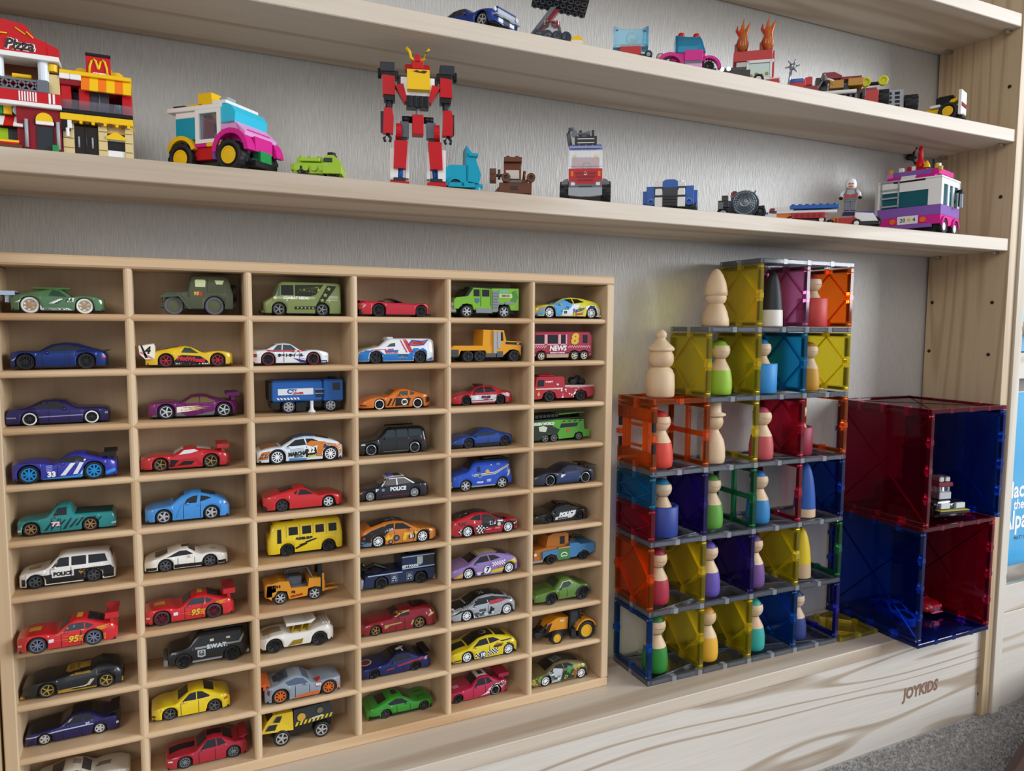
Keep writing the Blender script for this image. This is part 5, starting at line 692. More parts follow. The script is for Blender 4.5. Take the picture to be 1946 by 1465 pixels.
c.g('checker_squares', join(*[box(x, x + 1.3, .1, .6, 14 + (i % 2) * 1.2, 15.2 + (i % 2) * 1.2) for i, x in [(i, i * 1.5) for i in range(10)] + [(i, 42 + i * 1.5) for i in range(19)]]), 'd9b4ba'); flat_text('lettering', 'NEWS', 7.4, P('e6e2e6'), c.root, 29, .05, 13.4, .15, .35, None, 1.02); flat_text('lettering', '8', 16, P('d9b12a'), c.root, 50, .05, 23.2, .12, .9, None, 1.15); flat_text('lettering', 'BREAKING COVERAGE', 1.8, P('e8dcd8'), c.root, 28.6, .05, 8.6, 0, .1); c.g('rear_bumper', bbox(71, 73.6, 2, 28, 5, 8, .4), P('3a3c42', .4)); c.g('chassis', box(2, 70, 7, 23, 3, 8), BLK)
c = loose('toy_truck', 'red fire pickup truck with white print and black roof hose reel', 485, 14, 3, 'toy truck', 76, 29)
for wx in (18.6, 58.6): put_wheel(c.root, wx, .2, 6.0, 6.0, 6, rm(5, '2c2d32', .1, .13)); put_wheel(c.root, wx, 28.8, 6.0, 6.0, 6, rm(5, '2c2d32', .1, .13), far=True)
RD = P('ad2030', .28, 0, .5)
c.g('body', prism([(-1, 4), (9, 4), (11.5, 10), (18.6, 13), (25.6, 10), (28, 4), (49, 4), (51.4, 10), (58.6, 13), (66, 10), (68, 4), (75, 6), (75.5, 16.6), (38, 17.4), (37, 27), (34, 28), (3, 28), (1, 18), (-1, 12)], .5, 28.5), RD).g('bed_rail', join(prism([(38, 16), (56, 15), (75.4, 16), (75.4, 17.6), (38, 18.4)], .2, 1)), 'c9a0a4').g('side_window', prism([(3.4, 17.6), (11.6, 17.6), (11.6, 24.6), (4.2, 24.6)], .2, .8), GLASSD).g('roof_beacon', join(bbox(8, 28, 6, 23, 28, 29.6, .5), tube([(12, 8, 29.5), (14, 8, 31), (22, 8, 31), (24, 8, 29.5)], .7)), RD).g('stripe', box(1.4, 34, .2, .7, 14, 15.4), 'd9c8b4').g('badge', prism([(3, 8.4), (5, 6.6), (7, 8.4), (5, 12.4)], .1, .6), 'd9a23a').g('hose_reel', join(*[xf(lathe([(2.2, 0), (4.2, .6), (4.2, 2.4), (2.2, 3)], 12, axis='y'), (x, y, z)) for x, y, z in ((52, 6, 20), (58, 8, 22), (64, 6, 21), (61, 11, 24), (55, 14, 22), (66, 14, 20))]), P('17181a', .6)).g('front_bumper', bbox(-2, 8, 1, 28, 3.4, 6.4, .6), P('b9bcc2', .35, .4)); flat_text('lettering', 'FIRE DEPT', 2.0, P('f0dcdc'), c.root, 18, .1, 22.4, 0, .2)
rn = random.Random(6)
for i in range(26):
    x, z, r = rn.uniform(28, 55), rn.uniform(5, 22), rn.uniform(.5, 1.5)
    if x > 37 and z > 15.5: continue
    k = rn.randint(4, 6); c.g('splash_print', ([(x + r * rn.uniform(.6, 1.3) * math.cos(6.283 * j / k), .12 - .01 * (i % 8), z + r * rn.uniform(.6, 1.3) * math.sin(6.283 * j / k)) for j in range(k)], [tuple(range(k))]), 'e8dcdc')
c = loose('toy_bus', 'bright green double level safari bus lettered GREEN WORLD', 487, 19, 4, 'toy bus', 72, 28)
for wx in (14.6, 25.6, 58): put_wheel(c.root, wx, .2, 4.7, 4.7, 5, rm(5, '8a8c90', .14, .14)); put_wheel(c.root, wx, 27.8, 4.7, 4.7, 5, rm(5, '8a8c90', .14, .14), far=True)
GN = P('4f9f26', .28, 0, .5); DG = P('1f2a1c', .4)
c.g('body', prism([(-2, 3), (8, 3), (10, 8), (14.6, 10), (20, 8.6), (25.6, 10), (31, 8), (32, 3), (51, 4), (53, 8.6), (58, 10.2), (63, 8.6), (64, 4), (72, 4), (72, 12), (65, 13), (64, 24), (30, 25), (-2, 23)], .5, 27.5), GN).g('front_print', prism([(-2, 3.2), (8, 3.2), (14, 10), (30, 9), (33, 14), (24, 18), (22, 22.6), (-2, 22.6)], .2, .7), DG).g('roof_deck', join(prism([(-2, 23), (30, 25), (64, 25.6), (64, 27), (-2, 25.6)], 1, 27)), DG).g('roof_panel', prism([(33, 30), (66, 31.4), (66, 32.4), (33, 31.4)], 3, 25), GN).g('roof_rack', join(*[box(-2 + i * 5, 2 + i * 5, 3, 25, 27 + i * .2, 30.5 + i * .1) for i in range(7)], box(60, 62, 4, 24, 26, 31)), P('22261f', .5)).g('side_window', prism([(33, 15.6), (55, 16.4), (57, 20.6), (35, 20.4)], .2, .8), GLASSD).g('side_vent', join(*[prism([(36 + i * 7, 22), (39 + i * 7, 22), (41 + i * 7, 23.4), (38 + i * 7, 23.4)], .2, .7) for i in range(4)]), DG).g('print_patch', prism([(7, 13), (15, 12), (17, 17), (12, 19), (6, 18)], .0, .5), 'c9d6c0').g('logo', xf(lathe([(.01, 0), (2.4, 0), (2.4, .3)], 14, axis='y', cap=False), (44, .3, 12)), 'b0642a'); flat_text('lettering', 'GREEN WORLD', 4.0, P('dfe6da'), c.root, 12, .0, 21, .15, .3, None, .95); c.g('chassis', box(0, 70, 7, 21, 3, 8), BLK)
c = Car('toy_car', 'dark steel grey racer numbered 20 with a tall black tail wing', 479, 557, 1, 5, 'LONG', 22, [(499.3, 6.7), (544.2, 6.7)], P('2f3544', .3, .2, .5), rim=rm(6, '1a1b1f', .1, .12), W=32, glass=P('20263a', .15, 0, .5))
for o in [o for o in c.root.children if o.name.startswith('wheel')]: part('chrome_ring', lathe([(4.9, .05), (5.5, -.05), (5.6, .3)], 26, axis='y', cap=False), P('a8adb2', .25, .6), o, True)
c.p([(.30, 3.6), (.70, 4), (.80, 12), (.60, 14.6), (.40, 12)], '2a3c66', 'flank_panel').t('20', .45, 11, 3.6, 'd8dde2', .2, .4, 1.3).wing(.82, 1.02, 19.6, BLK, 4, -1.0, False).tp([(.02, -.7), (.40, -.7), (.40, .7), (.02, .7)], P('1d1f24', .4), 'hood_panel')
c = Car('toy_car', 'black police interceptor sedan with slanted white POLICE lettering', 486.5, 557.9, 14, 6, 'SEDAN', 20.5, [(504.1, 5.4), (543.8, 5.4)], P('121316', .22, 0, .6), rim=rm(5, '1c1d20', .1, .14), W=30, top=[(0, .38), (.04, .52), (.12, .58), (.28, .66), (.42, .94), (.55, 1), (.68, .97), (.84, .74), (.97, .68), (1, .45)])
c.p([(.36, 4), (.66, 5), (.74, 9), (.37, 7.4)], 'cfd4d8').t('POLICE', .575, 9.8, 5.6, 'dfe4e8', .3, .45, 1.12, .4, 3).t('INTERCEPTOR', .50, 5.6, 1.8, '16181c', .1, .2, 1.1, .4, 2).b('beacon', .44, .52, 9, 21, 20, 21.8, BLK)
OB = P('a8641f', .4); BB = P('3f78a8', .4)
c = loose('toy_truck', 'rusty brown and blue tow truck with a green door', 485, 12, 7, 'toy truck', 79, 30)
for wx in (21.6, 64): put_wheel(c.root, wx, .2, 5.4, 5.4, 6, rm(5, '1d1d20', .1, .13)); put_wheel(c.root, wx, 29.8, 5.4, 5.4, 6, rm(5, '1d1d20', .1, .13), far=True)
c.g('hood', prism([(0, 4), (12, 4), (14, 9), (21.6, 12), (29, 9), (31, 4), (31, 19), (20, 20), (2, 18)], 2, 28), OB).g('front_fender', prism([(11, 7), (14.5, 10), (21.6, 12.4), (29, 10), (31, 4.4), (31, 17), (11, 15.6)], .2, 2.4), BB).g('door', box(31, 46, .2, 29.8, 4, 17), '3f7a44').g('cab', prism([(17, 19), (46, 17), (46, 32), (42, 34), (26, 34), (20, 32)], 4, 26), OB).g('rear_bed', prism([(46, 5), (55, 5.4), (58, 9), (64, 11.8), (70, 9.6), (72, 7), (79, 8.6), (79, 18.6), (60, 19), (57, 21), (46, 21.4)], .3, 29.7), BB).g('side_window', box(35, 41, 3.7, 4.3, 21, 30), P('1d1a1a', .3)).g('windscreen', prism([(17.6, 20.4), (20.4, 20.2), (23.6, 31.4), (20.8, 31.2)], 6, 24), P('c9c4bc', .3)).g('bed_load', join(tube([(52, 15, 20), (60, 15, 26), (70, 15, 23)], 1.6), bbox(50, 58, 8, 22, 20, 24, 1)), P('4a3a2a', .6)).g('front_bumper', bbox(-2, 12, 1, 29, 3.4, 6, .8), P('9aa0a6', .35, .4)).g('trim', join(prism([(31, 17), (46, 17), (46, 18.4), (31, 18.4)], 0, 1)), 'c88a5a').g('chassis', box(3, 76, 8, 22, 3, 8), BLK).g('headlight', cyl(2.6, 1.6, 13, 1.8, 1, 12, 'y'), 'd9d2c4')
c.g('door_print', prism(arcpts(38.4, 7.6, 5, 20, 160, 8) + arcpts(38.4, 7.6, 4, 160, 20, 8), 0, .3), 'dfe6da').g('door_print', box(34.4, 42.4, 0, .4, 7.6, 8.5), 'dfe6da')
c = Car('toy_car', 'olive green muscle monster car with big black rear wheels', 485, 555.5, 8, 8, 'COUPE', 27, [(506.1, 7.2), (546.7, 7.6)], P('5c7f35', .3, 0, .5), rim=rm(5, '24262a', .08, .12), W=33, sill=5.6, ww=7, wins=[[(.44, .66), (.53, .88), (.64, .90), (.68, .78), (.60, .68)]], glass=P('33473c', .15, 0, .5), nr=.12)
c.g('rear_fender', prism(arcpts(61.7, 7.6, 10, 10, 175, 10) + arcpts(61.7, 7.6, 8.4, 175, 10, 10), -.6, 6), P('2a2a34', .4)).p([(.43, 17.6), (.52, 24.2), (.66, 24.8), (.70, 21), (.68, 21), (.645, 24), (.53, 23.4), (.455, 18)], 'b9bfae', 'window_trim', .3).b('front_bumper', -.02, .07, 3, 30, 5, 9, BLK).tp([(.10, -.35), (.30, -.3), (.30, .3), (.10, .35)], '4c6a2c', 'hood_panel')
c = loose('toy_tractor', 'yellow-orange farm tractor with black cab and ribbed tyres', 486, 6, 9, 'toy tractor', 77, 32)
TB = P('1b1c1e', .55)
def tractor_wheel(par, x, r, w, far, y):
    o = put_wheel(par, x, y, r, r, w, rm(0, 'e0a81e', .2, .1), TB, far, None, 0)
    part('tread', join(*[xf(box(-1.1, 1.1, .4, w - .4, r - .6, r + .9), (0, 0, 0), 0, 360 * i / 18, 0) for i in range(18)]), TB, o)
tractor_wheel(c.root, 27.6, 6.6, 8, False, 2); tractor_wheel(c.root, 27.6, 6.6, 8, True, 30); tractor_wheel(c.root, 65, 10, 10, False, 0); tractor_wheel(c.root, 65, 10, 10, True, 32)
YO = P('d98f1c', .28, 0, .5)
c.g('hood', prism([(16, 12), (26, 14), (44, 13), (45, 27), (30, 27.6), (18, 22)], 8, 24), YO).g('grille', prism([(15, 12), (19, 12), (24, 23), (19, 21.6)], 7.6, 24.4), P('2a1d14', .4)).g('cab', join(*[tube([(x0, y, 14), (x1, y, 34)], 1.2) for x0, x1 in ((46, 47), (62, 58)) for y in (6, 26)], bbox(44, 64, 4, 28, 33, 35, .8)), TB).g('cab_glass', box(47, 61, 6.6, 25.4, 15, 33), P('2c3438', .12, 0, .5)).g('rear_fender', join(*[prism(arcpts(65, 10, 14, 20, 170, 12) + arcpts(65, 10, 12.2, 170, 20, 12), a, b) for a, b in ((0, 10), (22, 32))]), YO).g('engine', bbox(20, 62, 9, 23, 6, 14, 1), TB).g('front_loader_frame', join(bbox(2, 10, 8, 24, 7, 14, 1), bbox(8, 22, 10, 22, 8, 16, 1), tube([(10, 10, 14), (18, 9, 22)], 1.2), tube([(10, 22, 14), (18, 23, 22)], 1.2)), TB).g('side_step', box(46, 52, 2, 8, 4, 14), TB); flat_text('lettering', 'PRO', 2.6, P('e8e0d0'), c.root, 37, 7.7, 23.6, 0, .2)
c = pullback('graffiti printed car in green, grey and brown with white wheels', 479.8, 556.1, 7, 10, 499.5, 546.4, P('6a5c3a', .35, 0, .4), H=24)
c.p([(.30, 3), (.50, 3.4), (.54, 17), (.40, 19), (.33, 12)], 'b4bcc0').p([(.50, 3.4), (.74, 4.4), (.72, 15), (.54, 14)], '24331f').graf(['3f7a34', '8fa04a', 'c9a23a', 'a8482a', '22301f', '5f8f3a'], 26, .68, .97, 8, 18, 2).graf(['e4e8ea', '3a4a44', '8a9498', '5a8a8a'], 18, .31, .50, 5, 15, 8).graf(['6f9a34', '3a4a22', 'c4b04a'], 16, .02, .30, 5, 13, 11).p([(.60, 12), (.63, 19), (.69, 18), (.68, 12.6), (.65, 9.4), (.635, 12)], '3f8a4a', 'squiggle_print', .34).t('D', .585, 7, 6, '8fb04a', .3, .3, 1, .5).tp([(.40, -.55), (.78, -.5), (.78, .5), (.40, .55)], '2e3030', 'roof_panel').tp([(.44, -.4), (.60, -.3), (.56, .3), (.42, .2)], '8a9290', 'roof_print')
# ---------------------------------------------------------------- magnetic tiles
TC = {'yellow': 'fae63c', 'orange': 'ff7a1e', 'red': 'd8234a', 'pink': 'd77ab0', 'blue': '1f6fd0', 'teal': '1f9fd8', 'indigo': '3a34c8', 'violet': '4b30a8', 'green': '1f9a62', 'clear': 'e9edf4', 'crimson': 'b0123c', 'navy': '0e46b4'}
MAG = P('2b2a2c', .35, .6); MAGS = P('a9aeb6', .25, .7); RIV = P('c2b49a', .3, .8)
TM = {}
def put(vf, o, a, b, c):
    """map tile plane (u,v,w) into the axes a,b,c given as 'x','y','z'"""
    i = {'x': 0, 'y': 1, 'z': 2}; out = []
    for p in vf[0]:
        q = [0, 0, 0]; q[i[a]] = p[0]; q[i[b]] = p[1]; q[i[c]] = p[2]; out.append(tuple(q[k] + o[k] for k in range(3)))
    even = (a + b + c) in ('xyz', 'yzx', 'zxy')
    return out, [f if even else tuple(reversed(f)) for f in vf[1]]
def tile(label, colour, kind, org, axes, su, sv, parent_rz=0.0, base=(0, 0, 0), group='magnetic tiles', n=None, th=5.8):
    hx = TC[colour]; edge = tint(hx, .78, .10); face = tint(hx, .93, .08); rib = tint(hx, .5, .12)
    if colour == 'clear': edge = tint('c9ced8', .84, .12); face = tint('aab0ba', .97, .09)
    if su > 120 and colour != 'clear': face = tint(hx, .96, .08)
    t = thing('magnetic_tile', label, 'magnetic tile', base, parent_rz, group)
    a, b, c = axes; P2 = lambda nm, vf, m, sm=False, par=t: part(nm, put(vf, org, a, b, c), m, par, sm)
    w = 6.0
    bars = [bbox(.3, su - .3, .3, w, .0, th, .7), bbox(.3, su - .3, sv - w, sv - .3, 0, th, .7), bbox(.3, w, w, sv - w, 0, th, .5), bbox(su - w, su - .3, w, sv - w, 0, th, .5)]
    if kind == 'door':
        bars = [bbox(.3, su - .3, .3, 20, 0, th, .7), bbox(.3, su - .3, sv - 20, sv - .3, 0, th, .7), bbox(11, 22, 20, sv - 20, 0, th, .5), bbox(su - 22, su - 11, 20, sv - 20, 0, th, .5), bbox(26, su - 26, 24, 27, 1, th - 1, .3), bbox(26, su - 26, sv - 27, sv - 24, 1, th - 1, .3)]
    if kind == 'window':
        bars += [bbox(su / 2 - 3, su / 2 + 3, w, sv - w, .6, th - .6, .4), bbox(w, su - w, sv / 2 - 3, sv / 2 + 3, .6, th - .6, .4)]
    fr = P2('border', join(*bars), edge)
    if kind == 'solid':
        P2('panel', box(w, su - w, w, sv - w, th / 2 - 1, th / 2 + 1), face)
        r = .45; mid = [(su / 2, w), (su - w, sv / 2), (su / 2, sv - w), (w, sv / 2)]
        if su > 120: mid = [(w, w), (su - w, sv - w), (su / 2, sv / 2), (su - w, w), (w, sv - w), (su / 2, sv / 2)]
        q = []
        for (x0, y0), (x1, y1) in zip(mid, mid[1:] + mid[:1]):
            L_ = math.hypot(x1 - x0, y1 - y0)
            if L_ < 1: continue
            dx, dy = (x1 - x0) / L_ * r, (y1 - y0) / L_ * r
            q.append(([(x0 + dy, y0 - dx, th / 2 - 1.5), (x1 + dy, y1 - dx, th / 2 - 1.5), (x1 - dy, y1 + dx, th / 2 - 1.5), (x0 - dy, y0 + dx, th / 2 - 1.5), (x0 + dy, y0 - dx, th / 2 + 1.5), (x1 + dy, y1 - dx, th / 2 + 1.5), (x1 - dy, y1 + dx, th / 2 + 1.5), (x0 - dy, y0 + dx, th / 2 + 1.5)], box(0, 1, 0, 1, 0, 1)[1]))
        P2('ridge', join(*q), rib)
    mg = MAGS if colour == 'clear' else MAG; cl = []
    for ln, along in ((su, 0), (sv, 1)):
        k = max(1, round(ln / 37.5)); st = ln / k
        for side in (0, 1):
            fix = (1.3, 4.8) if side == 0 else ((sv if along == 0 else su) - 4.8, (sv if along == 0 else su) - 1.3)
            for i in range(k):
                m0, m1 = st * i + 7, st * (i + 1) - 7
                P2('magnet', box(m0, m1, *fix, 1.1, th - 1.1) if along == 0 else box(*fix, m0, m1, 1.1, th - 1.1), mg, False, fr)
                if i: cl.append(box(st * i - 3, st * i + 3, fix[0] - 1.2, fix[1] + 2.6, -.15, th + .15) if along == 0 else box(fix[0] - 1.2, fix[1] + 2.6, st * i - 3, st * i + 3, -.15, th + .15))
    for q in cl: P2('clip', q, rib, False, fr)
    P2('rivet', join(*[cyl(x, y, -.2, 1.3, th + .4, 8) for x in (3.4, su - 3.4) for y in (3.4, sv - 3.4)]), RIV if colour != 'clear' else MAGS)
    return t
TX, TY, TR, CELL, TH, PT = 619.0, -24.5, -1.2, 74.4, 75.6, 6.2
PITCH = TH + PT + .5
G = 'tiles of the rainbow tower'
ORD = ['first', 'second', 'third', 'fourth', 'fifth']; TIER = ['lowest', 'second', 'third', 'fourth', 'fifth', 'top']
rows = [[('blue', 'frame'), ('yellow', 'solid'), ('yellow', 'solid'), ('blue', 'solid'), ('indigo', 'frame')],
        [('orange', 'solid'), ('yellow', 'solid'), ('violet', 'solid'), ('yellow', 'solid'), ('green', 'frame')],
        [None, ('violet', 'solid'), ('green', 'window'), ('red', 'frame'), ('navy', 'solid')],
        [('orange', 'door'), ('orange', 'window'), ('yellow', 'frame'), ('red', 'solid'), ('orange', 'frame')],
        [None, ('yellow', 'solid'), ('yellow', 'solid'), ('teal', 'solid'), ('yellow', 'solid')],
        [None, None, ('yellow', 'solid'), ('pink', 'solid'), ('orange', 'solid')]]
KN = {'solid': 'square tile', 'frame': 'open square frame tile', 'window': 'four-pane window tile', 'door': 'castle door tile'}
for k, row in enumerate(rows):
    z0 = PITCH * k + PT + .25; present = [i for i, q in enumerate(row) if q]; c0 = present[0] if k != 2 else 0
    for i, q in enumerate(row):
        if not q: continue
        n_ = i - c0
        tile('clear %s %s standing %s from left on the %s tier' % (q[0], KN[q[1]], ORD[n_], TIER[k]), q[0], q[1], (i * CELL - 2.9, 0, z0), ('y', 'z', 'x'), 75, TH - .3, TR, (TX, TY, 0), G)
    if k == 2:
        tile('small clear red half tile under the teal half, left end of third tier', 'red', 'solid', (-2.9, 0, z0), ('y', 'z', 'x'), 75, 37.6, TR, (TX, TY, 0), G)
        tile('small clear teal half tile on the red half, left end of third tier', 'teal', 'solid', (-2.9, 0, z0 + 37.7), ('y', 'z', 'x'), 75, 37.4, TR, (TX, TY, 0), G)
for k, (a, b) in enumerate([(0, 4), (0, 4), (0, 4), (0, 4), (1, 4), (1, 4), (2, 4)]):
    nm = 'long colourless base plate under the lowest tier of the tile tower' if k == 0 else 'long colourless plate covering the %s tier of the tile tower' % TIER[k - 1]
    tile(nm, 'clear', 'solid', (a * CELL - 2.9, 0, PITCH * k), ('x', 'y', 'z'), (b - a) * CELL + 5.8, 75, TR, (TX, TY, 0), G)
tile('clear orange square tile lying flat over the castle door cell', 'orange', 'solid', (-2.9, 0, PITCH * 4), ('x', 'y', 'z'), CELL + 2.6, 75, TR, (TX, TY, 0), G)
tile('clear yellow square tile lying on the ledge right of the tower', 'yellow', 'solid', (0, 0, .2), ('x', 'y', 'z'), 73, 75, 0, (921, -34, 0), G)
# ---------------------------------------------------------------- the two big boxes
GB = 'large tiles of the car garage'; BX, BY = 996.0, -91.0
big = 148.0
for lb, col, org, ax in (('large deep blue tile, floor of the lower garage box', 'navy', (0, 0, .2), 'xyz'), ('large deep blue tile, left wall of the lower garage box', 'navy', (0, 0, 6.2), 'yzx'), ('large crimson tile, right wall of the lower garage box', 'crimson', (big - 5.8, 0, 6.2), 'yzx'), ('large crimson tile, floor between the two garage boxes', 'crimson', (0, 0, 154.4), 'xyz')):
    tile(lb, col, 'solid', org, tuple(ax), big, big, 0, (BX, BY, 0), GB)
for lb, col, org, ax in (('large crimson tile, left wall of the upper garage box', 'crimson', (0, 0, 160.4), 'yzx'), ('large deep blue tile, right wall of the upper garage box', 'navy', (big - 5.8, 0, 160.4), 'yzx'), ('large crimson tile, roof of the upper garage box', 'crimson', (0, 0, 308.6), 'xyz')):
    tile(lb, col, 'solid', org, tuple(ax), big, big, -1.5, (BX + 2, BY - 1, 0), GB)
# ---------------------------------------------------------------- wooden peg people
BW = wood('beech', 'd9bf9c', 'b8946a', 'Z', 26, 1.6, 3, .55, .35, .2)
def felt(c):
    return P(c, .55)
def peg(label, x, y, z, coat, cap, h=65, r=15, tilt=0, group='painted wooden peg people'):
    k = h / 65.; t = thing('peg_doll', label, 'peg doll', (x, y, z), 0, group)
    cb = [(.01, .2), (r * .86, .2), (r * .95, 2 * k), (r, 8 * k), (r * .98, 18 * k), (r * .90, 26 * k), (r * .84, 29.5 * k)]
    sh = [(r * .84, 29.5 * k), (r * .70, 34 * k), (r * .52, 39 * k), (r * .44, 41.5 * k), (r * .45, 43 * k)]
    R = r * .78; cz = 53 * k
    hd = [(R * math.cos(math.radians(a)), cz + R * 1.0 * math.sin(math.radians(a))) for a in range(-60, 31, 10)]
    cp = [(R * 1.015 * math.cos(math.radians(a)), cz + R * 1.02 * math.sin(math.radians(a))) for a in range(10, 90, 10)] + [(.01, cz + R * 1.02)]
    part('coat', lathe(cb, 28, cap=False), felt(coat) if coat else BW, t, True); part('shoulders', lathe(sh, 28, cap=False), BW, t, True)
    part('head', lathe(hd, 28, cap=False), BW, t, True)
    if cap:
        v, f = lathe([(q * 1.0, zz) for q, zz in cp], 28, cap=False)
        o = part('cap', ([(a, b, c + .35 * (b) * (1 if c < cz + R * .8 else .3)) for a, b, c in v], f), felt(cap), t, True)
    return t
def cone(label, x, y, z, c, h=72, r=13, band=.14, base=None):
    t = thing('peg_doll', label, 'peg doll', (x, y, z), 0, 'painted wooden peg people')
    pr = lambda s: r * math.sqrt(max(0, 1 - s ** 2.3)) * (.93 + .07 * (1 - s))
    part('bare_foot', lathe([(.01, .2), (r * .9, .2)] + [(pr(s / 20 * band), h * s / 20 * band) for s in range(1, 21)], 26, cap=False), BW if not base else felt(base), t, True)
    part('hooded_body', lathe([(pr(band + (1 - band) * s / 20) + .02, h * (band + (1 - band) * s / 20)) for s in range(21)], 26, cap=False), felt(c), t, True)
    return t
def cup(label, x, y, z, c, r=19, h=36):
    t = thing('wooden_cup', label, 'wooden cup', (x, y, z), 0, 'painted wooden cups')
    part('cup', lathe([(.01, .2), (r - .8, .2), (r, 1.2), (r, h - 1), (r - 1, h), (r - 3, h), (r - 3.6, h - 1), (r - 3.6, 5), (.01, 5)], 36, cap=False), felt(c), t, True); return t
zt = [PITCH * k + PT + .1 for k in range(7)]
peg('dark green peg doll standing in the first cell of the lowest tier', 643, -1, zt[0], '1f7a26', '1f6a22', 68, 15.5)
peg('golden yellow peg doll standing in the second cell of the lowest tier', 719, -3, zt[0], 'd9a52a', 'c9952a', 66)
peg('turquoise peg doll standing in the third cell of the lowest tier', 794, -5, zt[0], '2a9a90', '2a9a86', 65)
peg('dark navy peg doll standing in the fourth cell of the lowest tier', 869, -3, zt[0], '2a3a78', '33406e', 64)
peg('crimson peg doll standing in the first cell of the second tier', 645, 1, zt[1], 'a3243a', '9a2036', 66)
peg('violet blue peg doll standing in the second cell of the second tier', 719, -3, zt[1], '5d48a0', '5d48a0', 66)
peg('plum purple peg doll standing in the third cell of the second tier', 792, -3, zt[1], '6a4684', '5a3a70', 66)
cone('tall yellow hooded peg cone with bare foot, fourth cell of second tier', 874, -5, zt[1], 'dcc21c', 66, 13, .30)
cup('navy blue wooden cup in the first cell of the third tier', 650, 1, zt[2], '2b3f8e', 19, 36)
peg('teal capped peg doll standing in the navy blue cup', 650, 1, zt[2] + 5.2, '2a86b0', '2a80a8', 62, 14.2)
peg('leaf green peg doll standing in the second cell of the third tier', 725, 2, zt[2], '5a9a34', '4f8a34', 66)
peg('bright blue peg doll standing in the third cell of the third tier', 796, -4, zt[2], '2277b0', '1f6ca8', 66)
cone('tall blue hooded peg cone with bare foot, fourth cell of third tier', 874, -7, zt[2], '2456a8', 71, 14, .16)
peg('scarlet peg doll standing behind the orange castle door tile', 643, -1, zt[3], 'd0402e', 'b03030', 66, 15.5)
t = peg('bare wooden peg doll with a tall brimmed hat, fourth tier', 719, -5, zt[3], None, None, 62, 15)
part('hat', lathe([(12.4, 57), (14.4, 58), (14.4, 60), (9.4, 61.5), (9, 63), (8.6, 74), (7.6, 74.6), (.01, 74.6)], 26, cap=False), BW, t, True)
peg('coral red peg doll standing in the third cell of the fourth tier', 793, -9, zt[3], 'b84a4a', 'a83a4a', 65)
cup('dark crimson wooden cup in the fourth cell of the fourth tier', 865, 1, zt[3], '8e1a3a', 19, 36)
peg('pale peg doll with red cap standing in the dark crimson cup', 865, 1, zt[3] + 5.2, '8e1a3a', '9a2440', 62, 14.2)
peg('lime green peg doll standing in the first cell of the fifth tier', 730, -1, zt[4], '8fb82a', '86b02a', 66)
cup('sky blue wooden cup in the second cell of the fifth tier', 797, -1, zt[4], '2a86c8', 19, 37)
peg('blue capped peg doll standing in the sky blue cup', 797, -1, zt[4] + 5.2, '2a86c8', '2a7ab8', 62, 14.2)
peg('mustard yellow peg doll standing in the third cell of the fifth tier', 877, -3, zt[4], 'c08a1e', 'a8741c', 64, 13.5)
cone('tall black hooded peg cone with white foot on the top tier', 809, -3, zt[5], '22242c', 70, 13.5, .30, 'e6e2da')
cup('red wooden cup in the last cell of the top tier', 880, -1, zt[5], 'c23a34', 19, 37)
peg('red peg doll standing in the red cup on the top tier', 880, -1, zt[5] + 5.2, 'c23a34', 'b03434', 62, 14.2)
# bare wooden figures outside the cells
t = thing('wooden_gnome', 'bare wooden gnome with a pointed hat beside the top tier', 'wooden figure', (718, -4, zt[5]), 0, 'bare wooden figures')
part('body', lathe([(.01, .2), (15.4, .2), (16.4, 2), (16, 8), (13.6, 18), (10.6, 25), (8.6, 27)], 30, cap=False), BW, t, True)
part('head', lathe([(8.6, 27), (11, 29), (12.6, 33), (12.2, 37.6)], 30, cap=False), BW, t, True)
part('hat', lathe([(12.2, 36.6), (13.6, 37), (13.4, 42), (11.6, 52), (8, 61), (4, 66.6), (1.4, 68.4), (.01, 68.6)], 30, cap=False), BW, t, True)
t = thing('wooden_figure', 'bare wooden figure with a tiered bobble hat on the orange tile', 'wooden figure', (644, 2, PITCH * 4 + PT + .2), 0, 'bare wooden figures')
part('body', lathe([(.01, .2), (15, .2), (16.4, 2), (16.6, 14), (16, 26), (13.6, 32), (10, 35)], 30, cap=False), BW, t, True)
part('head', lathe([(9.6, 35), (13, 37), (15, 42), (14.6, 49), (12, 53.6)], 30, cap=False), BW, t, True)
part('hat', lathe([(12, 53), (15, 54), (15.6, 56), (14.6, 58), (10, 62), (7, 65), (5, 67), (4.6, 68), (6, 70), (6.4, 73), (5, 76), (2, 78), (.01, 78.4)], 30, cap=False), BW, t, True)
# ---------------------------------------------------------------- cars kept in the garage boxes
c = Car('toy_car', 'blue and black police coupe behind the deep blue garage wall', 0, 78, 0, 1, 'COUPE', 22, [(14, 6), (62, 6)], P('6fa6e6', .3, 0, .5), W=32, z=6.2, yaw=72, group='cars in the garage boxes')
c.root.location = (1.052, -.058, .0064); c.p([(.30, 3), (.72, 3), (.74, 9), (.30, 8)], '16181c').tp([(.04, -.3), (.34, -.3), (.34, .3), (.04, .3)], '15171c', 'hood_stripe').tp([(.10, -.55), (.32, -.6), (.32, -.4), (.10, -.4)], 'd8dde4', 'hood_print')
RT = P('b0202c', .25, 0, .6)
c = Car('toy_car', 'red retro car with chrome grille on the lower garage floor', 0, 62, 0, 1, 'COUPE', 23, [(13, 6), (48, 6)], RT, W=30, z=6.2, yaw=88, nr=.42, rng=.3, group='cars in the garage boxes', top=[(0, .45), (.03, .62), (.12, .70), (.36, .72), (.46, .95), (.55, 1), (.72, .95), (.9, .7), (1, .4)])
c.root.location = (1.129, -.036, .0064)
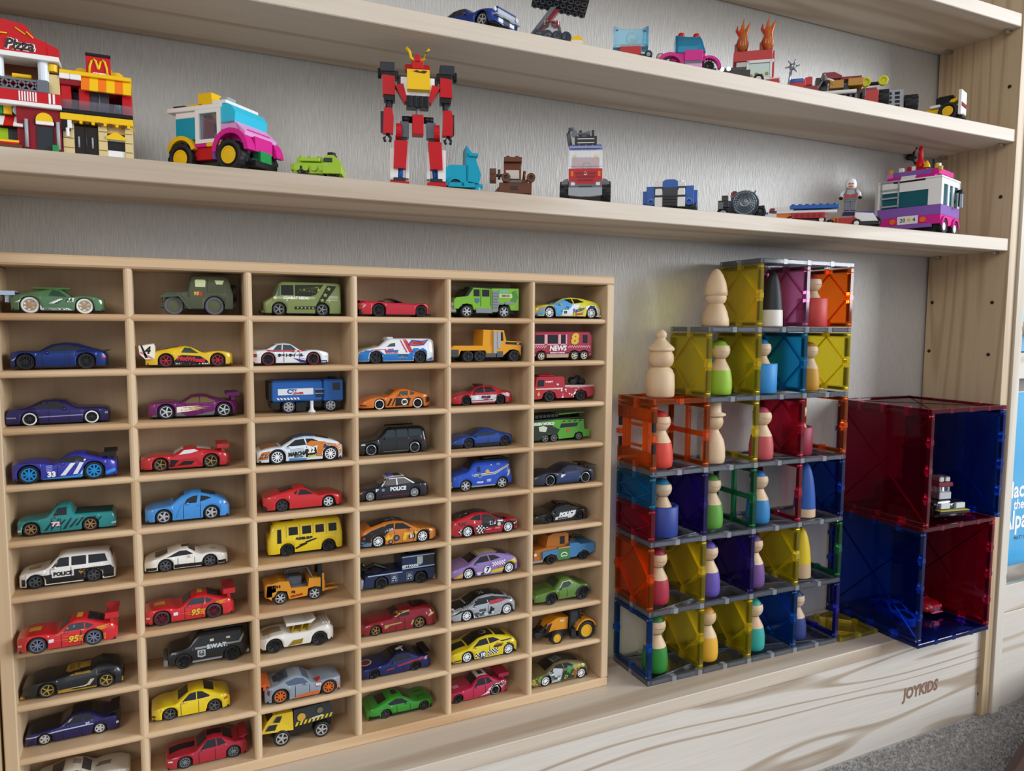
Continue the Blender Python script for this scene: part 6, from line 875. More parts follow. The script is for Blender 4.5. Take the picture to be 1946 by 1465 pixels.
for i in range(5): c.g('grille_bar', xf(bbox(-.5, .7, 10 + i * 2.2, 11.2 + i * 2.2, 4.6, 12.6, .2), (0, 0, 0)), P('c9ccd0', .2, .8))
c.g('front_bumper', bbox(-1.6, .6, 4, 26, 2.8, 4.6, .4), P('c9ccd0', .2, .8)).g('headlight', join(cyl(1.5, 6, 11, 2.2, 2, 12, 'x'), cyl(1.5, 24, 11, 2.2, 2, 12, 'x')), P('dfe3e6', .2, .3)).g('front_fender', join(xf(lathe([(.01, 0), (5, 2), (6, 9), (5, 18), (.01, 24)], 14, (0, 0, 0), 'x', False), (2, 3.5, 8)), xf(lathe([(.01, 0), (5, 2), (6, 9), (5, 18), (.01, 24)], 14, (0, 0, 0), 'x', False), (2, 26.5, 8))), RT, True)
c = Car('toy_truck', 'black six-wheeled hot rod with exposed chrome engine in the upper box', 0, 118, 0, 1, 'COUPE', 40, [(16, 10.5), (66, 10.5), (92, 10.5)], P('1a1824', .25, 0, .6), W=54, z=160.6, yaw=80, ww=8, cat='toy truck', group='cars in the garage boxes', rim=rm(6, '8a2a3a', .12, .12), top=[(0, .40), (.04, .52), (.30, .60), (.42, .72), (.50, .96), (.60, 1), (.78, .98), (.88, .80), (1, .66)])
c.root.location = (1.098, -.080, .1608)
CHR = P('d4d8dc', .15, .9)
c.g('engine', join(bbox(10, 34, 17, 37, 24, 36, 1.5), *[cyl(14 + i * 7, 20 + j * 14, 34, 2.6, 10, 10) for i in range(3) for j in range(2)]), CHR).g('air_intake', bbox(10, 30, 15, 39, 42, 48, 1), P('7a2a34', .3, .3)).g('intake_scoop', join(bbox(12, 28, 18, 26, 48, 56, 1.4), bbox(12, 28, 28, 36, 48, 56, 1.4)), CHR).g('front_bumper', bbox(-6, 4, 2, 52, 9, 13, .6), P('1a1a20', .3)).g('splitter_trim', bbox(-6.6, 3, 3, 51, 13, 14, .2), P('b9b04a', .3)).g('headlight', join(bbox(-3, 1, 7, 22, 15.5, 23, .6), bbox(-3, 1, 32, 47, 15.5, 23, .6)), P('dfe6ea', .1, .4)).t('2 OZ', .25, 16, 6, 'c83a5a', .1, .3)
# ---------------------------------------------------------------- toy brick models on the two shelves
ZL, ZU = 542.1, 690.1
BC = dict(r='c4161f', y='f2c31a', w='f0efec', k='17181b', g='6a7078', l='a4abb2', b='1f5fb4', t='159cb8', p='d8238f', v='7b4fa8', o='ee7a1c', n='1f8f4a', m='9cc21e', s='d9c48c', d='2e3238', c='35c3e0', e='e2a2d4', z='6b3a22', q='8a1420')
def bm(c):
    if not isinstance(c, str): return c
    return pl(BC[c]) if len(c) == 1 else pl(c)
def studs(x0, x1, y0, y1, z):
    nx = max(1, round((x1 - x0) / 8)); ny = max(1, round((y1 - y0) / 8))
    return [lathe([(2.4, 0), (2.4, 1.4), (2.1, 1.7)], 10, (x0 + (x1 - x0) * (i + .5) / nx, y0 + (y1 - y0) * (j + .5) / ny, z)) for i in range(nx) for j in range(ny)]
def B(t, x0, x1, y0, y1, z0, z1, c, st=False, name='brick', r=.35):
    q = [bbox(x0, x1, y0, y1, z0, z1, r)] + (studs(x0, x1, y0, y1, z1) if st else [])
    return part(name, join(*q), bm(c), t)
def SL(t, poly, y0, y1, c, name='slope_brick'): return part(name, prism(poly, y0, y1), bm(c), t)
def SX(t, poly, x0, x1, c, name='slope_brick'): return part(name, prismx(poly, x0, x1), bm(c), t)
def CY(t, x, y, z, r, h, c, axis='z', name='round_brick', n=16): return part(name, cyl(x, y, z, r, h, n, axis), bm(c), t)
def TU(t, pts, r, c, name='bar'): return part(name, tube(pts, r, 10), bm(c), t, True)
def TX_(t, s_, size, x, y, z, c, shear=0, bold=.2, sx=1.0, rot=None): return flat_text('lettering', s_, size, P(c, .4), t, x, y, z, shear, bold, rot, sx)
def WH_(t, x, y, z, r, w, rim='y', axis='y', far=False):
    """chunky rubber toy wheel with treads"""
    o = bpy.data.objects.new('wheel', wheel_mesh(r, w)); COL.objects.link(o); o.parent = t; o.location = (x * S, y * S, z * S)
    if not o.data.materials: o.data.materials.append(TYRE)
    o.rotation_euler = (0, 0, (math.pi if far else 0) - (math.pi / 2 if axis == 'x' else 0))
    k = ('bt', r, w)
    if k not in WM:
        WM[k] = raw(*join(*[xf(box(-r * .13, r * .13, .5 + (w / 2 if i % 2 else 0), w / 2 - .2 + (w / 2 if i % 2 else 0), r - .5, r + .5), (0, 0, 0), 0, 360 * i / 24, 0) for i in range(24)])); WM[k].materials.append(TYRE)
    mk('tread', WM[k], None, o)
    h = mk('rim', rim_mesh(round(r * .8, 2), 0, .2, .1), None, o)
    if not h.data.materials: h.data.materials.append(bm(rim))
    h.material_slots[0].link = 'OBJECT'; h.material_slots[0].material = bm(rim); return o
def toy(name, label, cat, x, y, z, rz=0, cx=0, cy=0, sc=1.0):
    """root placed so that the model's local point (cx, cy) stands at world (x, y)"""
    a = math.radians(rz); ca, sa = math.cos(a), math.sin(a)
    o = thing(name, label, cat, (x - sc * (cx * ca - cy * sa), y - sc * (cx * sa + cy * ca), z), rz, 'toy brick models on the shelves'); o.scale = (sc, sc, sc); return o
def arch(cx, cz, ro, ri, a0=0, a1=180, n=10): return arcpts(cx, cz, ro, a0, a1, n) + arcpts(cx, cz, ri, a1, a0, n)
# pizza restaurant (x runs from -22 to 56)
t = toy('brick_building', 'red toy brick pizza restaurant with a white balcony ledge', 'toy building', -22, -44, ZL)
B(t, 0, 78, 4, 40, 0, 3.2, 'l'); B(t, 50, 78, 5, 40, 3.2, 34, 'q', False, 'wall'); B(t, 0, 50, 12, 40, 3.2, 34, 'z', False, 'wall'); B(t, 62, 73, 4.4, 6, 3.2, 21, 'd', False, 'door')
SL(t, [(61, 22)] + [(74, 22)] + arcpts(67.5, 24, 6.5, 0, 180, 10), 4.0, 6, 'k', 'arch_window'); SL(t, [(62, 24), (73, 24)] + arcpts(67.5, 25.4, 5.5, 0, 180, 10), 3.4, 5, 'y', 'arch_lamp'); B(t, 62, 73.5, 3.0, 5, 22, 24.6, 'w', False, 'plate')
for x in (56, 76): TU(t, [(x, 3.6, 5), (x, 3.6, 25)], 1.2, 'l', 'drain_pipe')
B(t, 72, 76, 2, 6, .2, 8, 'n'); B(t, 36, 53, 2, 14, 3.2, 6, 'z'); CY(t, 37, 5, 7.4, 2, 14, 'y', 'x', 'hot_dog'); CY(t, 37, 3.6, 6.4, 1.2, 14, 'r', 'x', 'hot_dog'); B(t, 38, 44, 8, 12, 8, 18, 'm'); B(t, 44, 52, 8, 12, 8, 18, 'd')
for i in range(6): SX(t, [(2, 19), (3, 18.6), (12, 27), (12, 28)], 18 + i * 6, 24 + i * 6, 'r' if i % 2 == 0 else 'w', 'awning_strip')
for x, c in ((36, 'n'), (41, 'y')): B(t, x, x + 6, 8, 12, 28.4, 34, c)
CY(t, 51, 6, 31, 3.4, 5, 'l', 'y'); B(t, 0, 79, 1, 40, 34, 37, 'w', False, 'balcony_ledge'); B(t, 0, 79, 2, 40, 37, 45, 'r', False, 'balcony_wall')
for i in range(7): B(t, 52.4 + i * 1.7, 53.3 + i * 1.7, 1.7, 2.4, 37.6, 44.4, 'w', False, 'white_stripe', .1)
for i in range(2): B(t, 71 + i * 2.6, 72.4 + i * 2.6, 1.7, 2.4, 37.4, 44.6, 'w', False, 'white_stripe', .1)
part('lattice_rail', join(box(38, 64, 2.4, 3.6, 52, 53.4), box(38, 64, 2.4, 3.6, 45, 46.2), *[xf(box(-.6, .6, 2.6, 3.4, -4.6, 4.6), (41.5 + i * 5.2, 0, 49.3), 0, a, 0) for i in range(5) for a in (38, -38)]), bm('g'), t); B(t, 64, 71, 2, 9, 45, 54, 'g')
B(t, 71, 78, 6, 40, 45, 60, 's'); B(t, 0, 72, 22, 40, 45, 68, 'z', False, 'back_wall'); B(t, 42, 62, 12, 20, 52, 56, 'q', False, 'hot_dog_bun'); CY(t, 48, 10, 57, 1.6, 12, 'y', 'x', 'hot_dog'); CY(t, 74, 7, 62, 3, 5, 'y', 'z', 'lamp')
for x in (40, 68): CY(t, x, 7, 54, 3.6, 14, 'dfe6ee', 'z', 'pillar')
SX(t, [(6, 54), (22, 54), (22, 60)], 42, 50, 's'); B(t, 0, 78.6, 1, 40, 68, 71.6, 'w', False, 'eave')
SL(t, [(0, 71.6), (78.6, 71.6), (78.4, 78), (69, 82), (64, 84), (58, 92), (44, 94), (38, 88), (0, 84)], 3, 12, 'r', 'gable'); SX(t, [(1.4, 71.6), (6, 71.6), (6, 82), (3, 82)], 0, 71, 'r', 'sign_board'); TX_(t, 'Pizza', 10, 54, 1.4, 76.6, '2a1a1c', .25, .35, .9); TX_(t, 'Pizza', 10, 54.4, 1.6, 76.3, 'f4f0ec', .25, .9, .9)
TU(t, [(40, 2.4, 80), (43, 2.4, 84), (47, 2.4, 84)], .5, 'y', 'gold_trim'); TU(t, [(52, 2.6, 89), (58, 2.6, 85), (59, 2.6, 87), (63, 2.6, 83)], .5, 'y', 'gold_trim')
# burger restaurant
t = toy('brick_building', 'sand and red toy brick burger restaurant with yellow striped awning', 'toy building', 56, -42, ZL)
B(t, 0, 48, 4, 36, 0, 3.2, 'l'); B(t, .6, 8, 5, 34, 3.2, 28, 's', False, 'wall'); B(t, 24, 30, 5, 34, 3.2, 28, 's', False, 'wall'); B(t, 42, 47.5, 5, 34, 3.2, 28, 's', False, 'wall'); B(t, 8, 24, 30, 34, 3.2, 28, 's', False, 'wall'); B(t, 30, 42, 8, 34, 22, 28, 's', False, 'wall')
B(t, 8, 24, 6, 8, 2, 25, tint('5c5048', .55, .1), False, 'glass_door'); TU(t, [(16, 5.6, 2), (16, 5.6, 25)], .5, 'd', 'door_frame'); TU(t, [(11, 5.4, 9), (11, 5.4, 17)], .6, 'l', 'door_handle'); TU(t, [(20, 5.4, 9), (20, 5.4, 17)], .6, 'l', 'door_handle')
B(t, 30, 42, 6, 9, 3.2, 9, 'w'); B(t, 30, 42, 7, 9, 9, 16, P('241f1c', .15), False, 'window_pane'); SL(t, [(29.4, 17), (42.6, 17), (42.6, 19), (36, 23), (29.4, 19)], 4, 9, 'y', 'window_gable'); B(t, 30, 42, 5, 8, 16, 17.4, 'l', False, 'sill'); B(t, 24, 30, 4.6, 6, 1, 4, 'y')
for z in (8, 15, 22): part('wall_joint', join(box(.8, 7.8, 4.8, 5.4, z, z + .5), box(24.2, 29.8, 4.8, 5.4, z, z + .5), box(42.2, 47.2, 4.8, 5.4, z, z + .5)), P('7a6438', .6), t)
B(t, 0, 6, 3, 5, 20, 30, 'k'); B(t, 4, 7, 2.6, 4, 22, 31, 'w'); CY(t, 4, 3, 16, 1.2, 6, 'w', 'z', 'lamp')
for i in range(3): B(t, -.4 + i * 16.2, 15.8 + i * 16.2, 2, 36, 28, 33, 'y', False, 'cornice')
for i in range(10): B(t, 8 + i * 4, 10 + i * 4, 1.8, 5, 26, 28, 'y' if i % 2 else 'z', False, 'dentil', .15)
B(t, -.4, 48.2, 1.6, 36, 33, 36, 'k', False, 'balcony_floor')
for i in range(4): B(t, -.2 + i * 12, 11.6 + i * 12, 1.8, 2.8, 36, 43, tint('dcdce8', .86, .1), False, 'clear_rail', .2)
B(t, .4, 7, 6, 34, 36, 58, 'r', False, 'wall'); B(t, 12, 19, 7, 34, 36, 58, 'r', False, 'wall'); B(t, 41, 47.6, 6, 34, 36, 58, 'r', False, 'wall'); B(t, 7, 41, 28, 34, 36, 58, 'q', False, 'wall'); B(t, 19, 32, 9, 11, 36, 56, tint('8a8490', .5, .1), False, 'glass_door'); TU(t, [(25.5, 8.6, 36), (25.5, 8.6, 56)], .5, 'g', 'door_frame'); B(t, 7, 12, 14, 18, 36, 52, 'd'); CY(t, 38, 8, 38, 2.4, 6, '1f6a6a', 'z', 'bottle')
B(t, 0, 14, 4, 36, 54, 58, 'q'); B(t, 0, 6.6, 3, 8, 58, 62, 'w'); B(t, 6.8, 14, 3, 8, 58, 62, 'w')
for i in range(6): SX(t, [(.6, 51), (2, 50.6), (8, 62), (6.4, 62)], 14 + i * 5.6, 19.6 + i * 5.6, 'o' if i % 2 == 0 else 'y', 'awning_strip')
B(t, 0, 47.8, 4, 36, 62, 65, 'y', False, 'roof'); SL(t, [(9, 65), (43, 65)] + arcpts(38, 65, 5, 0, 80, 5) + arcpts(26, 66, 10, 20, 160, 8) + arcpts(14, 65, 5, 100, 180, 5), 12, 16, 'y', 'scallop_board')
sg = B(t, 17.5, 34, 6, 9, 62.6, 78, 'r', False, 'sign_board'); B(t, 17.3, 34.2, 5.6, 9.2, 78, 80.2, 'k', False, 'sign_cap')
part('arches', join(tube([(19.6, 5.7, 64.5), (20, 5.7, 70), (21.4, 5.7, 74.6), (22.8, 5.7, 76), (24.2, 5.7, 74.6), (25.4, 5.7, 70), (25.8, 5.7, 68.4)], .8), tube([(25.8, 5.7, 68.4), (26.2, 5.7, 70), (27.4, 5.7, 74.6), (28.8, 5.7, 76), (30.2, 5.7, 74.6), (31.4, 5.7, 70), (31.8, 5.7, 64.5)], .8)), bm('y'), sg, True)
B(sg, 22, 32.6, 5.2, 6, 63.4, 66, 'w', False, 'name_plate', .1); TX_(sg, "McDonald's", 2.0, 27.3, 5.1, 64.7, '8a2020', 0, .05)
# rescue truck in mixed colours
t = toy('brick_truck', 'toy brick truck in pink, teal, yellow and white with big wheels', 'toy truck', 129.5, -2, ZL, -45)
for x, y, f_ in ((13, -2, 0), (62, -2, 0), (13, 46, 1), (62, 46, 1)): WH_(t, x, y, 12.4, 12.4, 12, 'y', 'y', bool(f_))
B(t, 4, 78, 8, 38, 7, 11, 'd', False, 'chassis'); B(t, 24, 42, 3, 41, 11, 21, 'r'); B(t, 42, 48, 3, 41, 11, 21, 'v'); B(t, 48, 54, 3, 41, 11, 21, 'w'); B(t, 26, 38, 1, 43, 21, 24, 'p', False, 'plate'); B(t, 38, 53, 1, 43, 21, 24, 'y', False, 'plate')
for y0, y1 in ((-1, 8), (36, 45)): SL(t, arch(13, 16, 15, 11.6, 15, 165), y0, y1, 'y', 'mudguard'); SL(t, arch(63, 16, 18, 14, 0, 180), y0, y1, 'p', 'mudguard')
B(t, 14, 25, 8, 36, 20, 28, 'y'); B(t, 5, 27, 3, 41, 28, 46, 't'); B(t, 5, 27, 3, 41, 46, 51, 'w')
part('window_frame', join(box(27, 53, 1, 5, 24, 27), box(27, 53, 1, 5, 48, 51), box(27, 31, 1, 5, 27, 48), box(49, 53, 1, 5, 27, 48)), bm('w'), t); part('window_frame', join(box(27, 53, 39, 43, 24, 27), box(27, 53, 39, 43, 48, 51), box(27, 31, 39, 43, 27, 48), box(49, 53, 39, 43, 27, 48)), bm('w'), t)
B(t, 31, 49, 2.4, 3.4, 27, 48, tint('cfe0ea', .9, .1), False, 'window_pane'); B(t, 30, 34, 30, 38, 24, 44, 't'); B(t, -2, 54, 1, 43, 51, 54.6, 'w', False, 'roof_plate'); B(t, 18, 32, 4, 18, 54.6, 57, 'y', False, 'plate'); B(t, 28, 42, 4, 16, 54.6, 65, 'y'); B(t, 44, 58, 2, 42, 54.6, 57.4, 'w', False, 'plate'); B(t, 50, 58, 4, 14, 57.4, 60, 'l', False, 'tile'); B(t, 0, 12, 6, 14, 55, 57.6, 'd', False, 'grille_tile')
SL(t, [(53, 38), (66, 38), (67, 47), (63, 52.6), (60, 54), (53, 54)], 2, 42, 'c', 'windscreen_slope'); SL(t, [(53, 34), (70, 30), (72, 33), (66, 40), (53, 40)], 2, 42, 'e', 'hood_slope'); B(t, 56, 74, 8, 36, 20, 34, 'p'); SL(t, [(70, 30), (76, 28), (76, 31), (67, 39)], 2, 42, 'e', 'hood_slope'); B(t, 68, 78, 12, 34, 17, 29, 'p'); B(t, 72, 80, 16, 30, 8, 18, 'n'); B(t, 74, 81, 8, 36, 4, 9, 'k', False, 'bumper')
# small lime car
t = toy('brick_car', 'small lime green toy brick car with side studs', 'toy car', 244.9, -39.0, ZL, -20, 18, 16)
B(t, 0, 27, 4, 28, 3, 12, 'm'); B(t, 2, 24, 8, 24, 12, 17, 'm', True); B(t, 24, 40, 2, 30, 3, 10, 'm'); SL(t, [(24, 10), (40, 10), (38, 15), (33, 19), (26, 19)], 5, 27, 'm'); B(t, 5, 22, 3, 6, 13, 16, 'm', False, 'plate'); B(t, -3, 1, 6, 26, 6, 11, 'm'); B(t, 25, 32, 4.4, 5.2, 13, 16.5, 'k', False, 'side_window', .1)
for i in range(4): CY(t, 3 + i * 7, 2.2, 7.6, 2.6, 2, 'm', 'y', 'stud')
CY(t, 30, 16, 19, 3.6, 4, 'k'); CY(t, 30, 16, 19, 4.6, 1.4, 'k', 'z', 'round_plate')
for x in (8, 33): WH_(t, x, 3, 4.6, 4.6, 5, 'k'); WH_(t, x, 29, 4.6, 4.6, 5, 'k', 'y', True)
# robot
t = toy('brick_robot', 'tall red and black toy brick robot with yellow chest and horns', 'toy robot', 334.2, -42.0, ZL, -16)
for sx, yo in ((-1, 0), (1, 0)):
    X = lambda a, b: (min(sx * a, sx * b), max(sx * a, sx * b))
    B(t, *X(8, 25), -12, 8, 0, 3.6, 'r', False, 'foot'); B(t, *X(11, 22), -6, 8, 3.6, 8, 'd', False, 'ankle'); TU(t, [(sx * 16, 0, 7), (sx * 15, 0, 20)], 2.2, 'b', 'shin_bar')
    SL(t, [(q, z) for q, z in ((X(11, 22)[0], 16), (X(11, 22)[1], 16), (X(9, 21)[1], 40), (X(9, 21)[0], 40))], -8, 2, 'r', 'shin_plate'); B(t, *X(18, 25), -4, 7, 6, 34, 'w', False, 'calf_plate'); B(t, *X(8, 11), -2, 7, 8, 32, 'w', False, 'calf_plate'); B(t, *X(10, 20), -3, 6, 38, 46, 'd', False, 'knee')
    CY(t, sx * 17 - 2.5, -1, 49, 7.4, 5, 'r', 'x', 'knee_disc'); B(t, *X(8, 16), -4, 6, 44, 58, 'g', False, 'thigh'); TU(t, [(sx * 5, -2, 60), (sx * 14, -2, 60)], 3, 'k', 'hip_joint')
    B(t, *X(20, 33), -6, 7, 100, 108, 'd', False, 'shoulder'); B(t, *X(17, 30), -5, 6, 95, 101, 'k', False, 'shoulder_joint'); CY(t, sx * 32 - (0 if sx > 0 else 3), -1, 99, 4.5, 3, 'k', 'x', 'joint_disc', 10)
    SL(t, [(X(20, 31)[0], 80), (X(20, 31)[1], 80), (X(20, 31)[1] - (0 if sx < 0 else 1), 96), (X(20, 31)[0], 97)], -6, 5, 'r', 'upper_arm'); B(t, *X(20, 30), -5, 5, 75, 80, 'k', False, 'elbow'); TU(t, [(sx * 25, -1, 76), (sx * 26, -3, 66)], 3.2, 'd', 'elbow_joint')
    SL(t, [(X(22, 31)[0], 46), (X(22, 31)[1], 46), (X(22, 31)[1] + .6, 60), (X(22, 31)[1] - 1, 68), (X(22, 31)[0] + 1, 68)], -8, 0, 'r', 'forearm'); B(t, *X(28, 33), -3, 4, 48, 66, 'd', False, 'forearm_back')
    TU(t, [(sx * 27, -4, 46), (sx * 24, -5, 42), (sx * 25, -6, 39)], 1.3, 'd', 'claw'); TU(t, [(sx * 27, -4, 46), (sx * 30, -5, 42), (sx * 29, -6, 39)], 1.3, 'd', 'claw')
B(t, -5, 5, -9, 4, 46, 63, 'r', False, 'waist_plate'); TU(t, [(0, -1, 62), (0, -1, 74)], 1.8, 'l', 'waist_bar'); B(t, -10, 10, -8, 6, 70, 78, 'd', False, 'abdomen'); part('abdomen_detail', join(*[bbox(-9 + i * 5, -5.6 + i * 5, -10, -7, 69, 79, .5) for i in range(4)]), bm('k'), t)
SL(t, [(-20, 88), (-12, 74), (-9, 75), (-13, 90)], -7, 4, 'r', 'rib_plate'); SL(t, [(20, 88), (13, 90), (9, 75), (12, 74)], -7, 4, 'r', 'rib_plate'); B(t, -15, 15, -6, 8, 80, 96, 'w', False, 'torso'); B(t, -18, 18, -3, 8, 88, 98, 'd', False, 'torso')
SX(t, [(-12, 84), (-5, 83), (-4, 103), (-9, 102)], -9.5, 10.5, 'y', 'chest_plate'); part('chest_print', ([(x, -9.7 - (.0), z) for x, z in ((-7.5, 101), (-4, 100), (-1, 101.4), (2, 100), (5, 101.2), (8.5, 100.6), (6, 98.4), (1, 99), (-4, 98.2))], [tuple(range(8))]), P('3a1a14', .5), t); SX(t, [(-5, 103), (6, 103), (3, 110), (-3, 106)], -11, 11, 'r', 'collar'); B(t, -5, 5, -5, 4, 104, 112, 'r', False, 'helmet'); B(t, -2.4, 2.4, -6, 0, 110, 116, 'r', False, 'crest')
for sx in (-1, 1): TU(t, [(sx * 2.6, -4, 111), (sx * 6, -5, 113), (sx * 7, -5, 118), (sx * 10, -5, 121.4)], [1.2, 1.4, 1.4, 1.6], 'y', 'horn')
# blue little lifter without its face, brown tow truck without its face
t = toy('brick_car', 'bright blue toy brick lifter with a slanted cab', 'toy car', 376.2, -43.0, ZL, -14, 17, 14)
SL(t, [(0, 4), (22, 4), (22, 22), (6, 22), (2, 20), (0, 16)], 2, 26, 't', 'rear_body'); SX(t, [(0, 2), (28, 2), (28, 6), (0, 6)], 3, 28, 't', 'base'); SL(t, [(20, 8), (32, 6), (34, 14), (29, 28), (25, 34), (20.4, 40), (20, 30)], 2, 26, 't', 'cab_slope'); B(t, 22, 31, 0, 28, 30, 33, 't', False, 'visor'); CY(t, 31, 4, 11, 2.2, 3.4, 't', 'y', 'stud'); CY(t, 31, 20, 11, 2.2, 3.4, 't', 'y', 'stud'); SL(t, arch(10, 3, 8, 6), 0, 4, 't', 'mudguard'); B(t, 26, 36, 4, 24, 3, 6, 't'); CY(t, 30, 8, .1, 5, 3, 't')
for y, f_ in ((1, 0), (27, 1)): WH_(t, 10, y, 4.6, 4.6, 5, 'k', 'y', bool(f_))
t = toy('brick_car', 'brown toy brick tow truck with round headlamps', 'toy truck', 431.9, -37.0, ZL, -24, 24, 12, .92)
B(t, 10, 44, -2, 26, 2, 13, 'z'); SL(t, [(3, 2), (12, 2), (12, 12)], 2, 22, 'z', 'fender'); B(t, 14, 40, 2, 26, 13, 17, 'z'); SX(t, [(4, 17), (26, 17), (26, 38), (10, 38)], 15, 33, 'z', 'cab'); B(t, 15, 34, 6, 26, 36, 41, 'z', True); SX(t, [(3.6, 18), (4.4, 18), (9.4, 32), (8.6, 32)], 17, 31, 'cfc6b8', 'windscreen'); B(t, 18, 34, -2.4, 4, 13, 15.6, 'g', False, 'plate')
for x in (17, 43): part('headlamp', lathe([(4.6, 6), (4.6, 0), (2.2, 0), (2.2, 2), (.01, 2)], 18, (x, -5, 18), 'y', False), bm('z'), t); CY(t, x, -3.4, 18, 2, .6, 'd', 'y', 'lamp_glass')
B(t, 0, 7, 6, 10, 14, 29, 'z', False, 'side_plate'); CY(t, 3.5, 4.4, 18, 2.2, 2, 'z', 'y', 'stud'); CY(t, 3.5, 4.4, 25, 2.2, 2, 'z', 'y', 'stud'); TU(t, [(6, 8, 22), (15, 8, 22)], 1.6, 'd'); TU(t, [(10, 8, 18), (10, 8, 28)], 1.4, 'z'); TU(t, [(36, 10, 18), (37, 10, 27)], 1.6, 'z'); B(t, 22, 30, -2.6, -1.6, 6, 9.6, 'd', False, 'mouth_opening', .2)
# fire truck seen from the front
t = toy('brick_truck', 'red toy brick fire truck facing forward with a grey hose', 'toy truck', 520.6, -27.0, ZL, -31, 0, 25, .89)
for sx in (-1, 1): WH_(t, sx * 29, 12, 12.4, 12.4, 10, 'l', 'x', sx > 0)
for sx in (-1, 1):
    WH_(t, sx * 29, 44, 12.4, 12.4, 10, 'l', 'x', sx > 0)
    SL(t, [(sx * 19.4, 7), (sx * 24, 6), (sx * 27.4, 22), (sx * 24, 26), (sx * 19.4, 27)] if sx > 0 else [(-19.4, 27), (-24, 26), (-27.4, 22), (-24, 6), (-19.4, 7)], 2, 26, 'g', 'mudguard')
B(t, -19, 19, 2, 60, 8, 12, 'd', False, 'chassis'); part('bumper', prism([(-19, 8), (-6, 6.6), (6, 6.6), (19, 8), (19, 16.6), (-19, 16.6)], -1, 6), bm('l'), t); B(t, -19, 19, 1, 58, 16.6, 38, 'r', False, 'nose'); SL(t, [(-18.4, 17), (18.4, 17), (18.4, 24), (14, 24), (9, 20.4), (-9, 20.4), (-14, 24), (-18.4, 24)], .4, 1.4, 'g', 'lower_grille'); SL(t, [(-8, 17), (8, 17), (7.4, 18.6), (-7.4, 18.6)], .2, 1.2, 'd', 'intake')
for i, w_ in enumerate((8, 10, 11)): SL(t, [(-w_, 24 + i * 4), (w_, 24 + i * 4), (w_ + 1, 26 + i * 4), (-w_ - 1, 26 + i * 4)], .5, 1.3, 'q', 'grille_slot')
part('nose_badge', lathe([(.01, -.1), (2, -.1), (2, .8)], 14, (0, .6, 32.4), 'y', False), bm('w'), t); part('badge_mark', ([(-1, .35, 31.6), (1, .35, 31.6), (0, .35, 33.4)], [(0, 1, 2)]), bm('d'), t)
for sx in (-1, 1): B(t, *sorted((sx * 14, sx * 16.6)), .2, 1.4, 29, 35, 'o', False, 'indicator', .2); B(t, *sorted((sx * 12, sx * 16.4)), -.2, 1, 19, 22.4, 'w', False, 'headlight', .2)
CLR = tint('e6eef6', .95, .1); BLT = tint('2a6fe0', .6, .14)
part('windscreen', join(box(-19, -16.4, 3, 6, 38, 60), box(16.4, 19, 3, 6, 38, 60), box(-19, 19, 2, 6, 38, 41), box(-16.4, 16.4, 4, 5, 41, 60)), CLR, t); B(t, -16, 16, 18, 40, 38, 54, 'b25a70', False, 'seat_back'); B(t, -15, -10, 10, 16, 52, 55, 'y'); B(t, 9, 15, 10, 16, 52, 55, 'y'); part('steering_wheel', lathe([(4.4, 0), (5.2, .8), (4.4, 1.6), (3.6, .8), (4.4, 0)], 16, (1, 10, 42), 'y', False), bm('d'), t, True)
B(t, -19, 19, 2, 12, 60, 63.6, BLT, True, 'beacon_bar'); B(t, -12.6, 12.6, 6, 20, 64, 75, 'k', False, 'pump_unit'); part('pump_stripe', join(box(-9.4, 9.4, 5.6, 6.4, 67, 67.9), box(-9.4, 9.4, 5.6, 6.4, 71.4, 72.3)), bm('w'), t)
for x in (-6, 8): B(t, x - 1.6, x + 1.6, 8, 12, 75, 82, 'k')
CY(t, -9, 9, 78, 1.8, 14, 'g', 'x', 'nozzle'); CY(t, 1, 9, 78, 3, 4, 'g', 'x', 'nozzle'); CY(t, -13, 6, 78, 3.6, 3, 'g', 'y', 'hose_end'); TU(t, [(-13, 9, 79), (-15, 10, 84), (-18.4, 11, 84), (-20, 12, 79), (-19, 13, 72), (-17, 14, 64)], 2.4, 'g', 'hose')
# blue car from the front
t = toy('brick_car', 'blue and white toy brick car facing forward', 'toy car', 628.0, -29.0, ZL, -38, 0, 20)
B(t, -28, 28, 4, 46, 3, 8, 'k', False, 'chassis'); B(t, -8, 8, 0, 40, 4, 24, 'd', False, 'grille_block'); part('grille_bar', join(*[bbox(-7, 7, -1, 1, 5 + i * 3, 6.8 + i * 3, .2) for i in range(4)]), bm('k'), t); SL(t, [(-8, 22), (8, 22), (8, 31), (4, 33), (-4, 33), (-8, 31)], 2, 30, 'b', 'hood')
for sx in (-1, 1):
    B(t, *sorted((sx * 8, sx * 16)), 0, 12, 4, 14, 'w'); B(t, *sorted((sx * 8.6, sx * 15.6)), -.4, 10, 16, 23, 'w', False, 'headlight'); part('light_frame', join(box(*sorted((sx * 8, sx * 16.4)), 0, 11, 14, 16), box(*sorted((sx * 8, sx * 16.4)), 0, 11, 23, 25)), bm('k'), t); B(t, *sorted((sx * 8, sx * 16)), 2, 14, 25, 30, 'w', True); B(t, *sorted((sx * 16, sx * 25)), 3, 40, 6, 26, 'b'); B(t, *sorted((sx * 24, sx * 29)), 8, 40, 4, 22, 'b', False, 'mudguard'); part('lamp_ring', lathe([(4, 0), (4, 3), (2, 3), (2, 0), (4, 0)], 16, (sx * 20, 0, 9), 'y', False), bm(tint('3aa0f0', .5, .12)), t)
    WH_(t, sx * 30, 36, 8, 8, 8, 'l', 'x', sx > 0)
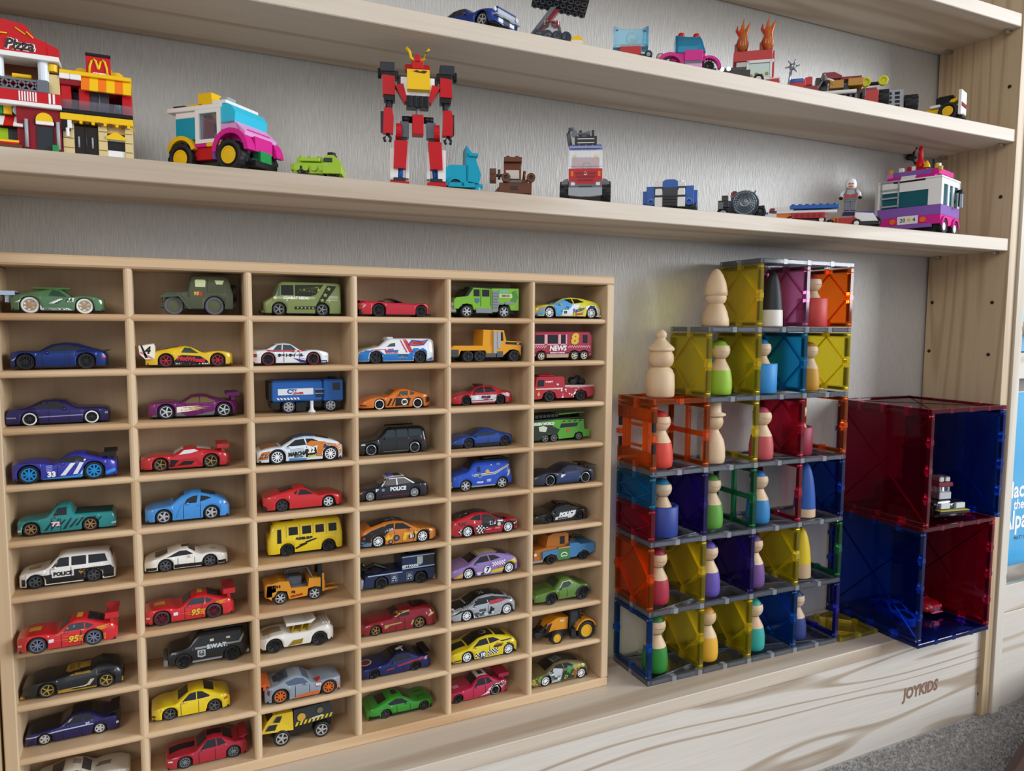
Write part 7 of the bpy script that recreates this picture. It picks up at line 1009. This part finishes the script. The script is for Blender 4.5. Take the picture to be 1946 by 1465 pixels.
# drill machine
t = toy('brick_drill', 'black and purple toy brick drill tank with silver drill head', 'toy vehicle', 731.8, -27.0, ZL, -44, 0, 10)
CRM = P('9aa2a8', .2, .85)
q = lathe([(.01, -16), (2.6, -15.6), (4, -13), (8, -8), (12.4, -2), (15, 4), (14, 7), (.01, 7)], 28, (4, -2, 16), 'y', False); part('drill_cone', q, CRM, t, True)
for k in range(6): part('drill_ridge', lathe([(rr + .2, -.2), (rr + 1.5, -1.2), (rr + 1.2, .6), (rr, .8)], 24, (4, yy, 16), 'y', False), CRM, t) if (rr := (3.4, 5.6, 7.8, 10, 12.2, 14.2)[k]) and (yy := (-15.6, -12.8, -10.2, -7.2, -4.2, 0)[k]) is not None else None
for a in (50, 150, 300): part('drill_tooth', tube([(4 + 13 * math.cos(math.radians(a)), 0, 16 + 13 * math.sin(math.radians(a))), (4 + 18.5 * math.cos(math.radians(a)), -3, 16 + 18.5 * math.sin(math.radians(a)))], [1.6, .6], 8), CRM, t)
B(t, -24, 20, 8, 34, 8, 14, 'k', False, 'chassis'); B(t, -26, -14, 6, 30, 14, 22, 'k'); B(t, -20, 16, 10, 34, 14, 22, '3a2f70'); B(t, -12, 12, 12, 30, 22, 32, 'q', True); B(t, -22, -15, 8, 20, 22, 28, 'd'); B(t, -26, -20, 4, 8, 12, 20, 'g')
for x in (-1, 1): WH_(t, x * 26, 20, 8, 8, 10, 'k', 'x', x > 0)
WH_(t, -20, 6, 7, 7, 6, 'l'); WH_(t, 20, 6, 7, 7, 6, 'k')
# red and blue flatbed
t = toy('brick_truck', 'red toy brick flatbed with a blue plate load', 'toy truck', 829.5, -22.0, ZL, -40, 43, 14, 0.95)
B(t, 0, 14, 2, 26, 4, 14, 'w'); B(t, -3, 4, 2, 26, 12, 16, 'b', False, 'slope_tile'); B(t, 12, 34, 4, 24, 4, 14, 'o'); B(t, 0, 16, 0, 26, 1.4, 4, 'y', False, 'plate'); B(t, 14, 86, 2, 28, 14, 17.4, 'w', False, 'flatbed'); B(t, 10, 34, 2, 28, 17.4, 22, 'w'); B(t, 6, 12, 2, 20, 17, 21, 'q'); part('plate', join(bbox(30, 88, 0, 30, 19, 23.6, .4), *studs(30, 88, 0, 30, 23.6)), bm('b'), t); B(t, 32, 72, 0, 28, 7, 14, 'r'); part('side_axle_hole', join(*[cyl(38 + i * 7, -.6, 10.5, 2.6, 1, 12, 'y') for i in range(5)]), bm('q'), t); B(t, 30, 74, 4, 26, 2, 7, 'd', False, 'chassis')
for x in (31, 68): WH_(t, x, 1, 5, 5, 5, 'w'); WH_(t, x, 29, 5, 5, 5, 'w', 'y', True)
# orange racer and its figure
t = toy('brick_car', 'orange and red toy brick racer with a white hood', 'toy car', 908.4, -27.9, ZL, -44, 36, 14, 0.95)
SL(t, [(0, 3), (22, 3), (22, 14), (14, 14), (8, 9), (0, 6)], 2, 26, 'o', 'tail'); B(t, 18, 44, 2, 26, 5, 13, 'r'); SL(t, [(42, 8), (70, 8), (64, 18), (42, 20)], 3, 25, 'w', 'hood'); B(t, 28, 66, 5, 23, 18, 21, '4a3a9a', False, 'plate'); B(t, 46, 72, 2, 26, 3, 8, 'k', False, 'bumper'); B(t, 4, 60, 6, 22, 2, 5, 'd', False, 'chassis')
for x in (12, 44): WH_(t, x, 0, 5.4, 5.4, 5, 'w'); WH_(t, x, 28, 5.4, 5.4, 5, 'w', 'y', True)
WH_(t, 68, 4, 7, 6.4, 6, 'k')
t = toy('toy_figure', 'small brick figure with white hood and red and grey vest', 'toy figure', 896.4, -39.0, ZL + 20.2, -48, 0, 0, .95)
for sx in (-1, 1):
    B(t, *sorted((sx * .4, sx * 7)), -4, 4, 0, 11, 'g', False, 'leg'); part('arm', tube([(sx * 7, 0, 25), (sx * 10.4, -1, 21), (sx * 11, -4, 17)], [2.6, 2.4, 2], 10), bm('w'), t, True); part('hand', lathe([(.01, -2.4), (2.6, -1), (2.6, 1), (.01, 2.4)], 10, (sx * 11.4, -5, 15.6), 'z', False), bm('k'), t, True)
B(t, -7.4, 7.4, -4, 4, 11, 14, 'g', False, 'hips'); part('torso', ([(-8, -4, 14), (8, -4, 14), (8, 4, 14), (-8, 4, 14), (-6, -4, 27), (6, -4, 27), (6, 4, 27), (-6, 4, 27)], box(0, 1, 0, 1, 0, 1)[1]), bm('g'), t); part('vest', join(box(-7.4, -1, -4.4, -4, 16, 20.4), box(1, 7.4, -4.4, -4, 16, 20.4)), bm('r'), t); part('collar', prism([(-5, 21), (0, 20), (5, 21), (4, 26.6), (-4, 26.6)], -4.5, -4), bm('l'), t)
part('head', lathe([(.01, 27), (4.6, 27.4), (5.2, 30), (5.2, 35), (4, 37), (.01, 37.4)], 18, (0, -.4, 0), 'z', False), bm('e0b49a'), t, True); part('hood', lathe([(6, 29), (7, 31), (7, 36), (5.6, 39.6), (2.6, 41.4), (.01, 41.6)], 18, (0, 1.6, 0), 'z', False), bm('w'), t, True); part('brow_print', join(box(-3.2, -.6, -5.9, -5.5, 33.4, 34.2), box(.6, 3.2, -5.9, -5.5, 33.4, 34.2), box(-1.8, 1.8, -5.9, -5.5, 29.8, 30.4)), bm('q'), t)
# camper van
t = toy('brick_van', 'pink, purple and white toy brick camper van with number plate', 'toy van', 1029.5, -20.0, ZL, -74)
PV = '8a5fb4'
B(t, -40, 40, 0, 70, 12, 24, 'p', False, 'lower_body'); B(t, -40, 40, .4, 70, 24, 37, PV, False, 'mid_body'); B(t, -34, 30, -4, 2, 8, 13, PV, False, 'bumper'); B(t, -36, 36, 4, 66, 5, 12, 'k', False, 'chassis')
part('upper_body', join(box(-40, -36, 0, 70, 37, 72), box(36, 40, 0, 8, 37, 72), box(36, 40, 62, 70, 37, 72), box(36, 40, 8, 62, 64, 72), box(36, 40, 24, 30, 37, 64), box(36, 40, 42, 48, 37, 64), box(-40, 40, 66, 70, 37, 72), box(-36, 36, 0, 6, 58, 72), box(24, 36, 0, 6, 37, 58), box(-40, 40, 0, 70, 71, 74)), bm('w'), t)
TQ = tint('3aa8b8', .55, .14); B(t, -34, 24, 1.4, 3.4, 37.4, 58, TQ, False, 'rear_window'); B(t, 37, 39, 8, 62, 37, 64, TQ, False, 'side_window'); B(t, -20, 20, -.6, 3, 70, 72.4, 'k', False, 'trim'); B(t, -12, 12, 8, 60, 74, 78, 'w', False, 'roof_plate')
SX(t, [(0, 72), (14, 72), (14, 79), (6, 79)], -30, 30, 'p', 'roof_slope'); SX(t, [(-.6, 72), (13, 72.4), (13, 79.4), (5, 79.4)], -12, 6, 'w', 'roof_slope'); B(t, -24, 26, 8, 58, 79, 86, PV, False, 'roof_box'); B(t, -32, -24, 6, 14, 78, 85, 'e07ac0'); B(t, 26, 34, 6, 60, 78, 85, 'p')
for x, z in ((-28, 85), (30, 85), (34, 82)): CY(t, x, 9, z, 3.2, 5, 'c9a43a', 'z', 'gold_cup')
for x, c in ((-18, 'w'), (-8, 'r'), (-2, 'w'), (28, 'w')): B(t, x, x + 5, 10, 16, 86, 92, c)
B(t, 2, 16, 12, 26, 86, 89, 'r'); part('kettle', lathe([(.01, 0), (6, 0), (6.4, 4), (5, 10), (3, 12), (3.4, 18), (2.4, 22), (3, 28), (1, 30), (.01, 30)], 16, (6, 18, 89), 'z', False), bm('r'), t, True); TU(t, [(0, 18, 96), (-3, 18, 102), (-3, 18, 112), (1, 18, 118)], 1.4, 'k', 'handle'); part('yellow_cone', lathe([(4.4, 0), (3.6, 4), (.8, 9), (.01, 9.4)], 14, (15, 16, 89), 'z', False), bm('y'), t, True)
part('ladder', join(box(-36, -34.4, -2, 0, 38, 73), box(-13.6, -12, -2, 0, 38, 73), *[box(-36, -12, -2, 0, 39 + i * 11, 41 + i * 11) for i in range(4)]), bm('l'), t); B(t, -13, 13, -1, .6, 14, 25, 'w', False, 'number_plate'); TX_(t, '20', 7, -6, -1.1, 19.4, '4a4a6a'); TX_(t, '4', 7, 8.4, -1.1, 19.4, '4a4a6a'); part('plate_star', ([((3.4 if i % 2 == 0 else 1.5) * math.sin(i * math.pi / 5) + 2, -1.15, 19.6 + (3.4 if i % 2 == 0 else 1.5) * math.cos(i * math.pi / 5)) for i in range(10)], [tuple(range(9, -1, -1))]), bm('y'), t)
for x in (-19, 19): part('tail_lamp', lathe([(.01, -1.4), (3.6, -1.4), (4, .6)], 14, (x, 0, 18.6), 'y', False), bm('o'), t)
B(t, -40.2, 40.2, 26, 30, 12, 14, 'p', False, 'side_trim'); TU(t, [(40, 62, 60), (46, 58, 60)], 2, 'k', 'mirror_arm'); B(t, 44, 48, 50, 60, 38, 58, 'k', False, 'mirror'); B(t, 47, 50, 47, 51, 36, 54, 'l', False, 'mirror_glass')
for y in (14, 54): part('wheel_arch', prismx(arch(y, 10, 13, 10, 0, 180), 40, 42.4), bm('p'), t); WH_(t, 41, y, 9, 9, 8, 'w', 'x', True); WH_(t, -41, y, 9, 9, 8, 'w', 'x', False)
# ---------------------------------------------------------------- upper shelf
t = toy('toy_block', 'small white brick piece lying near the upper shelf back', 'toy brick', 300, -10, ZU); B(t, -4, 6, 0, 12, 0, 9, 'w', True)
t = toy('toy_block', 'small yellow toy block pile seen over the upper shelf edge', 'toy brick', 344, -12, ZU); part('hump', lathe([(.01, 10), (5, 9), (9, 5), (10, 0)], 16, (2, 0, 0), 'z', False), bm('c9931c'), t, True); part('hump', lathe([(.01, 7), (5, 6), (8, 3), (9, 0)], 16, (14, 2, 0), 'z', False), bm('b5861c'), t, True); B(t, -16, -8, -4, 4, 0, 9, '5a7a3a', True)
c = Car('toy_car', 'blue muscle car with silver grille near the upper shelf edge', 0, 74, 0, 1, 'COUPE', 24, [(14, 6.6), (58, 6.6)], met('1c3f9a'), W=40, z=ZU, yaw=118, nr=.06, group='cars on the upper shelf')
c.root.location = (.432, -.048, ZU * .001); SVR = P('c4cbd2', .2, .7)
c.g('grille', bbox(-1, 1, 7, 33, 10.4, 15, .3), SVR).g('grille_frame', join(box(-1.4, .6, 6, 34, 15, 16.2), box(-1.4, .6, 6, 34, 9.4, 10.4)), paint('15307c')).g('front_bumper', bbox(-3.6, .4, 1, 39, 7.6, 9, .4), SVR).g('license_block', join(bbox(-1.2, .6, 8, 15, 3.4, 7, .3), bbox(-1.2, .6, 25, 32, 3.4, 7, .3)), 'dfe3e8').g('headlight', join(cyl(-1, 3.4, 13, 2, 1.4, 12, 'x'), cyl(-1, 36.6, 13, 2, 1.4, 12, 'x')), P('dfe6ea', .1, .3)).g('lower_intake', box(-1, .8, 15, 25, 3.4, 7), BLK)
# crane
t = toy('brick_crane', 'yellow toy brick loader with dark grey plate on a slanted arm', 'toy vehicle', 476.1, -30.0, ZU, -22, 0, 8, .88)
B(t, -22, 22, 2, 20, 2, 8, 'k', False, 'chassis')
for i in range(4): CY(t, -15 + i * 10.5, -3, 13 - .6 * i, 6, 6, P('3a4248', .3, .5), 'y', 'track_roller'); part('roller_hub', lathe([(3.4, 0), (3.4, 1), (1.4, 1)], 14, (-15 + i * 10.5, -4, 13 - .6 * i), 'y', False), P('a8b0b8', .25, .6), t)
B(t, -20, 20, 4, 18, 7, 18, 'd', False, 'track_body'); SL(t, [(20, 2), (34, 2), (36, 10), (30, 14), (20, 10)], -2, 16, 'y', 'nose'); B(t, 22, 34, -4, -1.6, 3, 8, 'e8e4d8', False, 'nose_panel'); SL(t, [(-30, 2), (-20, 2), (-20, 9), (-27, 8)], 0, 14, 'b5801c', 'tail')
part('bubble_dome', lathe([(13, 0), (12, 6), (9, 10), (5, 12.6), (.01, 13.4)], 22, (0, 8, 18), 'z', False), tint('e6e9ec', .9, .12), t, True); CY(t, -6, 8, 26, 4.6, 5, tint('d8742a', .6, .12), 'z', 'round_lamp'); CY(t, 6, 8, 26, 5, 5, tint('d8202a', .6, .12), 'z', 'round_lamp')
SL(t, [(-34, 2), (-29, 2), (6, 46), (0, 46)], 4, 18, 'g', 'arm_plate'); SL(t, [(-26, 8), (-20, 8), (10, 44), (4, 44)], 5, 17, 'q', 'arm_plate')
o = part('grey_plate', xf(join(bbox(-31, 31, -10, 14, 0, 4, .4)), (10, 2, 50), -24, 10, 0), bm('d'), t)
part('plate_tube', xf(join(*[lathe([(3, 0), (3.4, -.6), (2.4, -.6), (2.2, 0)], 12, (-27 + i * 7.7, -5 + j * 8, 0), 'z', False) for i in range(8) for j in range(3)]), (10, 1.8, 49.6), -24, 10, 0), bm('g'), t)
# red cart with blue windscreen
t = toy('brick_car', 'red toy brick cart with a clear blue windscreen', 'toy car', 566.4, -37.0, ZU, -32, 0, 12, .9)
CB = tint('4ac6e6', .62, .14)
B(t, -12, 12, 0, 26, 2, 14, 'r'); SL(t, [(-18, 2), (-12, 2), (-12, 12)], 2, 24, 'r', 'fender'); part('windscreen', join(prism([(-20, 14), (20, 14), (17, 17), (-17, 17)], 2, 20), prism([(-17, 17), (17, 17), (20, 36), (-20, 38)], 10, 12), prism([(-20, 14), (-17, 16), (-17, 38), (-20, 37)], 2, 12), prism([(17, 16), (20, 14), (20, 36), (17, 36)], 2, 12), box(-20, -14, 8, 16, 36, 39), box(14, 20, 8, 16, 34, 37)), CB, t); B(t, 0, 8, 16, 24, 16, 28, 'm'); part('steering_wheel', lathe([(6.4, 0), (7.4, .9), (6.4, 1.8), (5.4, .9), (6.4, 0)], 18, (2, 14, 28), 'y', False), bm('k'), t, True); B(t, 10, 24, -2, 10, 1, 5, 'k'); WH_(t, -8, -2, 4, 4, 4, 'l'); WH_(t, 20, -3, 4, 4, 4, 'l')
# pink car
t = toy('brick_car', 'pink toy brick car with clear blue cab and red lamps', 'toy car', 635.1, -30.6, ZU, -32, -4, 14, 0.94)
SL(t, arch(-16, 4, 17, 13, 0, 185), 0, 12, 'p', 'mudguard'); SL(t, arch(28, 4, 14, 11, 0, 180), 6, 14, 'p', 'mudguard'); B(t, 0, 20, -2, 24, 10, 22, 'p'); B(t, 0, 19, -2.4, 20, 6.6, 10, 'g', False, 'plate'); B(t, 0, 19, -3, 22, .4, 6.6, 'e'); B(t, -14, 24, 6, 30, 12, 22, 'p'); SL(t, [(-44, 2), (-18, 18), (-18, 21), (-46, 5)], 4, 28, 'y', 'ramp'); B(t, -40, -14, 6, 26, 2, 8, '8a4a1c', False, 'ramp_base')
part('cab_window', join(prism([(-10, 22), (24, 21), (19, 36), (-10, 40)], 4, 6), prism([(-10, 22), (-7, 22), (-7, 39), (-10, 40)], 4, 26), prism([(21, 21), (24, 21), (19, 36), (16.6, 36)], 4, 26), box(-10, 18, 4, 26, 36, 38)), CB, t)
for x in (-3, 14): CY(t, x, 12, 38, 3.4, 2, 'd', 'z', 'lamp_base'); part('lamp', lathe([(3.4, 0), (4, 2.6), (3, 5), (.01, 6)], 14, (x, 12, 40 - (x > 0) * 1.4), 'z', False), bm('r'), t, True)
part('clear_ball', lathe([(.01, -5), (3.6, -3.6), (5, 0), (3.6, 3.6), (.01, 5)], 16, (-26, 14, 20), 'z', False), tint('e6e6da', .75, .12), t, True); WH_(t, -16, 0, 6, 6, 8, 'k'); WH_(t, 28, 6, 6, 6, 8, 'k')
t = toy('brick_car', 'low black toy brick racer lying flat behind the pink car', 'toy car', 696.1, -37.4, ZU, -40, 0, 9, 1.00)
B(t, -24, 24, 0, 18, 1, 8, 'k'); SL(t, [(-26, 6), (-12, 6), (-12, 13), (-22, 13)], 2, 14, '1c3a3a'); B(t, -6, 20, 2, 14, 8, 12, 'd'); CY(t, -6, -1, 10, 2.4, 3, CRM, 'y', 'exhaust'); CY(t, 1, -1, 10, 2.4, 3, CRM, 'y', 'exhaust')
# burning building on wheels
t = toy('brick_truck', 'red and white toy brick house on wheels with two clear flames', 'toy vehicle', 739.8, -31.0, ZU, -40, 0, 16, .8)
B(t, -28, 24, 2, 34, 34, 48, 'r', False, 'roof_block'); B(t, -10, 26, 0, 34, 30, 34, 'w', False, 'plate'); part('window_frame', join(box(-10, -7, 0, 6, 8, 34), box(21, 24, 0, 6, 8, 34), box(-10, 24, 0, 6, 6, 9)), bm('w'), t); B(t, -7, 21, 2, 4, 9, 30, P('6f9a92', .12, 0, .5), False, 'window_pane'); B(t, -24, -10, 4, 30, 8, 34, 'd8d4cc', False, 'wall'); B(t, -30, 36, 2, 30, 4, 8, 'w', False, 'plate'); B(t, 16, 34, -2, 4, 1, 6, 'r'); B(t, 26, 36, 2, 26, 6, 10, 'w')
part('gold_print', join(*[lathe([(.01, 0), (2.6, .2), (.01, .5)], 8, (-4 + i * 7, 1.6, 13 + (i % 2) * 2), 'y', False) for i in range(4)]), bm('a8943a'), t)
part('side_ladder', join(*[box(25, 27, 4, 12, 10 + i * 6, 12 + i * 6) for i in range(6)], box(25, 27, 3, 4.4, 8, 46), box(25, 27, 12, 13.4, 8, 46)), bm('r'), t); WH_(t, 6, -3, 7, 7, 5, 'e8e8e4'); WH_(t, -20, -2, 6, 6, 5, 'e8e8e4')
FL = tint('ff8a1a', .5, .14); FR = tint('f04a1a', .45, .14)
for x in (-20, 14):
    B(t, x - 7, x, 6, 14, 48, 60, 'q')
    for k, (dx, dz, ln, m) in enumerate(((0, 0, 46, FL), (-4, 4, 34, FR), (4, 6, 36, FL), (1, 2, 30, tint('ffc02a', .5, .14)), (-2, 8, 26, FL))): part('flame', tube([(x + 4 + dx * .4, 10 - k, 47), (x + 3 + dx * 1.2, 9 - k, 58), (x + 4 + dx * .7, 10 - k, 66 + dz), (x + 3 + dx * 1.9, 9 - k, 47 + ln * .8 + dz), (x + 5 + dx * 2.2, 9 - k, 49 + ln + dz * .6)], [4.2, 4.4, 3.4, 2.2, .4], 8), m, t, True)
t = toy('toy_mace', 'small silver spiked mace standing on the upper shelf', 'toy weapon', 775.6, -52.0, ZU, -40, 0, 0, .85); TU(t, [(-3, 0, 0), (1, 0, 24)], 1.5, CRM, 'handle'); part('ball', lathe([(.01, -4.6), (3.4, -3.2), (4.6, 0), (3.4, 3.2), (.01, 4.6)], 14, (2, 0, 27), 'z', False), CRM, t, True)
for a in range(0, 360, 60): TU(t, [(2 + 3 * math.cos(math.radians(a)), -1, 27 + 3 * math.sin(math.radians(a))), (2 + 9.4 * math.cos(math.radians(a + 8)), -2, 27 + 9.4 * math.sin(math.radians(a + 8)))], [1.3, .7], CRM, 'spike')
t = toy('toy_block', 'little red and blue toy brick seat beside the silver mace', 'toy brick', 804.2, -43.8, ZU, -42, 4, 7, 1.00); B(t, -12, 6, 0, 14, 0, 14, 'r'); B(t, -11, 4, -.6, 6, 11, 15, 'b', False, 'print_tile'); B(t, 6, 14, 4, 14, 8, 17, 'r'); B(t, 4, 20, 0, 12, 0, 6, 'q')
# dark red and gold vehicle
t = toy('brick_car', 'black toy brick cart with gold bricks, red roof and white bar', 'toy vehicle', 871.3, -27.2, ZU, -42, 5, 14, 0.86)
B(t, -20, 40, 8, 34, 2, 16, 'k', False, 'chassis'); B(t, 0, 18, 4, 26, 20, 31, 'c08a2a'); B(t, 24, 44, 4, 26, 22, 32, 'c08a2a'); SL(t, [(-12, 34), (16, 34), (16, 37), (6, 43), (-10, 43)], 6, 28, 'q'); B(t, 14, 42, 8, 28, 32, 36, 'q', False, 'plate'); B(t, -18, -2, 10, 26, 16, 38, 'k'); B(t, 18, 26, 8, 26, 14, 26, 'k'); CY(t, -22, -2, 12.4, 2.6, 56, 'w', 'x', 'white_bar'); CY(t, -28, -3, 10, 6.6, 4, 'w', 'y', 'bar_end'); B(t, -34.6, -21.4, -3, 1, 0, 10, 'w', False, 'bar_end'); part('cross_hole', join(box(-32, -24, -3.4, -2.6, 9, 11), box(-29, -27, -3.4, -2.6, 6, 14)), bm('k'), t)
part('silver_mace', join(tube([(-20, -2, 14), (-10, -2, 30)], 1.2), lathe([(.01, -4.4), (3.2, -3), (4.4, 0), (3.2, 3), (.01, 4.4)], 12, (-8, -2, 32), 'z', False)), CRM, t); TU(t, [(-6, -3, 32), (4, -4, 28)], [1.6, 1], 'w', 'spike'); TU(t, [(-8, -2, 35), (-8, -2, 41)], [1.2, .5], CRM, 'spike'); part('lattice', join(*[box(-16 + i * 7, -13 + i * 7, 2, 8, 2, 10) for i in range(8)]), bm('g'), t); CY(t, -26, 14, 38, 4, 3, 'g', 'y', 'disc'); B(t, 42, 46, 0, 20, 4, 16, 'd')
# red cart with yellow goggles
t = toy('brick_car', 'red and black toy brick cart with yellow goggle lamps', 'toy vehicle', 925.4, -39.2, ZU, -46, 6, 14, 0.88)
B(t, -12, 14, 2, 26, 3, 22, 'r'); CY(t, -4, 0, 5, 4, 4, 'r', 'y', 'headlamp'); CY(t, 10, 0, 5, 4, 4, 'r', 'y', 'headlamp'); B(t, -38, -12, 6, 26, 4, 21, 'd'); B(t, -14, 12, 6, 20, 22, 26, 'q'); TU(t, [(-16, 6, 31), (22, 6, 31)], 2.4, 'k', 'lamp_bar')
for x in (-3, 19): part('goggle_lamp', lathe([(.01, 2), (4, 2), (4, 0), (6.4, 0), (6.6, 5), (.01, 5)], 20, (x, 0, 33), 'y', False), bm('d9d83a'), t, True)
CY(t, -18, 8, 33, 4, 5, 'g', 'y', 'disc')
for o_ in (24,): WH_(t, o_ + 4, 14, 12, 11.4, 14, 'r', 'x', True)
# grille machine
t = toy('brick_car', 'grey toy brick grille machine with fat treaded wheels', 'toy vehicle', 975.4, -31.3, ZU, -44, 14, 14, 0.86)
B(t, -8, 22, 10, 36, 4, 24, 'd8d4c8', False, 'hull'); B(t, -18, 12, 12, 30, 26, 29, 'k', False, 'plate'); g_ = SX(t, [(0, 5), (6, 5), (12, 34), (6, 34)], 0, 26, 'l', 'grille'); part('grille_slot', join(*[xf(box(x, x + 6.4, -.8, .6, -2, 2), (0, 1.3 + i * 1.28, 9.2 + i * 6.4), -12, 0, 0) for x in (4, 14.6) for i in range(4)]), bm('k'), t); WH_(t, 46, 12, 13, 13, 18, 'p', 'x', True); WH_(t, -22, 12, 12, 12, 16, 'r', 'x', False); B(t, 2, 14, -2, 8, .4, 6, 'c23a6a'); CY(t, 22, 10, 12, 7, 6, 'r', 'y', 'hub')
# yellow buggy
t = toy('brick_car', 'yellow toy brick buggy with white tail panel and black seat', 'toy car', 1066, -20.0, ZU, -70, -6, 14, .86)
SL(t, [(-56, 2), (0, 2), (6, 22), (-4, 24), (-54, 6)], 6, 24, 'y', 'nose'); B(t, -6, 22, 2, 28, 8, 20, 'y'); B(t, -4, 10, -1, 8, 22, 26, 'w', False, 'side_pod'); part('seat', join(bbox(2, 22, 6, 24, 24, 38, 1), bbox(6, 26, 6, 24, 36, 39, .6)), bm('k'), t); SL(t, [(14, 20), (34, 30), (34, 34), (24, 32)], 4, 26, 'y', 'wing_strut'); B(t, 36, 40, -6, 24, 6, 42, 'w', False, 'tail_panel'); B(t, 40, 40.6, -4, 22, 18, 24, 'q', False, 'panel_print'); B(t, 18, 40, 2, 28, 3, 9, 'k', False, 'chassis')
for y, f_ in ((-6, 0), (34, 1)): WH_(t, 22, y, 13, 13, 12, 'y', 'y', bool(f_)); 
WH_(t, -44, 2, 5, 5, 5, 'y')
